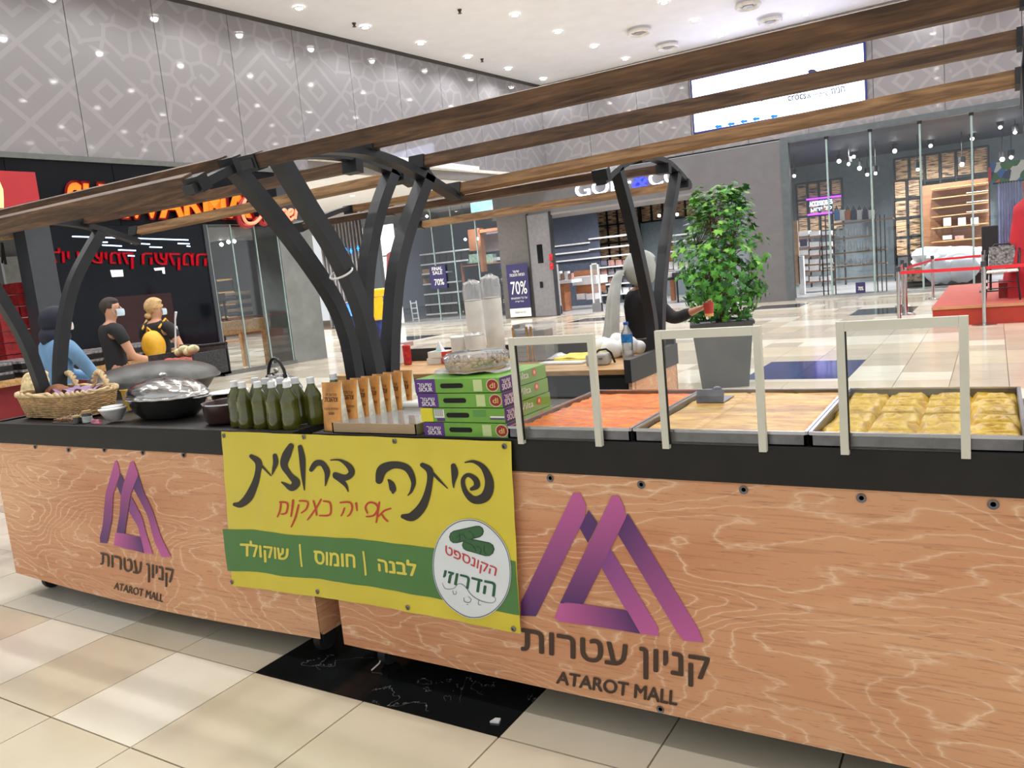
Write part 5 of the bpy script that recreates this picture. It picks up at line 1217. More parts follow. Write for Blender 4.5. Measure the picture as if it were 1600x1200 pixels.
one('coat_shelf', MB().bar(at(0, 373, 'W', -.5), at(48, 368, 'W', -.5), .12, .05), M_OAK, 'narrow wooden shelf on the pale inner wall at the left edge', 'shelf')
for (u, v) in ((3, 380), (44, 373)):
    p = at(u, v, 'W', -.5); one('shelf_bracket', MB().bar(p, p + Vector((-.3, .1, -.3)), .03).bar(p, p + Vector((0, 0, -.35)), .03), M_RACK, 'black iron bracket under the narrow wooden shelf, ' + ('left' if u < 20 else 'right'), 'bracket')
# counter of the food shop with packed trays
p0 = at(0, 632, 'Z', .86); 
t = thing('shop_counter', 'long light wood shop counter behind the basket at the left edge', 'counter', (-9.2, 4.6, 0))
mk('counter_top', MB().box(-10.6, -8.1, 3.0, 6.2, .86, .92), M_OAK, t); mk('counter_body', MB().box(-10.55, -8.2, 3.05, 6.15, 0, .86), mat('red_front', (130, 28, 34), .5), t)
r_ = random.Random(31)
for i in range(6):
    for j in range(2):
        for k in range(2):
            x, y = -8.35 - .42 * j, 3.35 + i * .46; z = .922 + k * .085
            tt = thing('deli_tray', 'black lidded deli tray on the shop counter, %s level, %s column, %s row' % (('lower', 'upper')[k], ORD[i], ('front', 'rear')[j]), 'tray', (x, y, z), 'stacked deli trays')
            mk('tray_base', MB().box(x - .17, x + .17, y - .19, y + .19, z, z + .05), mat('deli_black', (28, 27, 30), .3, var=.3, scale=20), tt)
            mk('tray_lid', MB().box(x - .165, x + .165, y - .185, y + .185, z + .05, z + .075), mat('deli_lid', (150, 146, 148), .2, var=.5, scale=16), tt)
# dark basket with pastries and ladle in front of the black window
bx, by = -5.42, 3.95
t = thing('serving_stand', 'dark mesh basket stand of red-dressed pastries behind the griddle', 'basket', (bx, by, 0))
mb = MB()
q = [(-.36, -.16, .96), (.36, -.16, .96), (.40, .16, 1.14), (-.36, .16, 1.14)]
mk('mesh_basket', MB().box(bx - .28, bx + .28, by + .14, by + .16, .9, 1.14).box(bx - .28, bx - .26, by - .16, by + .15, .9, 1.1).box(bx + .26, bx + .28, by - .16, by + .15, .9, 1.1).box(bx - .28, bx + .28, by - .16, by + .16, .9, .92), mat('dark_mesh', (58, 58, 60), .5, var=.5, scale=90), t)
mk('stand_leg', MB().box(bx - .03, bx + .03, by - .03, by + .03, 0, .9), M_RACK, t); mk('stand_base', MB().box(bx - .3, bx + .3, by - .2, by + .2, 0, .03), M_RACK, t)
mk('back_rim', MB().tube([(bx - .28, by + .15, 1.14), (bx, by + .15, 1.13), (bx + .28, by + .15, 1.14)], .014, 8), M_RACK, t)
mb = MB(); r_ = random.Random(6)
for i in range(30): mb.ball((bx + r_.uniform(-.2, .2), by + r_.uniform(-.12, .12), .98 + r_.random() * .05), .06, .05, .04, 8, 6)
o = mk('pastries', mb, mat('red_sauce', (176, 52, 30), .4, var=.5, scale=9), t, True); o['kind'] = 'stuff'
mb = MB(); [mb.ball((bx - .12 + i * .055, by + .02, 1.10 + .02 * (i % 2)), .045, .05, .035, 8, 6) for i in range(4)]
one('cauliflower_pile', mb, mat('cream_food', (222, 210, 160), .6, var=.3, scale=20), 'cream coloured flatbreads heaped on the dark mesh basket', 'bread', None, True)
one('ladle', MB().tube([(bx - .22, by + .05, 1.1), (bx - .2, by + .06, 1.25), (bx - .19, by + .07, 1.36), (bx - .165, by + .07, 1.42)], [.008, .006, .006, .01], 8), M_WHITE, 'white ladle handle standing up out of the dark mesh basket', 'ladle', None, True)
one('price_tag', wb_(at(264, 516, 'W', 0).y, at(277, 516, 'W', 0).y, at(270, 522, 'W', 0).z, at(270, 510, 'W', 0).z, .02, .0), M_WHITE, 'small white notice on the black window above the pastries', 'sign')
# ---- glass shop beside it
struct('window_1', wb_(10.5, 12.2, .08, 3.1, 0, -.015), M_LGLASS, 'tall glass shop window between the black front and the concrete pillar')
gw = bpy.data.objects['window_1']
for y in (10.52, 11.05, 11.62, 12.18): mk('pane_edge', wb_(y - .012, y + .012, .08, 3.1, .004, -.02), mat('pale_edge', (150, 172, 170), .2), gw)
struct('trim_4', wb_(10.42, 12.25, 0, .08, .03, -.06), mat('grey_trim', (98, 100, 98)), 'low metal track under the tall glass window')
struct('wall_shop', wb_(9.6, 13.2, 0, 4.1, -5.9, -6.0), mat('mid_grey_wall', (176, 180, 184), .6), 'grey inner wall of the glass shop')
struct('wall_upper', wb_(12.3, 13.15, 3.05, 4.1, .0, -.2), mat('slate_post', (54, 58, 64)), 'slate strip over the concrete pillar')
pl = struct('wall_pillar', wb_(12.2, 13.1, 0, 3.1, .02, -.8), mat('raw_concrete', (118, 121, 119), .7, var=.12, scale=3, bump=.2), 'pale concrete pillar with board marks at the end of the left shops')
spot(wx(11.3) - 2.5, 11.3, 2.9, 500, 2.6); spot(wx(12.) - 4.5, 12.2, 2.9, 400, 2.6)
for (u, v) in ((340, 372), (352, 368), (346, 382), (357, 378), (366, 377)):
    p = at(u, v, 'W', -3.2); tt = one('track_spot', MB().ball(p, .045), M_LAMP, 'glowing ceiling lamp inside the glass shop, %s' % {340: 'leftmost', 352: 'topmost', 346: 'lowest', 357: 'second from the right', 366: 'rightmost'}[u], 'lamp'); mk('stem', MB().tube([p + Vector((0, 0, .04)), (p.x, p.y, 2.99)], .008, 5), M_RACK, tt)
t = thing('display_table', 'light wood table with drawer front inside the glass shop', 'table', (wx(11.3) - 1.2, 11.3, 0))
xx = wx(11.4) - .9
mk('table_top', MB().box(xx - .5, xx + .35, 10.7, 12.1, 1.0, 1.06), M_OAK, t); mk('drawer_front', MB().box(xx + .30, xx + .34, 10.75, 12.05, .78, 1.0), M_OAK, t)
for (dx, y) in ((.3, 10.76), (.3, 12.04), (-.45, 10.76), (-.45, 12.04)): mk('leg', MB().box(xx + dx - .04, xx + dx + .04, y - .04, y + .04, 0, 1.0), M_OAK, t)
for k in range(7):
    one('folded_jeans', MB().box(xx - .2, xx + .15, 11.55, 11.95, 1.062 + k * .09, 1.13 + k * .09, bev=.01), mat('dark_denim', (46, 48, 58), .8, var=.2) if k % 2 else mat('sand_denim', (130, 116, 100), .8), 'folded trousers on the wood table in the glass shop, %s from the bottom' % ORD[k], 'clothes', 'folded trousers pile')
for k in range(3):
    y = 10.85 + k * .28; one('mannequin_stand', MB().tube([(xx - .1, y, 1.06), (xx - .1, y, 1.5)], .02, 8).lathe((xx - .1, y, 1.06), [(.001, 0), (.1, 0), (.1, .02), (.001, .02)], 14).bar((xx - .22, y, 1.5), (xx + .02, y, 1.5), .02), M_RACK, 'black display stand on the wood table, %s from the left' % ORD[k], 'stand')
for k in range(5):
    p = wx(10.8 + k * .3) - 4.6; one('hanging_clothes', MB().box(p - .1, p + .1, 10.3 + k * .55, 10.7 + k * .55, 1.1, 1.9, bev=.04), mat('cloth_%d' % k, [(200, 80, 80), (190, 196, 210), (70, 110, 150), (210, 190, 150), (180, 110, 150)][k], .8, var=.3), 'clothes on the rear rail of the glass shop, %s from the left' % ORD[k], 'clothes', 'clothes on the rear rail')
t = thing('clothes_rail', 'black clothes rail deep inside the glass shop', 'rail', (wx(11.5) - 4.6, 11.5, 0)); mk('top_bar', MB().bar((wx(10.8) - 4.6, 10.1, 1.92), (wx(12) - 4.4, 13.2, 1.92), .04), M_RACK, t)
for y in (10.1, 13.2): mk('upright', MB().bar((wx(y) - 4.55, y, 0), (wx(y) - 4.55, y, 1.92), .04), M_RACK, t)
t = thing('shelf_rack', 'narrow wooden shelf rack beside the concrete pillar in the glass shop', 'shelf', (wx(12) - 3, 12.85, 0))
for k in range(6): z = .5 + k * .3; mk('shelf_board', MB().box(wx(12) - 3.3, wx(12) - 2.7, 12.6, 13.1, z, z + .03), M_OAK, t)
for y in (12.6, 13.08): mk('upright', MB().box(wx(12) - 3.3, wx(12) - 3.26, y, y + .02, 0, 2.1).box(wx(12) - 2.74, wx(12) - 2.7, y, y + .02, 0, 2.1), M_RACK, t)
# ---- arcade ride by the pillar
ax_, ay = -13.1, 14.6
t = thing('arcade_machine', 'yellow and blue lit arcade ride behind the steel branches', 'arcade machine', (ax_, ay, 0))
mk('cabinet', MB().box(ax_ - .4, ax_ + .5, ay - .3, ay + .4, .2, 1.2, bev=.08), mat('arcade_blue', (40, 60, 130), .3, var=.5, scale=5, coat=.4), t)
mk('yellow_hood', MB().box(ax_ + .05, ax_ + .7, ay - .4, ay + .2, 1.25, 1.45, bev=.05).box(ax_ + .5, ax_ + .66, ay - .35, ay, .7, 1.3, bev=.05), mat('arcade_yellow', (236, 192, 24), .3, coat=.4), t)
mk('lit_panel', MB().box(ax_ - .35, ax_ + .1, ay - .34, ay - .3, .85, 1.15), mat('arcade_lit', (90, 150, 255), .4, var=.4, scale=20, emis=1.2), t)
mk('wheel', MB().lathe((ax_ + .75, ay - .3, .1), [(.02, 0), (.3, .02), (.3, .16), (.02, .18)], 20), mat('rubber', (36, 34, 33)), t); mk('base', MB().box(ax_ - .5, ax_ + 1.0, ay - .45, ay + .5, 0, .1), mat('ride_pink', (150, 120, 120), .5), t)
mk('blue_bulb', MB().ball((ax_ + .1, ay - .36, .7), .04), mat('blue_bulb', (60, 90, 255), .4, emis=8, var=0), t)
# ---- side hall: slatted shop front, white light boxes
t = thing('slat_screen', 'dark shop front screened by thin pale vertical slats in the side hall', 'screen', (-23, 24, 0))
x0, x1, _, _ = xz(503, 345, 592, 480, 24.0)
mk('back_panel', MB().box(x0, x1, 24.1, 24.2, 0, 4.3), mat('plum_black', (44, 42, 56), .5), t)
for k in range(17):
    x = x0 + (x1 - x0) * (k + .5) / 17; mk('slat', MB().box(x - .035, x + .035, 24.0, 24.1, .02, 4.2), mat('slat_grey', (150, 146, 148), .5), t)
ng = mat('neon_blue', (60, 160, 255), .4, var=0, emis=1.5)
for i, (u, v) in enumerate(((535, 392), (541, 391), (549, 392), (560, 388))):
    x, z = at(u, v, 'Y', 23.9).x, at(u, v, 'Y', 23.9).z; one('neon_sign', MB().box(x - .02, x + .02, 23.86, 23.9, z - .1, z + .1).box(x - .07, x + .06, 23.86, 23.9, z - .015, z + .015), ng, 'small blue neon mark on the slatted front, %s from the left' % ORD[i], 'neon sign', 'blue neon marks')
t = thing('light_box', 'bright white backlit poster box with a red dress beside the slats', 'light box', (-19.8, 23.6, 0)); 
mk('lit_face', ub(598, 350, 621, 512, 23.6, .1), mat('lightbox_white', (250, 246, 238), .5, var=.02, emis=1.6), t); mk('frame', ub(594, 348, 598, 480, 23.55, .2).box(*(xz(598, 398, 621, 400, 23.55)[:2] + (23.55, 23.6) + xz(598, 398, 621, 400, 23.55)[2:])), M_RACK, t)
mb = MB(); poly(mb, [(604, 397), (610, 393), (614, 400), (612, 415), (614, 432), (603, 432), (604, 412)], lambda u, v: at(u, v, 'Y', 23.54)); mk('dress_print', mb, mat('dress_red', (206, 30, 46), .5), t)
one('exit_sign', ub(735, 311, 768, 330, 20.5, .06), mat('exit_screen', (150, 200, 235), .4, var=.5, scale=4, emis=1.2), 'small bluish lit display hanging under the side hall ceiling', 'sign')
one('sign_wire', MB().tube([(at(738, 312, 'Y', 20.5).x, 20.53, at(738, 312, 'Y', 20.5).z), (at(738, 312, 'Y', 20.5).x, 20.53, 4.44)], .01, 6), M_RACK, 'thin wire holding the small lit display', 'wire')
spot(-22, 21.5, 4.3, 500, 2.4); spot(-24.5, 21.5, 4.3, 500, 2.4)  # two spots added to brighten the slats, no fixtures modelled
# ---- dark shop window left of the pier
xa, xb = -20.2, -14.2
struct('window_2', MB().box(xa, xb, 22.95, 22.97, .1, 4.4), M_LGLASS, 'large dark shop window behind the foam cups'); gw = bpy.data.objects['window_2']
for u in (682, 713, 750): 
    x = at(u, 430, 'Y', 22.95).x; mk('pane_edge', MB().box(x - .02, x + .02, 22.94, 22.98, .1, 4.4), MATS['pale_edge'], gw)
struct('trim_5', MB().box(xa, xb, 22.85, 23.0, 0, .1), mat('light_metal', (170, 172, 174), .3, .5), 'metal sill of the dark shop window')
struct('wall_inner', MB().box(-22, -12.9, 28, 28.1, 0, 4.4), mat('slate_blue', (72, 80, 96), .6), 'slate blue back wall inside the dark shop'); struct('wall_inner', MB().box(-20.4, -20.3, 23.2, 28, 0, 4.4), mat('slate_blue', (72, 80, 96)), 'slate blue side wall inside the dark shop')
struct('floor_inner', MB().box(-22, 6, 23.0, 31, -.01, .012), mat('shop_floor', (178, 176, 176), .3), 'pale floor of the shops behind the glass')
struct('ceiling_inner', MB().box(-13, 6, 23.3, 31, 4.34, 4.4), mat('navy_ceiling', (40, 46, 58), .6), 'dark ceiling inside the far shops')
spot(-17, 25.5, 4.2, 300, 2.6); spot(-15, 25, 4.2, 260, 2.6)
bn = mat('grey_bin', (34, 37, 43), .6)
t = thing('goods_shelf', 'white shelf boards full of dark boxes behind the dark window', 'shelf', (-19, 27, 0))
SH = [(643, 399, 735, 391), (645, 415, 735, 407), (647, 430, 700, 425), (648, 446, 715, 440), (650, 461, 720, 456), (652, 478, 718, 472), (655, 494, 718, 486)]
for i, (u0, v0, u1, v1) in enumerate(SH):
    a, b = at(u0, v0, 'Y', 26.6), at(u1, v1, 'Y', 26.6); z = (a.z + b.z) / 2; mk('shelf_board', MB().box(a.x, b.x, 26.4, 26.9, z - .03, z + .03), M_WHITE, t)
    if i < 6:
        n = 8 if i in (0,) else 6
        for k in range(n):
            x = a.x + .12 + (b.x - a.x - .1) * k / n; w = (b.x - a.x) / n * .8
            if i in (0, 4, 5): one('storage_box', MB().box(x, x + w, 26.45, 26.8, z - .46, z - .18 if False else z - .08), bn, 'dark storage box on the white shelves, %s level, %s from the left' % (ORD[i], ORD[k]), 'box', 'dark storage boxes')
            elif i in (1, 2) and k < 2: one('tan_basket', MB().box(x, x + w, 26.45, 26.8, z - .42, z - .18), mat('tan_basket', (176, 130, 90), .6, var=.3, scale=8), 'tan basket on the white shelves, %s level, %s' % (ORD[i], ('left', 'right')[k]), 'basket', 'tan baskets')
t = thing('wood_unit', 'orange wood framed display unit in the dark shop', 'cabinet', (-15.5, 26, 0)); WD = mat('orange_wood', (168, 110, 76), .5, var=.12, scale=6, stretch=(1, 1, 4))
mk('side_panel', ub(732, 358, 748, 392, 26.5, .4), WD, t); mk('frame', ub(748, 356, 796, 361, 26.2, .3).box(*(xz(748, 356, 752, 425, 26.2)[:2] + (26.2, 26.5) + xz(748, 356, 752, 425, 26.2)[2:])), WD, t); mk('back_board', ub(752, 361, 796, 392, 26.7, .1), mat('mauve_grey', (126, 112, 116), .6), t); mk('long_shelf', ub(722, 411.5, 796, 413, 26.4, .5), WD, t); mk('shelf_leg', ub(724, 412, 726, 497, 26.5, .1), WD, t)
t = thing('wire_rack', 'dark grid rack holding small white goods in the dark shop', 'rack', (-15.2, 25, 0))
for u in range(768, 798, 5): mk('upright', ub(u, 432, u + 1, 492, 25.0, .04), M_RACK, t)
mk('rack_foot', ub(768, 488, 797, 497, 25.0, .3), M_RACK, t)
for v in range(430, 495, 8): mk('rail', ub(768, v, 797, v + 1.2, 25.0, .04), M_RACK, t)
for k in range(8): 
    u, v = 769 + (k * 11) % 26, 402 + k * 11; one('small_goods', ub(u, v, u + 8, v + 5, 25.2, .2), (M_WHITE, mat('blue_goods', (70, 74, 150), .5), mat('peach_goods', (226, 160, 110), .5))[k % 3], 'small packet on the dark grid rack, %s from the top' % ORD[k], 'packet', 'packets on the grid rack')
for i, (u0, u1) in enumerate(((729, 751), (760, 770))): one('green_box', ub(u0, 397, u1, 411, 26.5, .3), mat('mint_box', (150, 178, 160), .6, var=.3, scale=10), 'mint green patterned box on the top shelf, ' + ('left' if i == 0 else 'right'), 'box')
t = thing('step_ladder', 'white step ladder leaning by the shelves in the dark shop', 'ladder', (-18.8, 24.2, 0)); 
for s in (0, 9): mk('rail', MB().bar(at(641 + s, 470, 'Y', 24.2), at(646 + s, 503, 'Y', 24.0), .04), M_WHITE, t)
for k in range(4): mk('rung', MB().bar(at(642 + k * 1.3, 474 + k * 8, 'Y', 24.15), at(651 + k * 1.3, 473 + k * 8, 'Y', 24.15), .04), M_WHITE, t)
# sale posters
def poster(u0, v0, u1, v1, Y, lines, lab, foot=None):
    t = thing('sale_poster', lab, 'poster', (at(u0, v1, 'Y', Y).x, Y, at(u0, v1, 'Y', Y).z)); mk('sheet', ub(u0, v0, u1, v1, Y, .02), M_NAVY, t)
    x0, x1, z0, z1 = xz(u0, v0, u1, v1, Y); mb = MB(); P = lambda a, b: Vector((x0 + (x1 - x0) * a, Y - .006, z1 - (z1 - z0) * b))
    if foot: poly(mb, [(0, foot), (1, foot), (1, 1), (0, 1)], lambda a, b: P(a, b) + Vector((0, .003, 0)), [WH] * 4)
    for (s, a0, b0, a1, b1, c) in lines: text(mb, s, ((a0, b0), (a1, b0), (a1, b1), (a0, b1)), P, .02, col=c)
    mk('poster_print', mb, M_PRINT, t, fixn=False)
poster(672, 415, 697, 451, 22.9, [('FINAL', .18, .05, .82, .2, WH), ('SALE', .2, .23, .8, .38, WH), ('70%', .25, .58, .85, .85, WH)], 'small navy sale poster on the dark window')
poster(794, 412, 827, 495, 22.7, [('רועיש', .3, .12, .6, .16, WH), ('תובטהו תוחנה', .15, .18, .85, .23, WH), ('70%', .15, .33, .9, .57, WH), ('םיעצבמה לכ לע', .12, .62, .88, .66, WH), ('היינק לכב', .3, .69, .7, .73, WH), ('GOLF & CO', .25, .9, .75, .93, DK)], 'tall navy sale banner standing before the brown-grey pier', .84)
# ---- lettering on the grey fascia
sg = thing('lit_sign', 'white and blue backlit letters on the grey fascia', 'sign', (-10, 22.8, 3.6)); P = lambda u, v: at(u, v, 'Y', 22.82)
LW = mat('letter_white', (250, 250, 255), .4, var=0, emis=3.5); LB_ = mat('letter_blue', (40, 50, 240), .4, var=0, emis=4)
mb = MB(); text(mb, 'GOLF', ((898, 286), (984, 273), (985, 297), (899, 309)), P, .0, thick=(0, .06, 0), col=(1, .99, 1, 1)); text(mb, 'CO', ((1013, 268), (1062, 261), (1063, 285), (1014, 291)), P, 0, thick=(0, .06, 0), col=(1, .99, 1, 1)); mk('white_letters', mb, LW, sg, fixn=False)
mb = MB(); text(mb, '&', ((987, 271), (1011, 268), (1012, 292), (988, 296)), P, .02, thick=(0, .06, 0), col=(1, .99, 1, 1)); mk('blue_letter', mb, LB_, sg, fixn=False)
P = lambda u, v: at(u, v, 'Y', 22.88); mb = MB(); text(mb, 'GOLF', ((898, 286), (984, 273), (985, 297), (899, 309)), P, .015, col=(1, .99, 1, 1)); text(mb, 'CO', ((1013, 268), (1062, 261), (1063, 285), (1014, 291)), P, .015, col=(1, .99, 1, 1)); mk('halo_backing', mb, mat('halo_blue', (40, 46, 150), .4, var=0, emis=.5), sg, fixn=False)
struct('wall_soffit', MB().box(-13.0, -5.9, 22.9, 24.5, 3.24, 3.32), M_GREY2, 'flat soffit over the wide shop opening')
# ---- carved wall squares (interiors)
def carved_mat():
    m, nt, b = nmat('carved_wood'); N = nt.nodes; L = nt.links; MATS['carved_wood'] = m
    tc = N.new('ShaderNodeTexCoord'); mp = N.new('ShaderNodeMapping'); mp.inputs['Scale'].default_value = (2.2, 1, 34); L.new(tc.outputs['Object'], mp.inputs[0])
    n = N.new('ShaderNodeTexNoise'); n.inputs['Scale'].default_value = 1.2; n.inputs['Detail'].default_value = 1; L.new(mp.outputs[0], n.inputs['Vector'])
    r = N.new('ShaderNodeValToRGB'); r.color_ramp.interpolation = 'CONSTANT'; r.color_ramp.elements[0].position = 0; r.color_ramp.elements[0].color = lin((66, 48, 38)); r.color_ramp.elements[1].position = .47; r.color_ramp.elements[1].color = lin((192, 158, 120))
    L.new(n.outputs[0], r.inputs[0]); L.new(r.outputs[0], b.inputs['Base Color']); b.inputs['Roughness'].default_value = .6; return m
CARV = carved_mat()
def carved(u0, v0, u1, v1, Y, nx, nz, lab):
    x0, x1, z0, z1 = xz(u0, v0, u1, v1, Y); t = thing('carved_screen', lab, 'wall panel', ((x0 + x1) / 2, Y, z0)); f = .05
    for i in range(nx + 1): x = x0 + (x1 - x0) * i / nx; mk('frame_upright', MB().box(x - f / 2, x + f / 2, Y - .04, Y + .05, z0 if Y > 30.5 else .013, z1), M_RACK, t)
    for j in range(nz + 1): z = z0 + (z1 - z0) * j / nz; mk('frame_rail', MB().box(x0, x1, Y - .035, Y + .05, z - f / 2, z + f / 2), M_RACK, t)
    for i in range(nx):
        for j in range(nz):
            a, b = x0 + (x1 - x0) * i / nx, z0 + (z1 - z0) * j / nz; mk('carved_square', MB().box(a + f, a + (x1 - x0) / nx - f, Y, Y + .04, b + f, b + (z1 - z0) / nz - f), CARV, t)
struct('wall_inner', MB().box(-20, 6, 30.9, 31, 0, 4.4), mat('slate_teal', (118, 130, 136), .6), 'teal grey back wall of the far shops')
carved(918, 322, 1000, 408, 30.4, 5, 3, 'carved wood squares in a dark grid behind the wide shop opening, left block')
carved(1000, 310, 1165, 338, 30.84, 9, 1, 'long single row of carved wood squares above the plant')
carved(1245, 283, 1317, 362, 29.5, 4, 3, 'carved wood squares behind the purple neon, left block of the glass shop')
carved(1397, 238, 1545, 280, 29.5, 6, 1, 'top row of carved wood squares in the glass shop')
carved(1397, 280, 1440, 400, 29.4, 2, 4, 'two columns of carved squares beside the oak shelves')
# lights of the far shops
for (x, y) in ((-11, 26), (-8.5, 27), (-6.8, 25.5), (-3.5, 26.5), (-1.5, 27.5), (.5, 26), (2.4, 27)): spot(x, y, 4.25, 800, 2.7)
LP = [(1241, 275), (1311, 252), (1334, 245), (1326, 256.5), (1343, 263), (1355, 273), (1368, 271), (1398, 236), (1454, 228), (1434, 265), (1503, 257), (1519, 217), (1586, 207), (1566, 249), (1580, 246), (1563, 199)]
for i, (u, v) in enumerate(LP):
    p = at(u, v, 'Y', 26.5 + (i % 3)); t = thing('track_spot', 'glowing track spot under the dark ceiling of the glass shop, %s from the left' % ORD[i], 'lamp', tuple(p), 'track spots in the glass shop')
    mk('lamp_glow', MB().ball(p, (.045, .06, .05)[i % 3]), M_LAMP, t, True); mk('stem', MB().tube([p + Vector((0, .08, .1)), (p.x, p.y + .08, 4.36)], .012, 6), M_RACK, t); mk('lamp_can', MB().lathe((p.x, p.y + .08, p.z + .06), [(.001, 0), (.09, 0), (.09, .16), (.001, .16)], 12), M_RACK, t, True)
for i, (u, v) in enumerate(((667, 338), (727, 374), (746, 373), (1030, 337), (1058, 335), (1136, 322))):
    p = at(u, v, 'Y', 26); tt = one('track_spot', MB().ball(p, .05), M_LAMP, 'glowing lamp inside the far grey shop, %s from the left' % ORD[i], 'lamp', 'lamps in the grey shop', True); mk('stem', MB().tube([p + Vector((0, 0, .05)), (p.x, p.y, 4.35)], .008, 5), M_RACK, tt)
# ---- goods in the wide opening
t = thing('shelf_unit', 'long white shelves of folded goods in the wide shop opening', 'shelf', (-11.5, 28, 0))
for i, (u0, v0, u1, v1) in enumerate(((866, 385, 922, 379), (866, 397, 922, 392), (921, 373, 990, 366), (921, 390, 994, 382), (866, 409, 996, 396), (935, 419, 998, 412), (938, 432, 998, 427), (938, 446, 996, 440), (938, 461, 990, 458))):
    a, b = at(u0, v0, 'Y', 28), at(u1, v1, 'Y', 28); z = (a.z + b.z) / 2; mk('shelf_board', MB().box(a.x, b.x, 27.9, 28.4, z - .03, z + .025), M_WHITE, t)
for u in (920, 937, 998): mk('shelf_post', ub(u - 1, 375, u + 1, 466, 28.05, .06), M_RACK, t)
r_ = random.Random(17); gm = [mat('grey_towel', (120, 120, 124), .8, var=.15), M_WHITE, mat('rose_towel', (170, 130, 120), .8, var=.2), mat('blue_grey_towel', (96, 100, 116), .8)]
for j, v in enumerate((413, 427, 441, 456)):
    for k in range(5):
        u = 939 + k * 11.5; one('folded_towel', ub(u, v - 7, u + 9, v + 2, 28.0, .3), gm[r_.randrange(4)], 'folded towel pile on the white shelves, %s level, %s from the left' % (ORD[j], ORD[k]), 'towel', 'folded towels')
for j, (v, n) in enumerate(((381, 4), (393, 4))):
    for k in range(n): u = 893 + k * 7; one('black_basket', ub(u, v, u + 5.5, v + 8, 28.3, .3), M_RACK, 'small black basket on the upper left shelves, %s level, %s' % (ORD[j], ORD[k]), 'basket', 'small black baskets')
t = thing('bed_display', 'white bedding on a low brown display bed in the wide opening', 'bed', (at(917, 470, 'Y', 25.6).x, 25.6, 0))
mk('head_panel', ub(897, 422, 936, 437, 26.6, .1), WD, t); mk('mattress', ub(894, 432, 931, 445, 25.4, 1.0), M_WHITE, t); mk('bed_front', ub(900, 445, 930, 459, 25.5, .9), WD, t); mk('pillow', ub(901, 459, 914, 468, 25.3, .4), M_WHITE, t); mk('pillow', ub(916, 459, 930, 468, 25.3, .4), M_WHITE, t)
t = thing('sales_desk', 'orange wood sales desk with small goods at the left of the wide opening', 'counter', (at(880, 470, 'Y', 24.6).x, 24.6, 0)); mk('desk_front', ub(873, 442, 882, 486, 24.6, .5), WD, t); mk('desk_top', ub(868, 438, 893, 443, 24.5, .8), M_WHITE, t)
for k in range(4): one('counter_goods', ub(870 + k * 6, 424 + (k % 2) * 3, 875 + k * 6, 437, 24.7, .2), (M_WHITE, mat('rose_towel', (170, 130, 120)))[k % 2], 'small item on the orange wood sales desk, %s from the left' % ORD[k], 'goods', 'items on the sales desk')
for i, u in enumerate((861, 925)):
    t = thing('security_gate', 'clear anti-theft gate at the shop entrance, ' + ('left' if i == 0 else 'right'), 'gate', (at(u + 5, 480, 'Y', 23.4).x, 23.4, 0)); x0, x1, z0, z1 = xz(u, 411, u + 13, 488, 23.4)
    mk('clear_panel', MB().box(x0, x1, 23.4, 23.43, .3, z1), M_PLEXI, t); mk('gate_frame', MB().box(x0, x0 + .05, 23.38, 23.45, 0, z1).box(x1 - .05, x1, 23.38, 23.45, 0, z1).box(x0, x1, 23.38, 23.45, z1 - .04, z1), M_WHITE, t); mk('gate_foot', MB().box(x0, x1, 23.3, 23.5, 0, .3), mat('gate_grey', (120, 120, 124), .5), t)
t = thing('display_table', 'black framed table with white and grey bedding right of the steel column', 'table', (at(1060, 470, 'Y', 25.5).x, 25.5, 0)); mk('table_top', ub(1034, 434, 1080, 437, 25.5, .9), M_RACK, t)
for u in (1038, 1057, 1078): x = at(u, 450, 'Y', 25.55).x; mk('leg', MB().box(x, x + .04, 25.55, 25.61, .013, at(u, 437, 'Y', 25.55).z), M_RACK, t)
for k in range(3): one('bedding_pack', ub(1036 + k * 14, 426, 1048 + k * 14, 433.5, 25.6, .5), (M_WHITE, mat('dark_bedding', (70, 70, 76), .7), M_WHITE)[k], 'folded bedding pack on the black framed table, %s from the left' % ORD[k], 'bedding', 'bedding packs')
t = thing('upper_shelf', 'white upper shelves with jars right of the steel column', 'shelf', (at(1060, 420, 'Y', 26.5).x, 26.5, 1.2))
for v in (366, 376, 391, 421): mk('shelf_board', ub(1035, v, 1082, v + 2, 26.5, .4), M_WHITE, t)
for k in range(5): one('white_pot', ub(1037 + k * 8, 409, 1043 + k * 8, 420.5, 26.6, .2), M_WHITE, 'white kitchen pot on the shelf behind the plant, %s from the left' % ORD[k], 'pot', 'white kitchen pots')
mk('wood_post', ub(1044, 343, 1050, 470, 26.7, .2), WD, t)
# ---- big glass shop on the right
struct('window_3', MB().box(-4.75, 6, 22.95, 22.97, .06, 4.3), M_LGLASS, 'wide frameless glass front of the homeware shop'); gw = bpy.data.objects['window_3']
for u in (1295, 1363, 1440, 1520):
    x = at(u, 320, 'Y', 22.95).x; mk('pane_edge', MB().box(x - .022, x + .022, 22.93, 22.99, .06, 4.3), MATS['pale_edge'], gw)
    mk('corner_clip', MB().box(x - .05, x + .05, 22.92, 23.0, 4.2, 4.28), M_RACK, gw)
mk('frame_post', MB().box(-4.95, -4.74, 22.88, 23.1, 0, 4.36), mat('slate_frame', (88, 96, 100), .35), gw); mk('top_frame', MB().box(-4.95, 6, 22.9, 23.1, 4.27, 4.42), MATS['slate_frame'], gw)
struct('trim_6', MB().box(-4.95, 6, 22.9, 23.05, 0, .06), MATS['light_metal'], 'bright metal sill of the homeware shop front')
struct('wall_inner', MB().box(-7.0, -6.9, 23.6, 31, 0, 4.4), mat('slate_grey2', (120, 126, 130), .6), 'side wall between the two far shops')
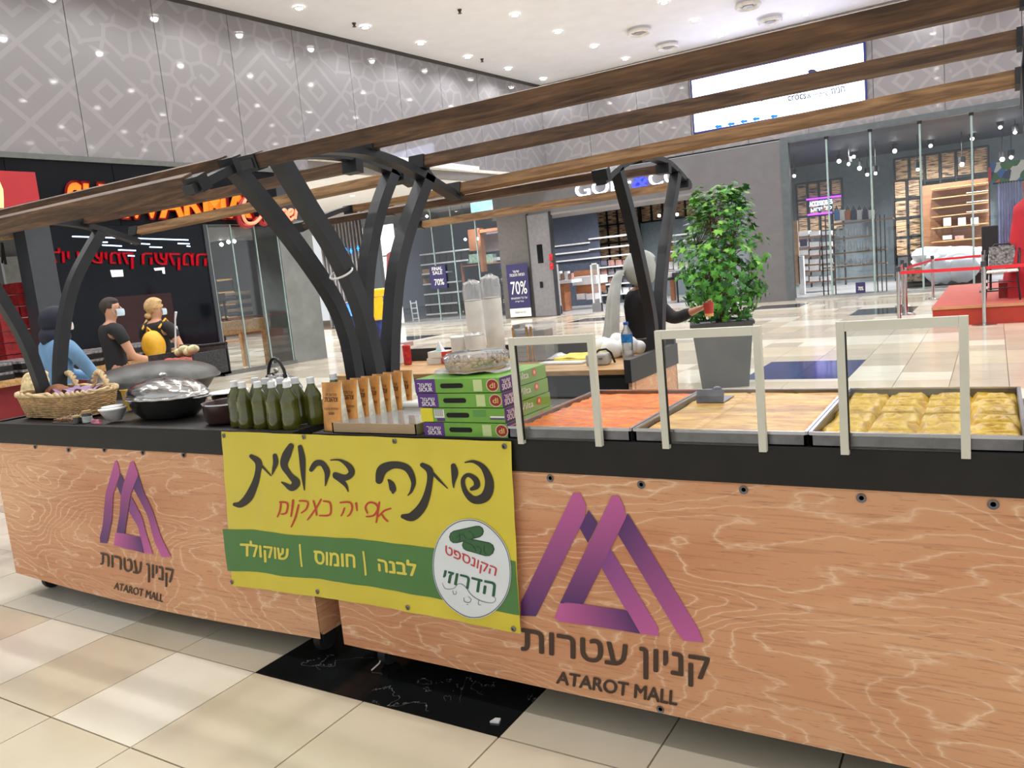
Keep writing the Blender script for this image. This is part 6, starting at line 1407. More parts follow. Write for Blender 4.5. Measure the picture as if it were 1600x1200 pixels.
t = thing('metal_rack', 'black metal rack with glass jars, boards and handbags behind the glass', 'rack', (at(1335, 470, 'Y', 24.2).x, 24.2, 0))
for u in (1284, 1291, 1298, 1303, 1364, 1369, 1376, 1383): mk('upright', ub(u, 335, u + 1.6, 471, 24.2, .05), M_RACK, t)
for (u0, u1, v) in ((1298, 1395, 346), (1300, 1366, 371), (1300, 1385, 393), (1286, 1385, 415), (1300, 1395, 434)):
    mk('shelf_board', ub(u0, v - 1 - (0), u1, v + 1.4, 24.2, .45), mat('rack_oak', (128, 106, 84), .5), t)
BC = [(70, 120, 180), (210, 208, 210), (170, 96, 62), (40, 48, 74), (186, 188, 192), (36, 42, 66), (200, 200, 204)]
for k in range(7):
    u = 1303 + k * 9; tt = thing('handbag', 'handbag on the top board of the black rack, %s from the left' % ORD[k], 'handbag', (at(u, 345, 'Y', 24.3).x, 24.3, at(u, 345, 'Y', 24.3).z), 'handbags on the rack')
    mk('bag_body', ub(u, 328, u + 7.5, 345 - k * .5, 24.3, .25), mat('bag_%d' % k, BC[k], .5), tt); a = at(u + 2, 328, 'Y', 24.35); b = at(u + 5.5, 328, 'Y', 24.35); mk('strap', MB().tube([a, (a + b) / 2 + Vector((0, 0, .12)), b], .02, 6), M_RACK, tt)
GJ = thin_glass('jar_glass', (.86, .88, .9), .6, .25, .05)
for (v, n, h, nm) in ((370, 8, 16, 'upper'), (392, 8, 15, 'middle'), (414, 11, 10, 'lower')):
    for k in range(n):
        u = 1306 + k * (74 / n); x0, x1, z0, z1 = xz(u, v - h, u + 5.5, v - 1, 24.35); r = (x1 - x0) / 2; H = z1 - z0
        one('glass_vase', MB().lathe(((x0 + x1) / 2, 24.4, z0), [(.02, 0), (r, .02), (r * 1.05, H * .5), (r * .55, H * .75), (r * .7, H)], 12), GJ, 'clear glass vase on the %s board of the black rack, %s from the left' % (nm, ORD[k]), 'vase', 'glass vases on the rack', True)
t = thing('pillow_shelves', 'wooden shelves piled with white pillows behind the purple neon', 'shelf', (at(1265, 460, 'Y', 26).x, 26, 0))
for j, v in enumerate((369, 386, 399, 413, 423, 440)):
    mk('shelf_board', ub(1246, v, 1300, v + 2, 26, .6), WD, t)
    for k in range(3): one('white_pillow', ub(1248 + k * 17, v - 8, 1263 + k * 17, v - .3, 26.0, .5), M_WHITE, 'white pillow on the wooden shelves, %s level, %s' % (ORD[j], ('left', 'middle', 'right')[k]), 'pillow', 'white pillows')
mk('side_board', ub(1236, 345, 1248, 445, 25, .1), mat('pegboard_tan', (186, 150, 118), .6, var=.1), t); mk('white_post', ub(1248, 400, 1256, 460, 25.0, .2), M_WHITE, t)
P = lambda u, v: at(u, v, 'Y', 29.4)
t = thing('neon_sign', 'purple and white neon lettering over the carved squares', 'neon sign', tuple(at(1290, 325, 'Y', 29.4)))
mb = MB(); text(mb, 'ACCESSORIES', ((1264, 316), (1300, 311), (1301, 318), (1265, 323)), P, .04, col=(1, .99, 1, 1)); text(mb, 'עודי לכ', ((1266, 325), (1299, 320), (1300, 326), (1267, 331)), P, .04, col=(1, .99, 1, 1)); mk('neon_letters', mb, mat('neon_ice', (200, 225, 255), .4, var=0, emis=3), t, fixn=False)
mk('neon_line', MB().bar(at(1260, 312, 'Y', 29.4), at(1314, 306, 'Y', 29.4), .05).bar(at(1262, 336, 'Y', 29.4), at(1300, 332, 'Y', 29.4), .05), mat('neon_purple', (150, 50, 240), .4, var=0, emis=4), t)
t = thing('oak_shelving', 'tall warm oak shelving with lit edges at the right of the glass shop', 'shelf', (at(1495, 400, 'Y', 28.6).x, 28.6, 0)); mk('back_board', ub(1440, 284, 1546, 430, 28.9, .06), mat('warm_oak', (150, 104, 72), .5, var=.15, scale=5, stretch=(.4, 1, 6)), t)
for v in (290, 305, 320, 334, 352, 374): mk('shelf_board', ub(1455, v, 1544, v + 1.6, 28.4, .45), M_OAK, t)
for v in (299, 314, 329): mk('lit_edge', ub(1510, v, 1544, v + 1, 28.38, .03), mat('warm_led', (255, 240, 215), .4, var=0, emis=2), t)
for k, u in enumerate((1474, 1497, 1517)): one('picture_card', ub(u, 340, u + 12, 353, 28.45, .05), M_WHITE, 'small white framed card on the oak shelves, %s from the left' % ORD[k], 'card', 'white cards')
for k, u in enumerate((1473, 1492)): one('rolled_towel', ub(u, 368, u + 14, 374, 28.45, .2), (M_WHITE, mat('rose_towel', (170, 130, 120)))[k], ('white', 'pink')[k] + ' rolled towels on the lower oak shelf', 'towel')
mb = MB(); r_ = random.Random(14); x0, x1, z0, z1 = xz(1415, 395, 1540, 440, 25.2)
t = thing('bed_display', 'big bed heaped with white duvets behind the red barrier belts', 'bed', ((x0 + x1) / 2, 25.5, 0)); mk('bed_frame', MB().box(x0, x1, 25, 27, .013, .3), M_RACK, t)
for i in range(14): 
    k0 = len(mb.v); c = (x0 + .5 + (x1 - x0 - .8) * r_.random(), 25.7 + r_.random(), z0 + .28 + r_.random() * .5); mb.ball(c, .55, .5, .26, 14, 9)
    for q in range(k0, len(mb.v)): p = mb.v[q]; mb.v[q] = p + (p - Vector(c)) * .25 * MN.noise(p * 5)
mk('duvets', mb, M_WHITE, t, True)
for k in range(2):
    mb = MB(); c = (at(1470 + k * 32, 430, 'Y', 24.6).x, 24.6, .45); mb.ball(c, .42, .3, .36, 14, 9)
    for q in range(len(mb.v)): p = mb.v[q]; mb.v[q] = p + (p - Vector(c)) * .2 * MN.noise(p * 6)
    one('packed_duvet', mb, mat('bag_white', (206, 210, 216), .35, var=.05), 'duvet packed in a clear bag at the foot of the big bed, ' + ('left', 'right')[k], 'duvet', None, True)
one('storage_chest', ub(1416, 418, 1442, 440, 24.7, .4), mat('trunk_pattern', (150, 130, 110), .7, var=.6, scale=12), 'patterned trunk left of the packed duvets', 'trunk')
t = thing('curtain_display', 'pale violet translucent curtains on a rail at the right edge of the glass shop', 'curtain', (at(1575, 400, 'Y', 25).x, 25, .4)); x0, x1, z0, z1 = xz(1559, 284, 1596, 412, 25); mb = MB(); vs = []
for i in range(61): x = x0 + (x1 - x0) * i / 60; vs += [(x, 25 + .06 * math.sin(i * .9), z0), (x, 25 + .04 * math.sin(i * .9 + .5), z1)]
mb.add(vs, [(2 * i, 2 * i + 2, 2 * i + 3, 2 * i + 1) for i in range(60)]); mk('cloth', mb, mat('violet_sheer', (176, 180, 214), .5, var=.15, scale=3), t, 'all'); mk('rail', MB().bar((x0 - .1, 25, z1), (x1 + .2, 25, z1), .04), M_RACK, t)
t = thing('art_canopy', 'curved canopy band printed with orange and blue shapes', 'canopy', (at(1575, 282, 'Y', 24.8).x, 24.8, 3.4)); mb = MB(); ring = [at(1545 + i * 8, 256 - i * .9, 'Y', 24.6) + Vector((0, -.25 * math.sin(i / 8 * PI), 0)) for i in range(9)]; vs = []
for p in ring: vs += [p, p + Vector((0, 0, -.5))]
mb.add(vs, [(2 * i, 2 * i + 2, 2 * i + 3, 2 * i + 1) for i in range(8)])
def shapes_mat():
    m, nt, b = nmat('canopy_print'); N = nt.nodes; v = N.new('ShaderNodeTexVoronoi'); v.inputs['Scale'].default_value = 5; tc = N.new('ShaderNodeTexCoord'); nt.links.new(tc.outputs['Object'], v.inputs['Vector'])
    r = N.new('ShaderNodeValToRGB'); r.color_ramp.interpolation = 'CONSTANT'; cols = [(214, 206, 190), (60, 110, 170), (224, 220, 210), (226, 110, 50), (218, 214, 204), (60, 110, 60), (44, 52, 90)]
    for i, c in enumerate(cols):
        e = r.color_ramp.elements[i] if i < 2 else r.color_ramp.elements.new(i / 7); e.position = i / 7; e.color = lin(c)
    sx = N.new('ShaderNodeSeparateColor'); nt.links.new(v.outputs['Color'], sx.inputs[0]); nt.links.new(sx.outputs[0], r.inputs[0]); nt.links.new(r.outputs[0], b.inputs['Base Color']); return m
mk('printed_band', mb, shapes_mat(), t, 'all'); mk('red_end', ub(1544, 262, 1549, 284, 24.55, .1), mat('end_red', (200, 50, 60), .5), t)
poster(1337, 441, 1352, 458, 22.9, [('70%', .25, .4, .8, .75, WH)], 'tiny dark sale card low on the homeware glass front')
one('round_tag', MB().box(0, .001, 0, .001, 0, .001) if False else ub(1250, 374, 1261, 385, 25.5, .03), M_NAVY, 'small dark purple tag hanging before the pillows', 'tag')
# ================================================================ people
SKIN = mat('skin_tone', (198, 146, 116), .5, var=.05); SKIN2 = mat('skin_tan', (176, 120, 92), .5, var=.05)
def skinned(name, verts, edges, radii, m, parent, sub=2, root=0):
    me = bpy.data.meshes.new(name); off = wloc(parent); me.from_pydata([tuple(Vector(v) - off) for v in verts], edges, [])
    o = bpy.data.objects.new(name, me); COL.objects.link(o); o.parent = parent; me.materials.append(m)
    sk = o.modifiers.new('skin', 'SKIN'); sk.use_smooth_shade = True
    me.skin_vertices or me.skin_vertices.new() if hasattr(me.skin_vertices, 'new') else None
    for i, r in enumerate(radii):
        r = r if isinstance(r, tuple) else (r, r)
        me.skin_vertices[0].data[i].radius = r; me.skin_vertices[0].data[i].use_root = (i == root)
    s = o.modifiers.new('sub', 'SUBSURF'); s.levels = sub; s.render_levels = sub
    dg = bpy.context.evaluated_depsgraph_get(); nm = bpy.data.meshes.new_from_object(o.evaluated_get(dg))
    o.modifiers.clear(); nm.materials.clear(); nm.materials.append(m); o.data = nm; bpy.data.meshes.remove(me)
    for p in nm.polygons: p.use_smooth = True
    nm.name = name; return o
class Sk:
    def __init__(s): s.v = []; s.e = []; s.r = []
    def p(s, co, r, prev=None):
        s.v.append(Vector(co)); s.r.append(r); i = len(s.v) - 1
        if prev is not None: s.e.append((prev, i))
        return i
def person(label, x, y, H, face, shirt, pants, hairm, arms, lean=0.0, z0=0, skin=SKIN, sleeve='short', w=1.0, shoes=None, look=0):
    t = thing('person', label, 'person', (x, y, z0)); f = Vector((math.cos(face), math.sin(face), 0)); l = Vector((-f.y, f.x, 0)); up = Vector((0, 0, 1)); o = Vector((x, y, z0))
    def q(a, b, c): return o + f * (a * H + lean * H * max(0, c - .5)) + l * (b * H) + up * (c * H)
    B = Sk(); S_ = Sk(); Pn = Sk()
    pel = B.p(q(0, 0, .53), (.085 * w * H, .06 * H)); sp = B.p(q(.0, 0, .62), (.075 * w * H, .055 * H), pel); ch = B.p(q(-.005, 0, .73), (.085 * w * H, .06 * H), sp)
    ut = B.p(q(-.01, 0, .80), (.06 * H, .045 * H), ch); nk = B.p(q(0, 0, .85), .028 * H, ut); n2 = B.p(q(.005, 0, .875), .03 * H, nk)
    hc = B.p(q(.015, 0, .925), (.043 * H, .052 * H), n2); hd = B.p(q(.01, 0, .965), (.038 * H, .046 * H), hc)
    fl = Vector((math.cos(face + look), math.sin(face + look), 0)); ll = Vector((-fl.y, fl.x, 0)); hcp = q(.015, 0, .93)
    def hq(a, b, c): return hcp + fl * (a * H) + ll * (b * H) + up * (c * H)
    B.p(hq(.058, 0, -.006), .007 * H, hc)                       # nose
    for s in (-1, 1): B.p(hq(-.002, s * .045, -.004), .009 * H, hc)   # ears
    Sp = S_.p(q(0, 0, .50), (.09 * w * H, .066 * H)); S1 = S_.p(q(0, 0, .60), (.084 * w * H, .062 * H), Sp); S2 = S_.p(q(-.005, 0, .73), (.093 * w * H, .066 * H), S1); S3 = S_.p(q(-.01, 0, .815), (.06 * H, .045 * H), S2)
    P0 = Pn.p(q(0, 0, .53), (.088 * w * H, .066 * H))
    hands = []
    for s, arm in zip((-1, 1), arms):
        sh = q(-.005, s * .105 * w, .80); el = q(*arm[0]); wr = q(*arm[1])
        a = B.p(sh, .033 * H, ut); b = B.p((sh + el) / 2, .029 * H, a); c = B.p(el, .024 * H, b); d = B.p((el + wr) / 2, .022 * H, c); e = B.p(wr, .016 * H, d)
        dr = (wr - el).normalized(); pm = B.p(wr + dr * .045 * H, (.022 * H, .012 * H), e)
        side = dr.cross(up).normalized() if abs(dr.z) < .9 else l; cur = (side.cross(dr)).normalized() * -1
        for k in range(4):
            base = wr + dr * .055 * H + side * ((k - 1.5) * .011 * H); L_ = (.036, .042, .040, .031)[k] * H
            f1 = B.p(base, .0062 * H, pm); f2 = B.p(base + dr * L_ * .5 - cur * L_ * .12, .0055 * H, f1); B.p(base + dr * L_ * .8 - cur * L_ * .5, .005 * H, f2)
        tb = B.p(wr + dr * .02 * H - side * .022 * H, .0075 * H, e); B.p(wr + dr * .05 * H - side * .034 * H - cur * .01 * H, .006 * H, tb)
        a2 = S_.p(sh, .043 * H, S3); m2 = S_.p(sh.lerp(el, .55), .038 * H, a2)
        if sleeve == 'long': m3 = S_.p(el, .032 * H, m2); m4 = S_.p(el.lerp(wr, .5), .028 * H, m3); S_.p(el.lerp(wr, .93), .024 * H, m4)
        hands.append(wr + dr * .07 * H)
        hip = q(0, s * .05, .50); kn = q(.01, s * .055, .28); an = q(-.01, s * .055, .045)
        h = B.p(hip, .05 * H, pel); k1 = B.p((hip + kn) / 2, .045 * H, h); k2 = B.p(kn, .033 * H, k1); k3 = B.p((kn + an) / 2, .031 * H, k2); k4 = B.p(an, .021 * H, k3); ft = B.p(q(.05, s * .06, .018), .02 * H, k4); B.p(q(.085, s * .062, .015), .016 * H, ft)
        h = Pn.p(hip, .057 * H, P0); k1 = Pn.p((hip + kn) / 2, .052 * H, h); k2 = Pn.p(kn, .041 * H, k1); k3 = Pn.p((kn + an) / 2, .037 * H, k2); Pn.p(an.lerp(kn, .08), .032 * H, k3)
        sm = Sk(); a = sm.p(q(-.02, s * .057, .025), .026 * H); b = sm.p(q(.045, s * .06, .024), .025 * H, a); sm.p(q(.092, s * .062, .018), .02 * H, b)
        skinned('shoe', sm.v, sm.e, sm.r, shoes or M_RACK, t, 1)
    skinned('body', B.v, B.e, B.r, skin, t); skinned('shirt', S_.v, S_.e, S_.r, shirt, t); skinned('trousers', Pn.v, Pn.e, Pn.r, pants, t)
    for s in (-1, 1): mk('eye', MB().ball(hq(.043, s * .017, .004), .0045 * H, n=8, m=6), mat('eye_dark', (40, 30, 26), .2), t, True)
    mk('mouth', MB().ball(hq(.046, 0, -.03), .005 * H, .010 * H, .0025 * H, 8, 6), mat('lips', (150, 80, 74), .5), t, True)
    return t, q, hq, hands, H
def blob(c, rx, ry, rz_, amp=.1, fr=10, cut=None):
    mb = MB(); mb.ball(c, rx, ry, rz_, 28, 20); c = Vector(c)
    for i in range(len(mb.v)): p = mb.v[i]; mb.v[i] = p + (p - c) * amp * MN.noise(p * fr)
    return mb
def cap(c, fl, ll, R_, back=.35, low=-.5):
    """hair shell round a head centre: an ellipsoid pulled back from the face"""
    mb = MB(); n, m = 26, 16; vs = []
    for i in range(m + 1):
        th_ = PI * i / m
        for k in range(n):
            a = 2 * PI * k / n; d = Vector((math.sin(th_) * math.cos(a), math.sin(th_) * math.sin(a), math.cos(th_))); r = R_
            if d.x > back and d.z < .45: r = R_ * .80
            if d.z < low: r = R_ * (.80 if d.x > -.2 else .95)
            vs.append(c + fl * (d.x * r * 1.16) + ll * (d.y * r * 1.0) + Vector((0, 0, d.z * r * 1.12)))
    mb.add(vs, [(i * n + k, i * n + (k + 1) % n, (i + 1) * n + (k + 1) % n, (i + 1) * n + k) for i in range(m) for k in range(n)]); return mb
def mask(t, hq, m):
    mb = MB(); vs = []
    for i in range(9):
        for j in range(5):
            a = (i / 8 - .5) * 2.3; r = .052 + .012 * math.cos(a * .9); z = -.006 - .042 * j / 4 + 0
            vs.append(hq(r * math.cos(a) + .004 * (1 if 0 < j < 4 else 0), r * math.sin(a) * .86, z))
    mb.add(vs, [(i * 5 + j, (i + 1) * 5 + j, (i + 1) * 5 + j + 1, i * 5 + j + 1) for i in range(8) for j in range(4)]); mk('face_mask', mb, m, t, True)
    mk('mask_loop', MB().tube([hq(.03, -.048, -.01), hq(.0, -.052, .0), hq(.02, -.05, -.04)], .0015, 5), m, t)
MASK = mat('mask_blue', (190, 212, 224), .6, var=.05); TEE = mat('black_tee', (26, 26, 30), .8, var=.15); JEAN = mat('blue_jeans', (58, 70, 88), .8, var=.2, scale=20)
def head_frame(face, look): a = face + look; return Vector((math.cos(a), math.sin(a), 0)), Vector((-math.sin(a), math.cos(a), 0))
# man in a black tee
fa = 1.35
t, q, hq, hd_, H = person('man in black tee and jeans with cropped dark hair and face mask, arms forward', -7.28, 4.5, 1.62, fa, TEE, JEAN, None, [((.05, -.13, .64), (.15, -.08, .60)), ((.06, .12, .64), (.18, .05, .61))], .02, look=-.4)
fl, ll = head_frame(fa, -.4); mk('hair', cap(hq(-.006, 0, .012), fl, ll, .051 * H, .2, -.25), mat('dark_hair', (58, 46, 40), .8, var=.2, scale=40), t, True); mask(t, hq, MASK)
# woman with bun and yellow backpack
fa = 1.95
t, q, hq, hd_, H = person('woman in black tee with blonde bun and mask carrying a yellow backpack', -7.56, 5.18, 1.58, fa, TEE, JEAN, None, [((.0, -.16, .64), (.06, -.15, .52)), ((.05, .13, .65), (.18, .06, .62))], .02, w=.9, look=-.7)
BLH = mat('blonde_hair', (196, 160, 108), .7, var=.25, scale=30)
fl, ll = head_frame(fa, -.7); mk('hair', cap(hq(-.008, 0, .012), fl, ll, .056 * H, .25, -.35), BLH, t, True); mask(t, hq, MASK)
mk('hair_bun', blob(hq(-.055, 0, -.045), .035, .035, .03), BLH, t, True)
bpk = thing('backpack', 'yellow drawstring backpack on the back of the woman in black', 'backpack', tuple(q(-.11, 0, .58)))
mk('bag_body', blob(q(-.115, -.035, .69), .10, .12, .155, .12, 9), mat('mustard_leather', (226, 170, 30), .45, var=.12, coat=.2), bpk, True)
mk('top_loop', MB().tube([q(-.10, -.03, .775), q(-.12, -.01, .81), q(-.1, .01, .775)], .011, 8), MATS['mustard_leather'], bpk, True)
for s in (-1, 1): mk('strap', MB().tube([q(-.07, s * .06, .80), q(0, s * .07, .855), q(.065, s * .07, .80), q(.07, s * .09, .68), q(-.05, s * .1, .6)], .012, 6), MATS['mustard_leather'], bpk, True)
# woman in blue jacket and navy headscarf
fa = 1.5; BLU = mat('light_blue_jacket', (106, 146, 184), .75, var=.12, scale=7); NV = mat('navy_scarf', (26, 30, 46), .8, var=.15)
t, q, hq, hd_, H = person('woman in light blue jacket and navy headscarf bending over the shop counter', -6.55, 3.52, 1.54, fa, BLU, mat('dark_skirt', (34, 36, 44), .8), None, [((.12, -.12, .64), (.22, -.05, .58)), ((.12, .12, .64), (.24, .05, .6))], .10, w=1.25, sleeve='long', look=-.6)
fl, ll = head_frame(fa, -.6); mb = cap(hq(-.012, 0, .008), fl, ll, .07 * H, .45, -.6); mk('headscarf', mb, NV, t, True); mask(t, hq, mat('mask_pale', (222, 210, 206), .6))
mk('scarf_drape', blob(hq(-.03, 0, -.075), .12, .12, .09, .1, 12), NV, t, True)
# child with fair hair
t, q, hq, hd_, H = person('child with long fair hair standing at the shop counter', -6.15, 3.16, 1.08, 1.4, mat('cream_top', (200, 186, 150), .8), JEAN, None, [((.03, -.13, .62), (.1, -.1, .55)), ((.03, .13, .62), (.1, .1, .55))], 0, w=1.1)
fl, ll = head_frame(1.4, 0); FH = mat('fair_hair', (214, 192, 146), .8, var=.25, scale=40); mk('hair', cap(hq(-.01, 0, .005), fl, ll, .075 * H, .4, -.9), FH, t, True); mk('long_hair', blob(hq(-.05, 0, -.09), .09, .085, .16, .15, 14), FH, t, True)
# person behind the back desk with a pale shawl and a red cup
fa = .75; BK = mat('black_coat', (22, 22, 25), .8, var=.1)
t, q, hq, hands, H = person('person in black with a pale grey hooded shawl holding a red cup behind the desk', -2.06, 5.1, 1.51, fa, BK, BK, None, [((.08, -.15, .70), (.14, -.24, .735)), ((.03, .12, .66), (.13, .1, .62))], 0, sleeve='long', skin=SKIN2, w=.95, look=.3)
fl, ll = head_frame(fa, .3); SHW = mat('pale_shawl', (176, 180, 176), .85, var=.12, scale=9)
mk('hood', cap(hq(-.012, 0, .005), fl, ll, .074 * H, .5, -1.1), SHW, t, True)
mb = MB(); nx, nz = 30, 22; vs = []
for i in range(nx + 1):
    for j in range(nz + 1):
        a = 2.0 + 1.75 * i / nx; c = j / nz; r = (.075 + .115 * c ** .6) * H; r *= 1 + .07 * math.sin(i * 1.35) * c + .03 * math.sin(c * 9); w_ = a + fa
        vs.append(Vector((-2.08 - .02 + r * math.cos(w_) * 1.05, 5.1 + r * math.sin(w_) * .95, (.935 - .47 * c) * H)))
mb.add(vs, [(i * (nz + 1) + j, (i + 1) * (nz + 1) + j, (i + 1) * (nz + 1) + j + 1, i * (nz + 1) + j + 1) for i in range(nx) for j in range(nz)]); mk('shawl', mb, SHW, t, 'all')
hp = hands[0]; tt = thing('paper_cup', 'red and amber paper cup in the outstretched hand', 'cup', tuple(hp + Vector((.0, -.01, -.07))))
mk('cup_body', MB().lathe((hp.x + .01, hp.y - .02, hp.z - .07), [(.001, 0), (.026, 0), (.034, .085), (.031, .085), (.024, .005)], 20), mat('cup_red', (186, 60, 50), .4, var=.3), tt, True); mk('drink', MB().lathe((hp.x + .01, hp.y - .02, hp.z - .07), [(.0265, -.001), (.0285, .018), (.001, .018)], 16), mat('amber', (226, 170, 100), .3), tt, True)
# ================================================================ potted maple
px, py = -2.62, 8.75
t = thing('potted_tree', 'leafy green maple-like tree in a tall square grey planter behind the guards', 'plant', (px, py, 0))
PG = mat('planter_grey', (88, 88, 88), .55, var=.12, scale=4, bump=.1); a = .32
def ring4(h_, z): return [Vector((px + h_ * math.cos(a + PI / 4 + k * PI / 2) * 1.414, py + h_ * math.sin(a + PI / 4 + k * PI / 2) * 1.414, z)) for k in range(4)]
mb = MB(); A, Bq, Cq, D = ring4(.25, 0), ring4(.325, .72), ring4(.295, .72), ring4(.28, .62); vs = A + Bq + Cq + D
mb.add(vs, [(3, 2, 1, 0)] + [(i * 4 + k, i * 4 + (k + 1) % 4, (i + 1) * 4 + (k + 1) % 4, (i + 1) * 4 + k) for i in range(3) for k in range(4)]); mk('planter', mb, PG, t)
mk('planter_rim', MB().prism(ring4(.335, .70), (0, 0, .001)).add(ring4(.34, .69) + ring4(.34, .725) + ring4(.29, .725), [(k, (k + 1) % 4, (k + 1) % 4 + 4, k + 4) for k in range(4)] + [(k + 4, (k + 1) % 4 + 4, (k + 1) % 4 + 8, k + 8) for k in range(4)]), mat('rim_dark', (60, 60, 60), .5), t)
mk('soil', MB().prism(ring4(.29, .63), (0, 0, .03)), mat('soil_brown', (62, 46, 34), .9, var=.3, scale=30), t)
BARK = mat('bark_brown', (92, 66, 46), .8, var=.3, scale=20)
rt = random.Random(11); twigs = []
for k in range(5):
    aa = k * 1.256 + .3; r0 = .03; pts = [Vector((px + r0 * math.cos(aa), py + r0 * math.sin(aa), .63))]
    top = 1.45 + rt.random() * .55; spread = .10 + .2 * rt.random()
    for i in range(1, 7): c = i / 6; pts.append(Vector((px + (r0 + spread * c) * math.cos(aa + c * .6), py + (r0 + spread * c) * math.sin(aa + c * .6), .63 + (top - .63) * c)))
    mk('stem', MB().tube(pts, [.022 - .0025 * i for i in range(7)], 7), BARK, t, True); twigs.append(pts)
tw = MB(); tips = []
def prof(z):   # crown half width against height
    c = (z - .72) / 1.42; return .50 * (1 - abs(c - .42) ** 1.7 * 1.35) if 0 <= c <= 1 else .08
for k in range(330):
    st = twigs[k % 5]; z = .76 + 1.38 * rt.random() ** 1.08; i = min(5, max(1, int((z - .63) / (st[-1].z - .63) * 6))); b = st[min(i, 6)]
    aa = rt.uniform(0, 2 * PI); r = max(.06, prof(z)) * (.55 + .45 * rt.random()) * (1.0 if math.cos(aa) > 0 else 1.0); e = Vector((px + .04 + r * math.cos(aa), py + r * math.sin(aa), z))
    if k % 3 == 0: tw.tube([b, b.lerp(e, .5) + Vector((0, 0, .03)), e], [.006, .004, .002], 4, cap=False)
    tips.append(e)
for dx, dz in ((.22, 2.12), (.16, 2.06), (-.02, 1.96), (.2, 2.0), (-.1, 1.93), (.27, 1.95)):
    e = Vector((px + dx + .04, py, dz)); tw.tube([twigs[0][4], e], [.006, .003], 4); tips += [e + Vector((rt.uniform(-.05, .05), rt.uniform(-.05, .05), rt.uniform(-.06, .03))) for _ in range(4)]
o = mk('twig', tw, BARK, t); o['kind'] = 'stuff'
LOB = [(0, 0), (.18, -.06), (.5, -.02), (.3, .12), (.62, .42), (.32, .34), (.34, .52), (.16, .5), (.0, 1.0), (-.16, .5), (-.34, .52), (-.32, .34), (-.62, .42), (-.3, .12), (-.5, -.02), (-.18, -.06)]
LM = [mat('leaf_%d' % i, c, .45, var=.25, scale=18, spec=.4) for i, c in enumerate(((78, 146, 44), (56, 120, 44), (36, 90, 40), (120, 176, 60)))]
for m in LM: m.node_tree.nodes['Principled BSDF'].inputs['Subsurface Weight'].default_value = 0
lmesh = []
for m in LM:
    me = bpy.data.meshes.new('leaf'); vs = [(x, y, -.12 * abs(x) ** 1.2 - .15 * y * y) for x, y in LOB] + [(0, .35, .03)]
    me.from_pydata(vs, [], [(k, (k + 1) % 16, 16) for k in range(16)]); me.materials.append(m); lmesh.append(me)
leaves = []
for e in tips:
    for _ in range(5):
        s = rt.uniform(.055, .095); c = e + Vector((rt.uniform(-.07, .07), rt.uniform(-.07, .07), rt.uniform(-.06, .06)))
        out = (c - Vector((px, py, 1.3))).normalized(); R_ = (out + Vector((rt.uniform(-.7, .7), rt.uniform(-.7, .7), rt.uniform(-.2, .9)))).normalized().to_track_quat('Z', 'Y').to_matrix() @ Matrix.Rotation(rt.uniform(0, 6.28), 3, 'Z')
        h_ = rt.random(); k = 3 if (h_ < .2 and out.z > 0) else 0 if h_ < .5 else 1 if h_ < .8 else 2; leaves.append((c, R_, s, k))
leaves.sort(key=lambda L_: (L_[0] - EYE).length)
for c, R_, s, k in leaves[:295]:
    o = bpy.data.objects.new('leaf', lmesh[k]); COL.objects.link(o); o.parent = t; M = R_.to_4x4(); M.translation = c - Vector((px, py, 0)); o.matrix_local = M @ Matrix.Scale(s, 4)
for k in range(4):
    mb = MB()
    for c, R_, s, kk in leaves[295:]:
        if kk == k: mb.add([c + R_ @ (Vector(v.co) * s) for v in lmesh[k].vertices], [(q_, (q_ + 1) % 16, 16) for q_ in range(16)])
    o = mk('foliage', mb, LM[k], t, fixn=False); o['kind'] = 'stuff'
# ================================================================ red stage, barriers, chair
RS = mat('red_carpet', (168, 74, 60), .7, var=.06, scale=3); RS2 = mat('red_face', (168, 48, 30), .6, var=.05)
t = thing('stage', 'low red carpeted stage with bright orange-red sides at the right edge', 'stage', (1.2, 17, 0))
mk('stage_top', MB().box(-.86, 3.5, 14.15, 19.9, .275, .30), RS, t); mk('stage_side', MB().box(-.85, 3.49, 14.16, 19.89, 0, .275), RS2, t); mk('edge_trim', MB().box(-.865, 3.5, 14.14, 14.16, .26, .30), mat('tan_trim', (196, 140, 96), .5), t)
def post(x, y, lab, h=.94):
    t = thing('barrier_post', lab, 'barrier post', (x, y, 0), 'barrier posts')
    mk('base', MB().lathe((x, y, 0), [(.001, 0), (.17, 0), (.17, .012), (.10, .03), (.04, .045), (.001, .045)], 32), M_SILVER, t, True)
    mk('pole', MB().lathe((x, y, .04), [(.031, 0), (.031, h - .08), (.001, h - .08)], 20), M_SILVER, t, True); mk('belt_head', MB().lathe((x, y, h - .05), [(.036, 0), (.036, .08), (.001, .085)], 16), mat('head_grey', (74, 76, 80), .4, .5), t, True)
PS = [(-1.37, 14.6, 'nearest post left of the stage'), (-1.43, 16.5, 'second post, just behind the nearest'), (-1.66, 18.6, 'third post, half hidden behind the first two'), (-1.2, 20.3, 'post before the white bed'), (-.147, 14.02, 'tall-looking post right in front of the stage'), (-.22, 20.6, 'post behind the stage left of the speaker'), (1.5, 13.9, 'post outside the frame holding the long front belt')]
for x, y, l in PS: post(x, y, 'chrome barrier post, ' + l)
BELT = mat('belt_red', (214, 34, 48), .55, var=.05)
def belt(i, j, lab):
    a, b = Vector((PS[i][0], PS[i][1], .87)), Vector((PS[j][0], PS[j][1], .87)); d = (b - a).normalized() * .04
    one('barrier_belt', MB().bar(a + d, b - d, .004, .05), BELT, lab, 'barrier belt')
belt(0, 4, 'red barrier belt across the front, left of the stage post'); belt(4, 6, 'red barrier belt running out of the right edge'); belt(1, 3, 'red barrier belt from the second post back to the bed'); belt(3, 5, 'farthest red barrier belt before the bed'); belt(0, 2, 'short red barrier belt between the near left posts')
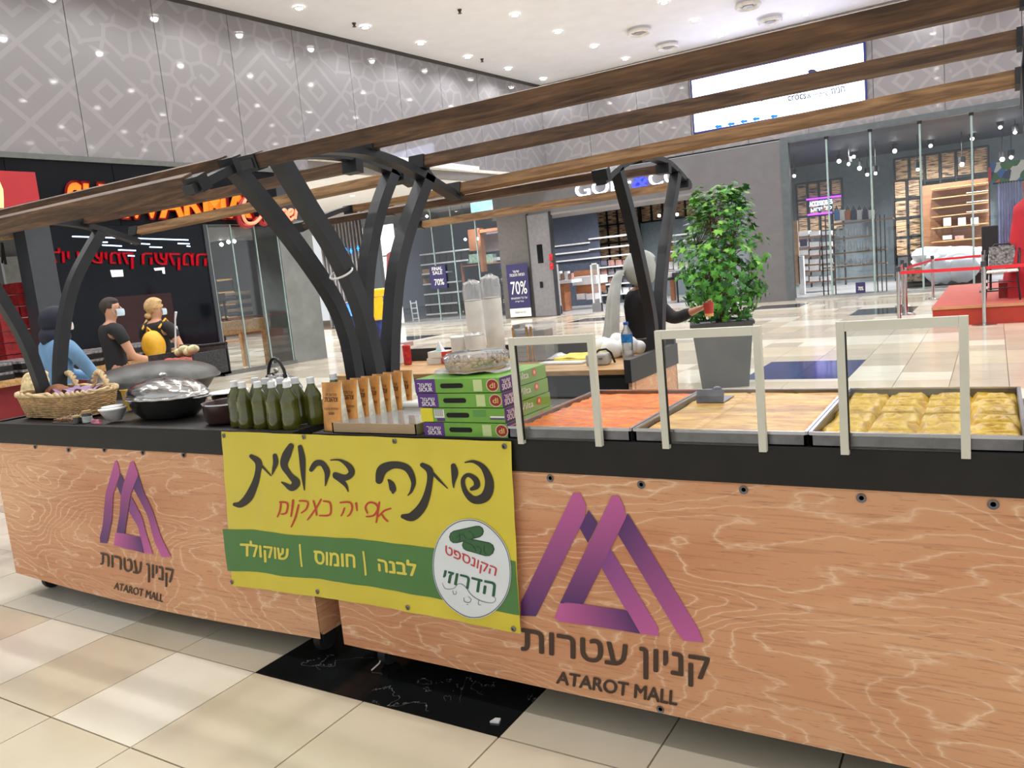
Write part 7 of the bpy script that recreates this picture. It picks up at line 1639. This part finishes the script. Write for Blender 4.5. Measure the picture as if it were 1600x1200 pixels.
# loudspeaker on the stage
t = thing('loudspeaker', 'tall black loudspeaker standing on the red stage', 'speaker', (-.07, 17.2, .3)); mk('cabinet', MB().box(-.20, .06, 17.05, 17.4, .98, 1.50, bev=.02), mat('speaker_black', (20, 21, 24), .6), t); mk('grille', MB().box(-.19, .05, 17.04, 17.052, 1.0, 1.48), mat('speaker_grille', (32, 33, 36), .7, var=.5, scale=120), t); mk('stand_pole', MB().box(-.09, -.05, 17.2, 17.24, .3, .98), M_RACK, t); mk('stand_base', MB().box(-.25, .12, 17.0, 17.4, .3, .32), M_RACK, t)
# black and white woven bistro chair
cx, cy, cz = .10, 15.0, .3
t = thing('bistro_chair', 'black bistro chair with white woven seat on the red stage', 'chair', (cx, cy, cz)); WV = mat('white_weave', (222, 220, 214), .6, var=.3, scale=40)
mk('seat', MB().box(cx - .22, cx + .22, cy - .22, cy + .22, cz + .44, cz + .475, bev=.015), WV, t)
for sx in (-1, 1):
    for sy in (-1, 1): mk('leg', MB().tube([(cx + sx * .2, cy + sy * .2, cz + .44), (cx + sx * .235, cy + sy * .23, cz)], .014, 8), M_RACK, t)
    mk('arm', MB().tube([(cx + sx * .21, cy + .2, cz + .45), (cx + sx * .24, cy + .22, cz + .8), (cx + sx * .24, cy, cz + .68), (cx + sx * .22, cy - .2, cz + .46)], .014, 8), M_RACK, t)
mk('back_frame', MB().tube([(cx - .21, cy + .22, cz + .45), (cx - .2, cy + .25, cz + .75), (cx - .1, cy + .27, cz + .88), (cx + .1, cy + .27, cz + .88), (cx + .2, cy + .25, cz + .75), (cx + .21, cy + .22, cz + .45)], .015, 8), M_RACK, t)
mk('back_weave', MB().box(cx - .18, cx + .18, cy + .235, cy + .255, cz + .5, cz + .85), mat('bw_weave', (120, 118, 116), .6, var=.9, scale=26), t)
for z in (.2, .3): mk('stretcher', MB().tube([(cx - .22, cy - .21, cz + z), (cx + .22, cy - .21, cz + z)], .008, 6), M_RACK, t); mk('white_wrap', MB().box(cx - .25, cx - .2, cy - .25, cy - .2, cz + z, cz + z + .04), WV, t)
RD = mat('red_cloth', (170, 16, 34), .7, var=.2, scale=3)
mb = MB(); vs = []; n, m = 24, 16
for j in range(m + 1):
    c = j / m; r = (.12 if c > .8 else .2 + .28 * (1 - c)) * (1 if c < .97 else .3)
    for k in range(n): a = 2 * PI * k / n; rr = r * (1 + .1 * math.sin(k * 1.8 + c * 3) * (1 - c)); vs.append((.52 + rr * math.cos(a) + .06 * (1 - c), 15.5 + rr * math.sin(a), .3 + 1.95 * c))
mb.add(vs, [(i * n + k, i * n + (k + 1) % n, (i + 1) * n + (k + 1) % n, (i + 1) * n + k) for i in range(m) for k in range(n)]); one('draped_figure', mb, RD, 'tall figure draped in bright red cloth cut by the right edge', 'statue', None, 'all')
one('stage_step', MB().box(.05, .9, 15.3, 16.3, .3, .55), mat('dark_red_box', (120, 26, 26), .6), 'dark red box under the draped figure on the stage', 'box')
# ================================================================ near floor: chair legs at the left edge, crumb, cable
t = thing('dining_chair', 'black wire-backed chair cut by the left edge of the photo', 'chair', (-5.07, 2.43, 0))
c0_ = Vector((-5.02, 2.4, 0))
mk('seat', MB().box(-5.3, -4.84, 2.2, 2.66, .44, .465, bev=.01), M_RACK, t)
for dx, dy in ((-.2, -.18), (.17, -.18), (-.2, .2), (.17, .2)): mk('leg', MB().tube([(-5.07 + dx, 2.43 + dy, .44), (-5.07 + dx * 1.25, 2.43 + dy * 1.3, 0)], .013, 8), M_RACK, t)
mk('back_frame', MB().tube([(-5.27, 2.64, .46), (-5.27, 2.68, .82), (-5.07, 2.69, .86), (-4.88, 2.68, .82), (-4.87, 2.64, .46)], .012, 8), M_RACK, t)
for k in range(5): mk('back_wire', MB().bar((-5.25 + k * .09, 2.66, .5), (-5.22 + (4 - k) * .08, 2.69, .83), .006), M_RACK, t)
t.location = (-5.07 - .30, 2.43 + .22, 0)
one('paper_scrap', MB().prism([(-1.436, 1.965, .001), (-1.405, 1.972, .001), (-1.412, 1.995, .001), (-1.43, 1.99, .001)], (0, .0, .006)), M_WHITE, 'tiny white paper scrap on the black marble slab', 'paper')
one('white_cable', MB().tube([(-2.05, 2.2, .12), (-2.04, 2.16, .06), (-2.045, 2.12, .02), (-2.06, 2.09, .004)], .003, 6), M_WHITE, 'short loose white cable hanging under the right cart', 'cable', None, True)
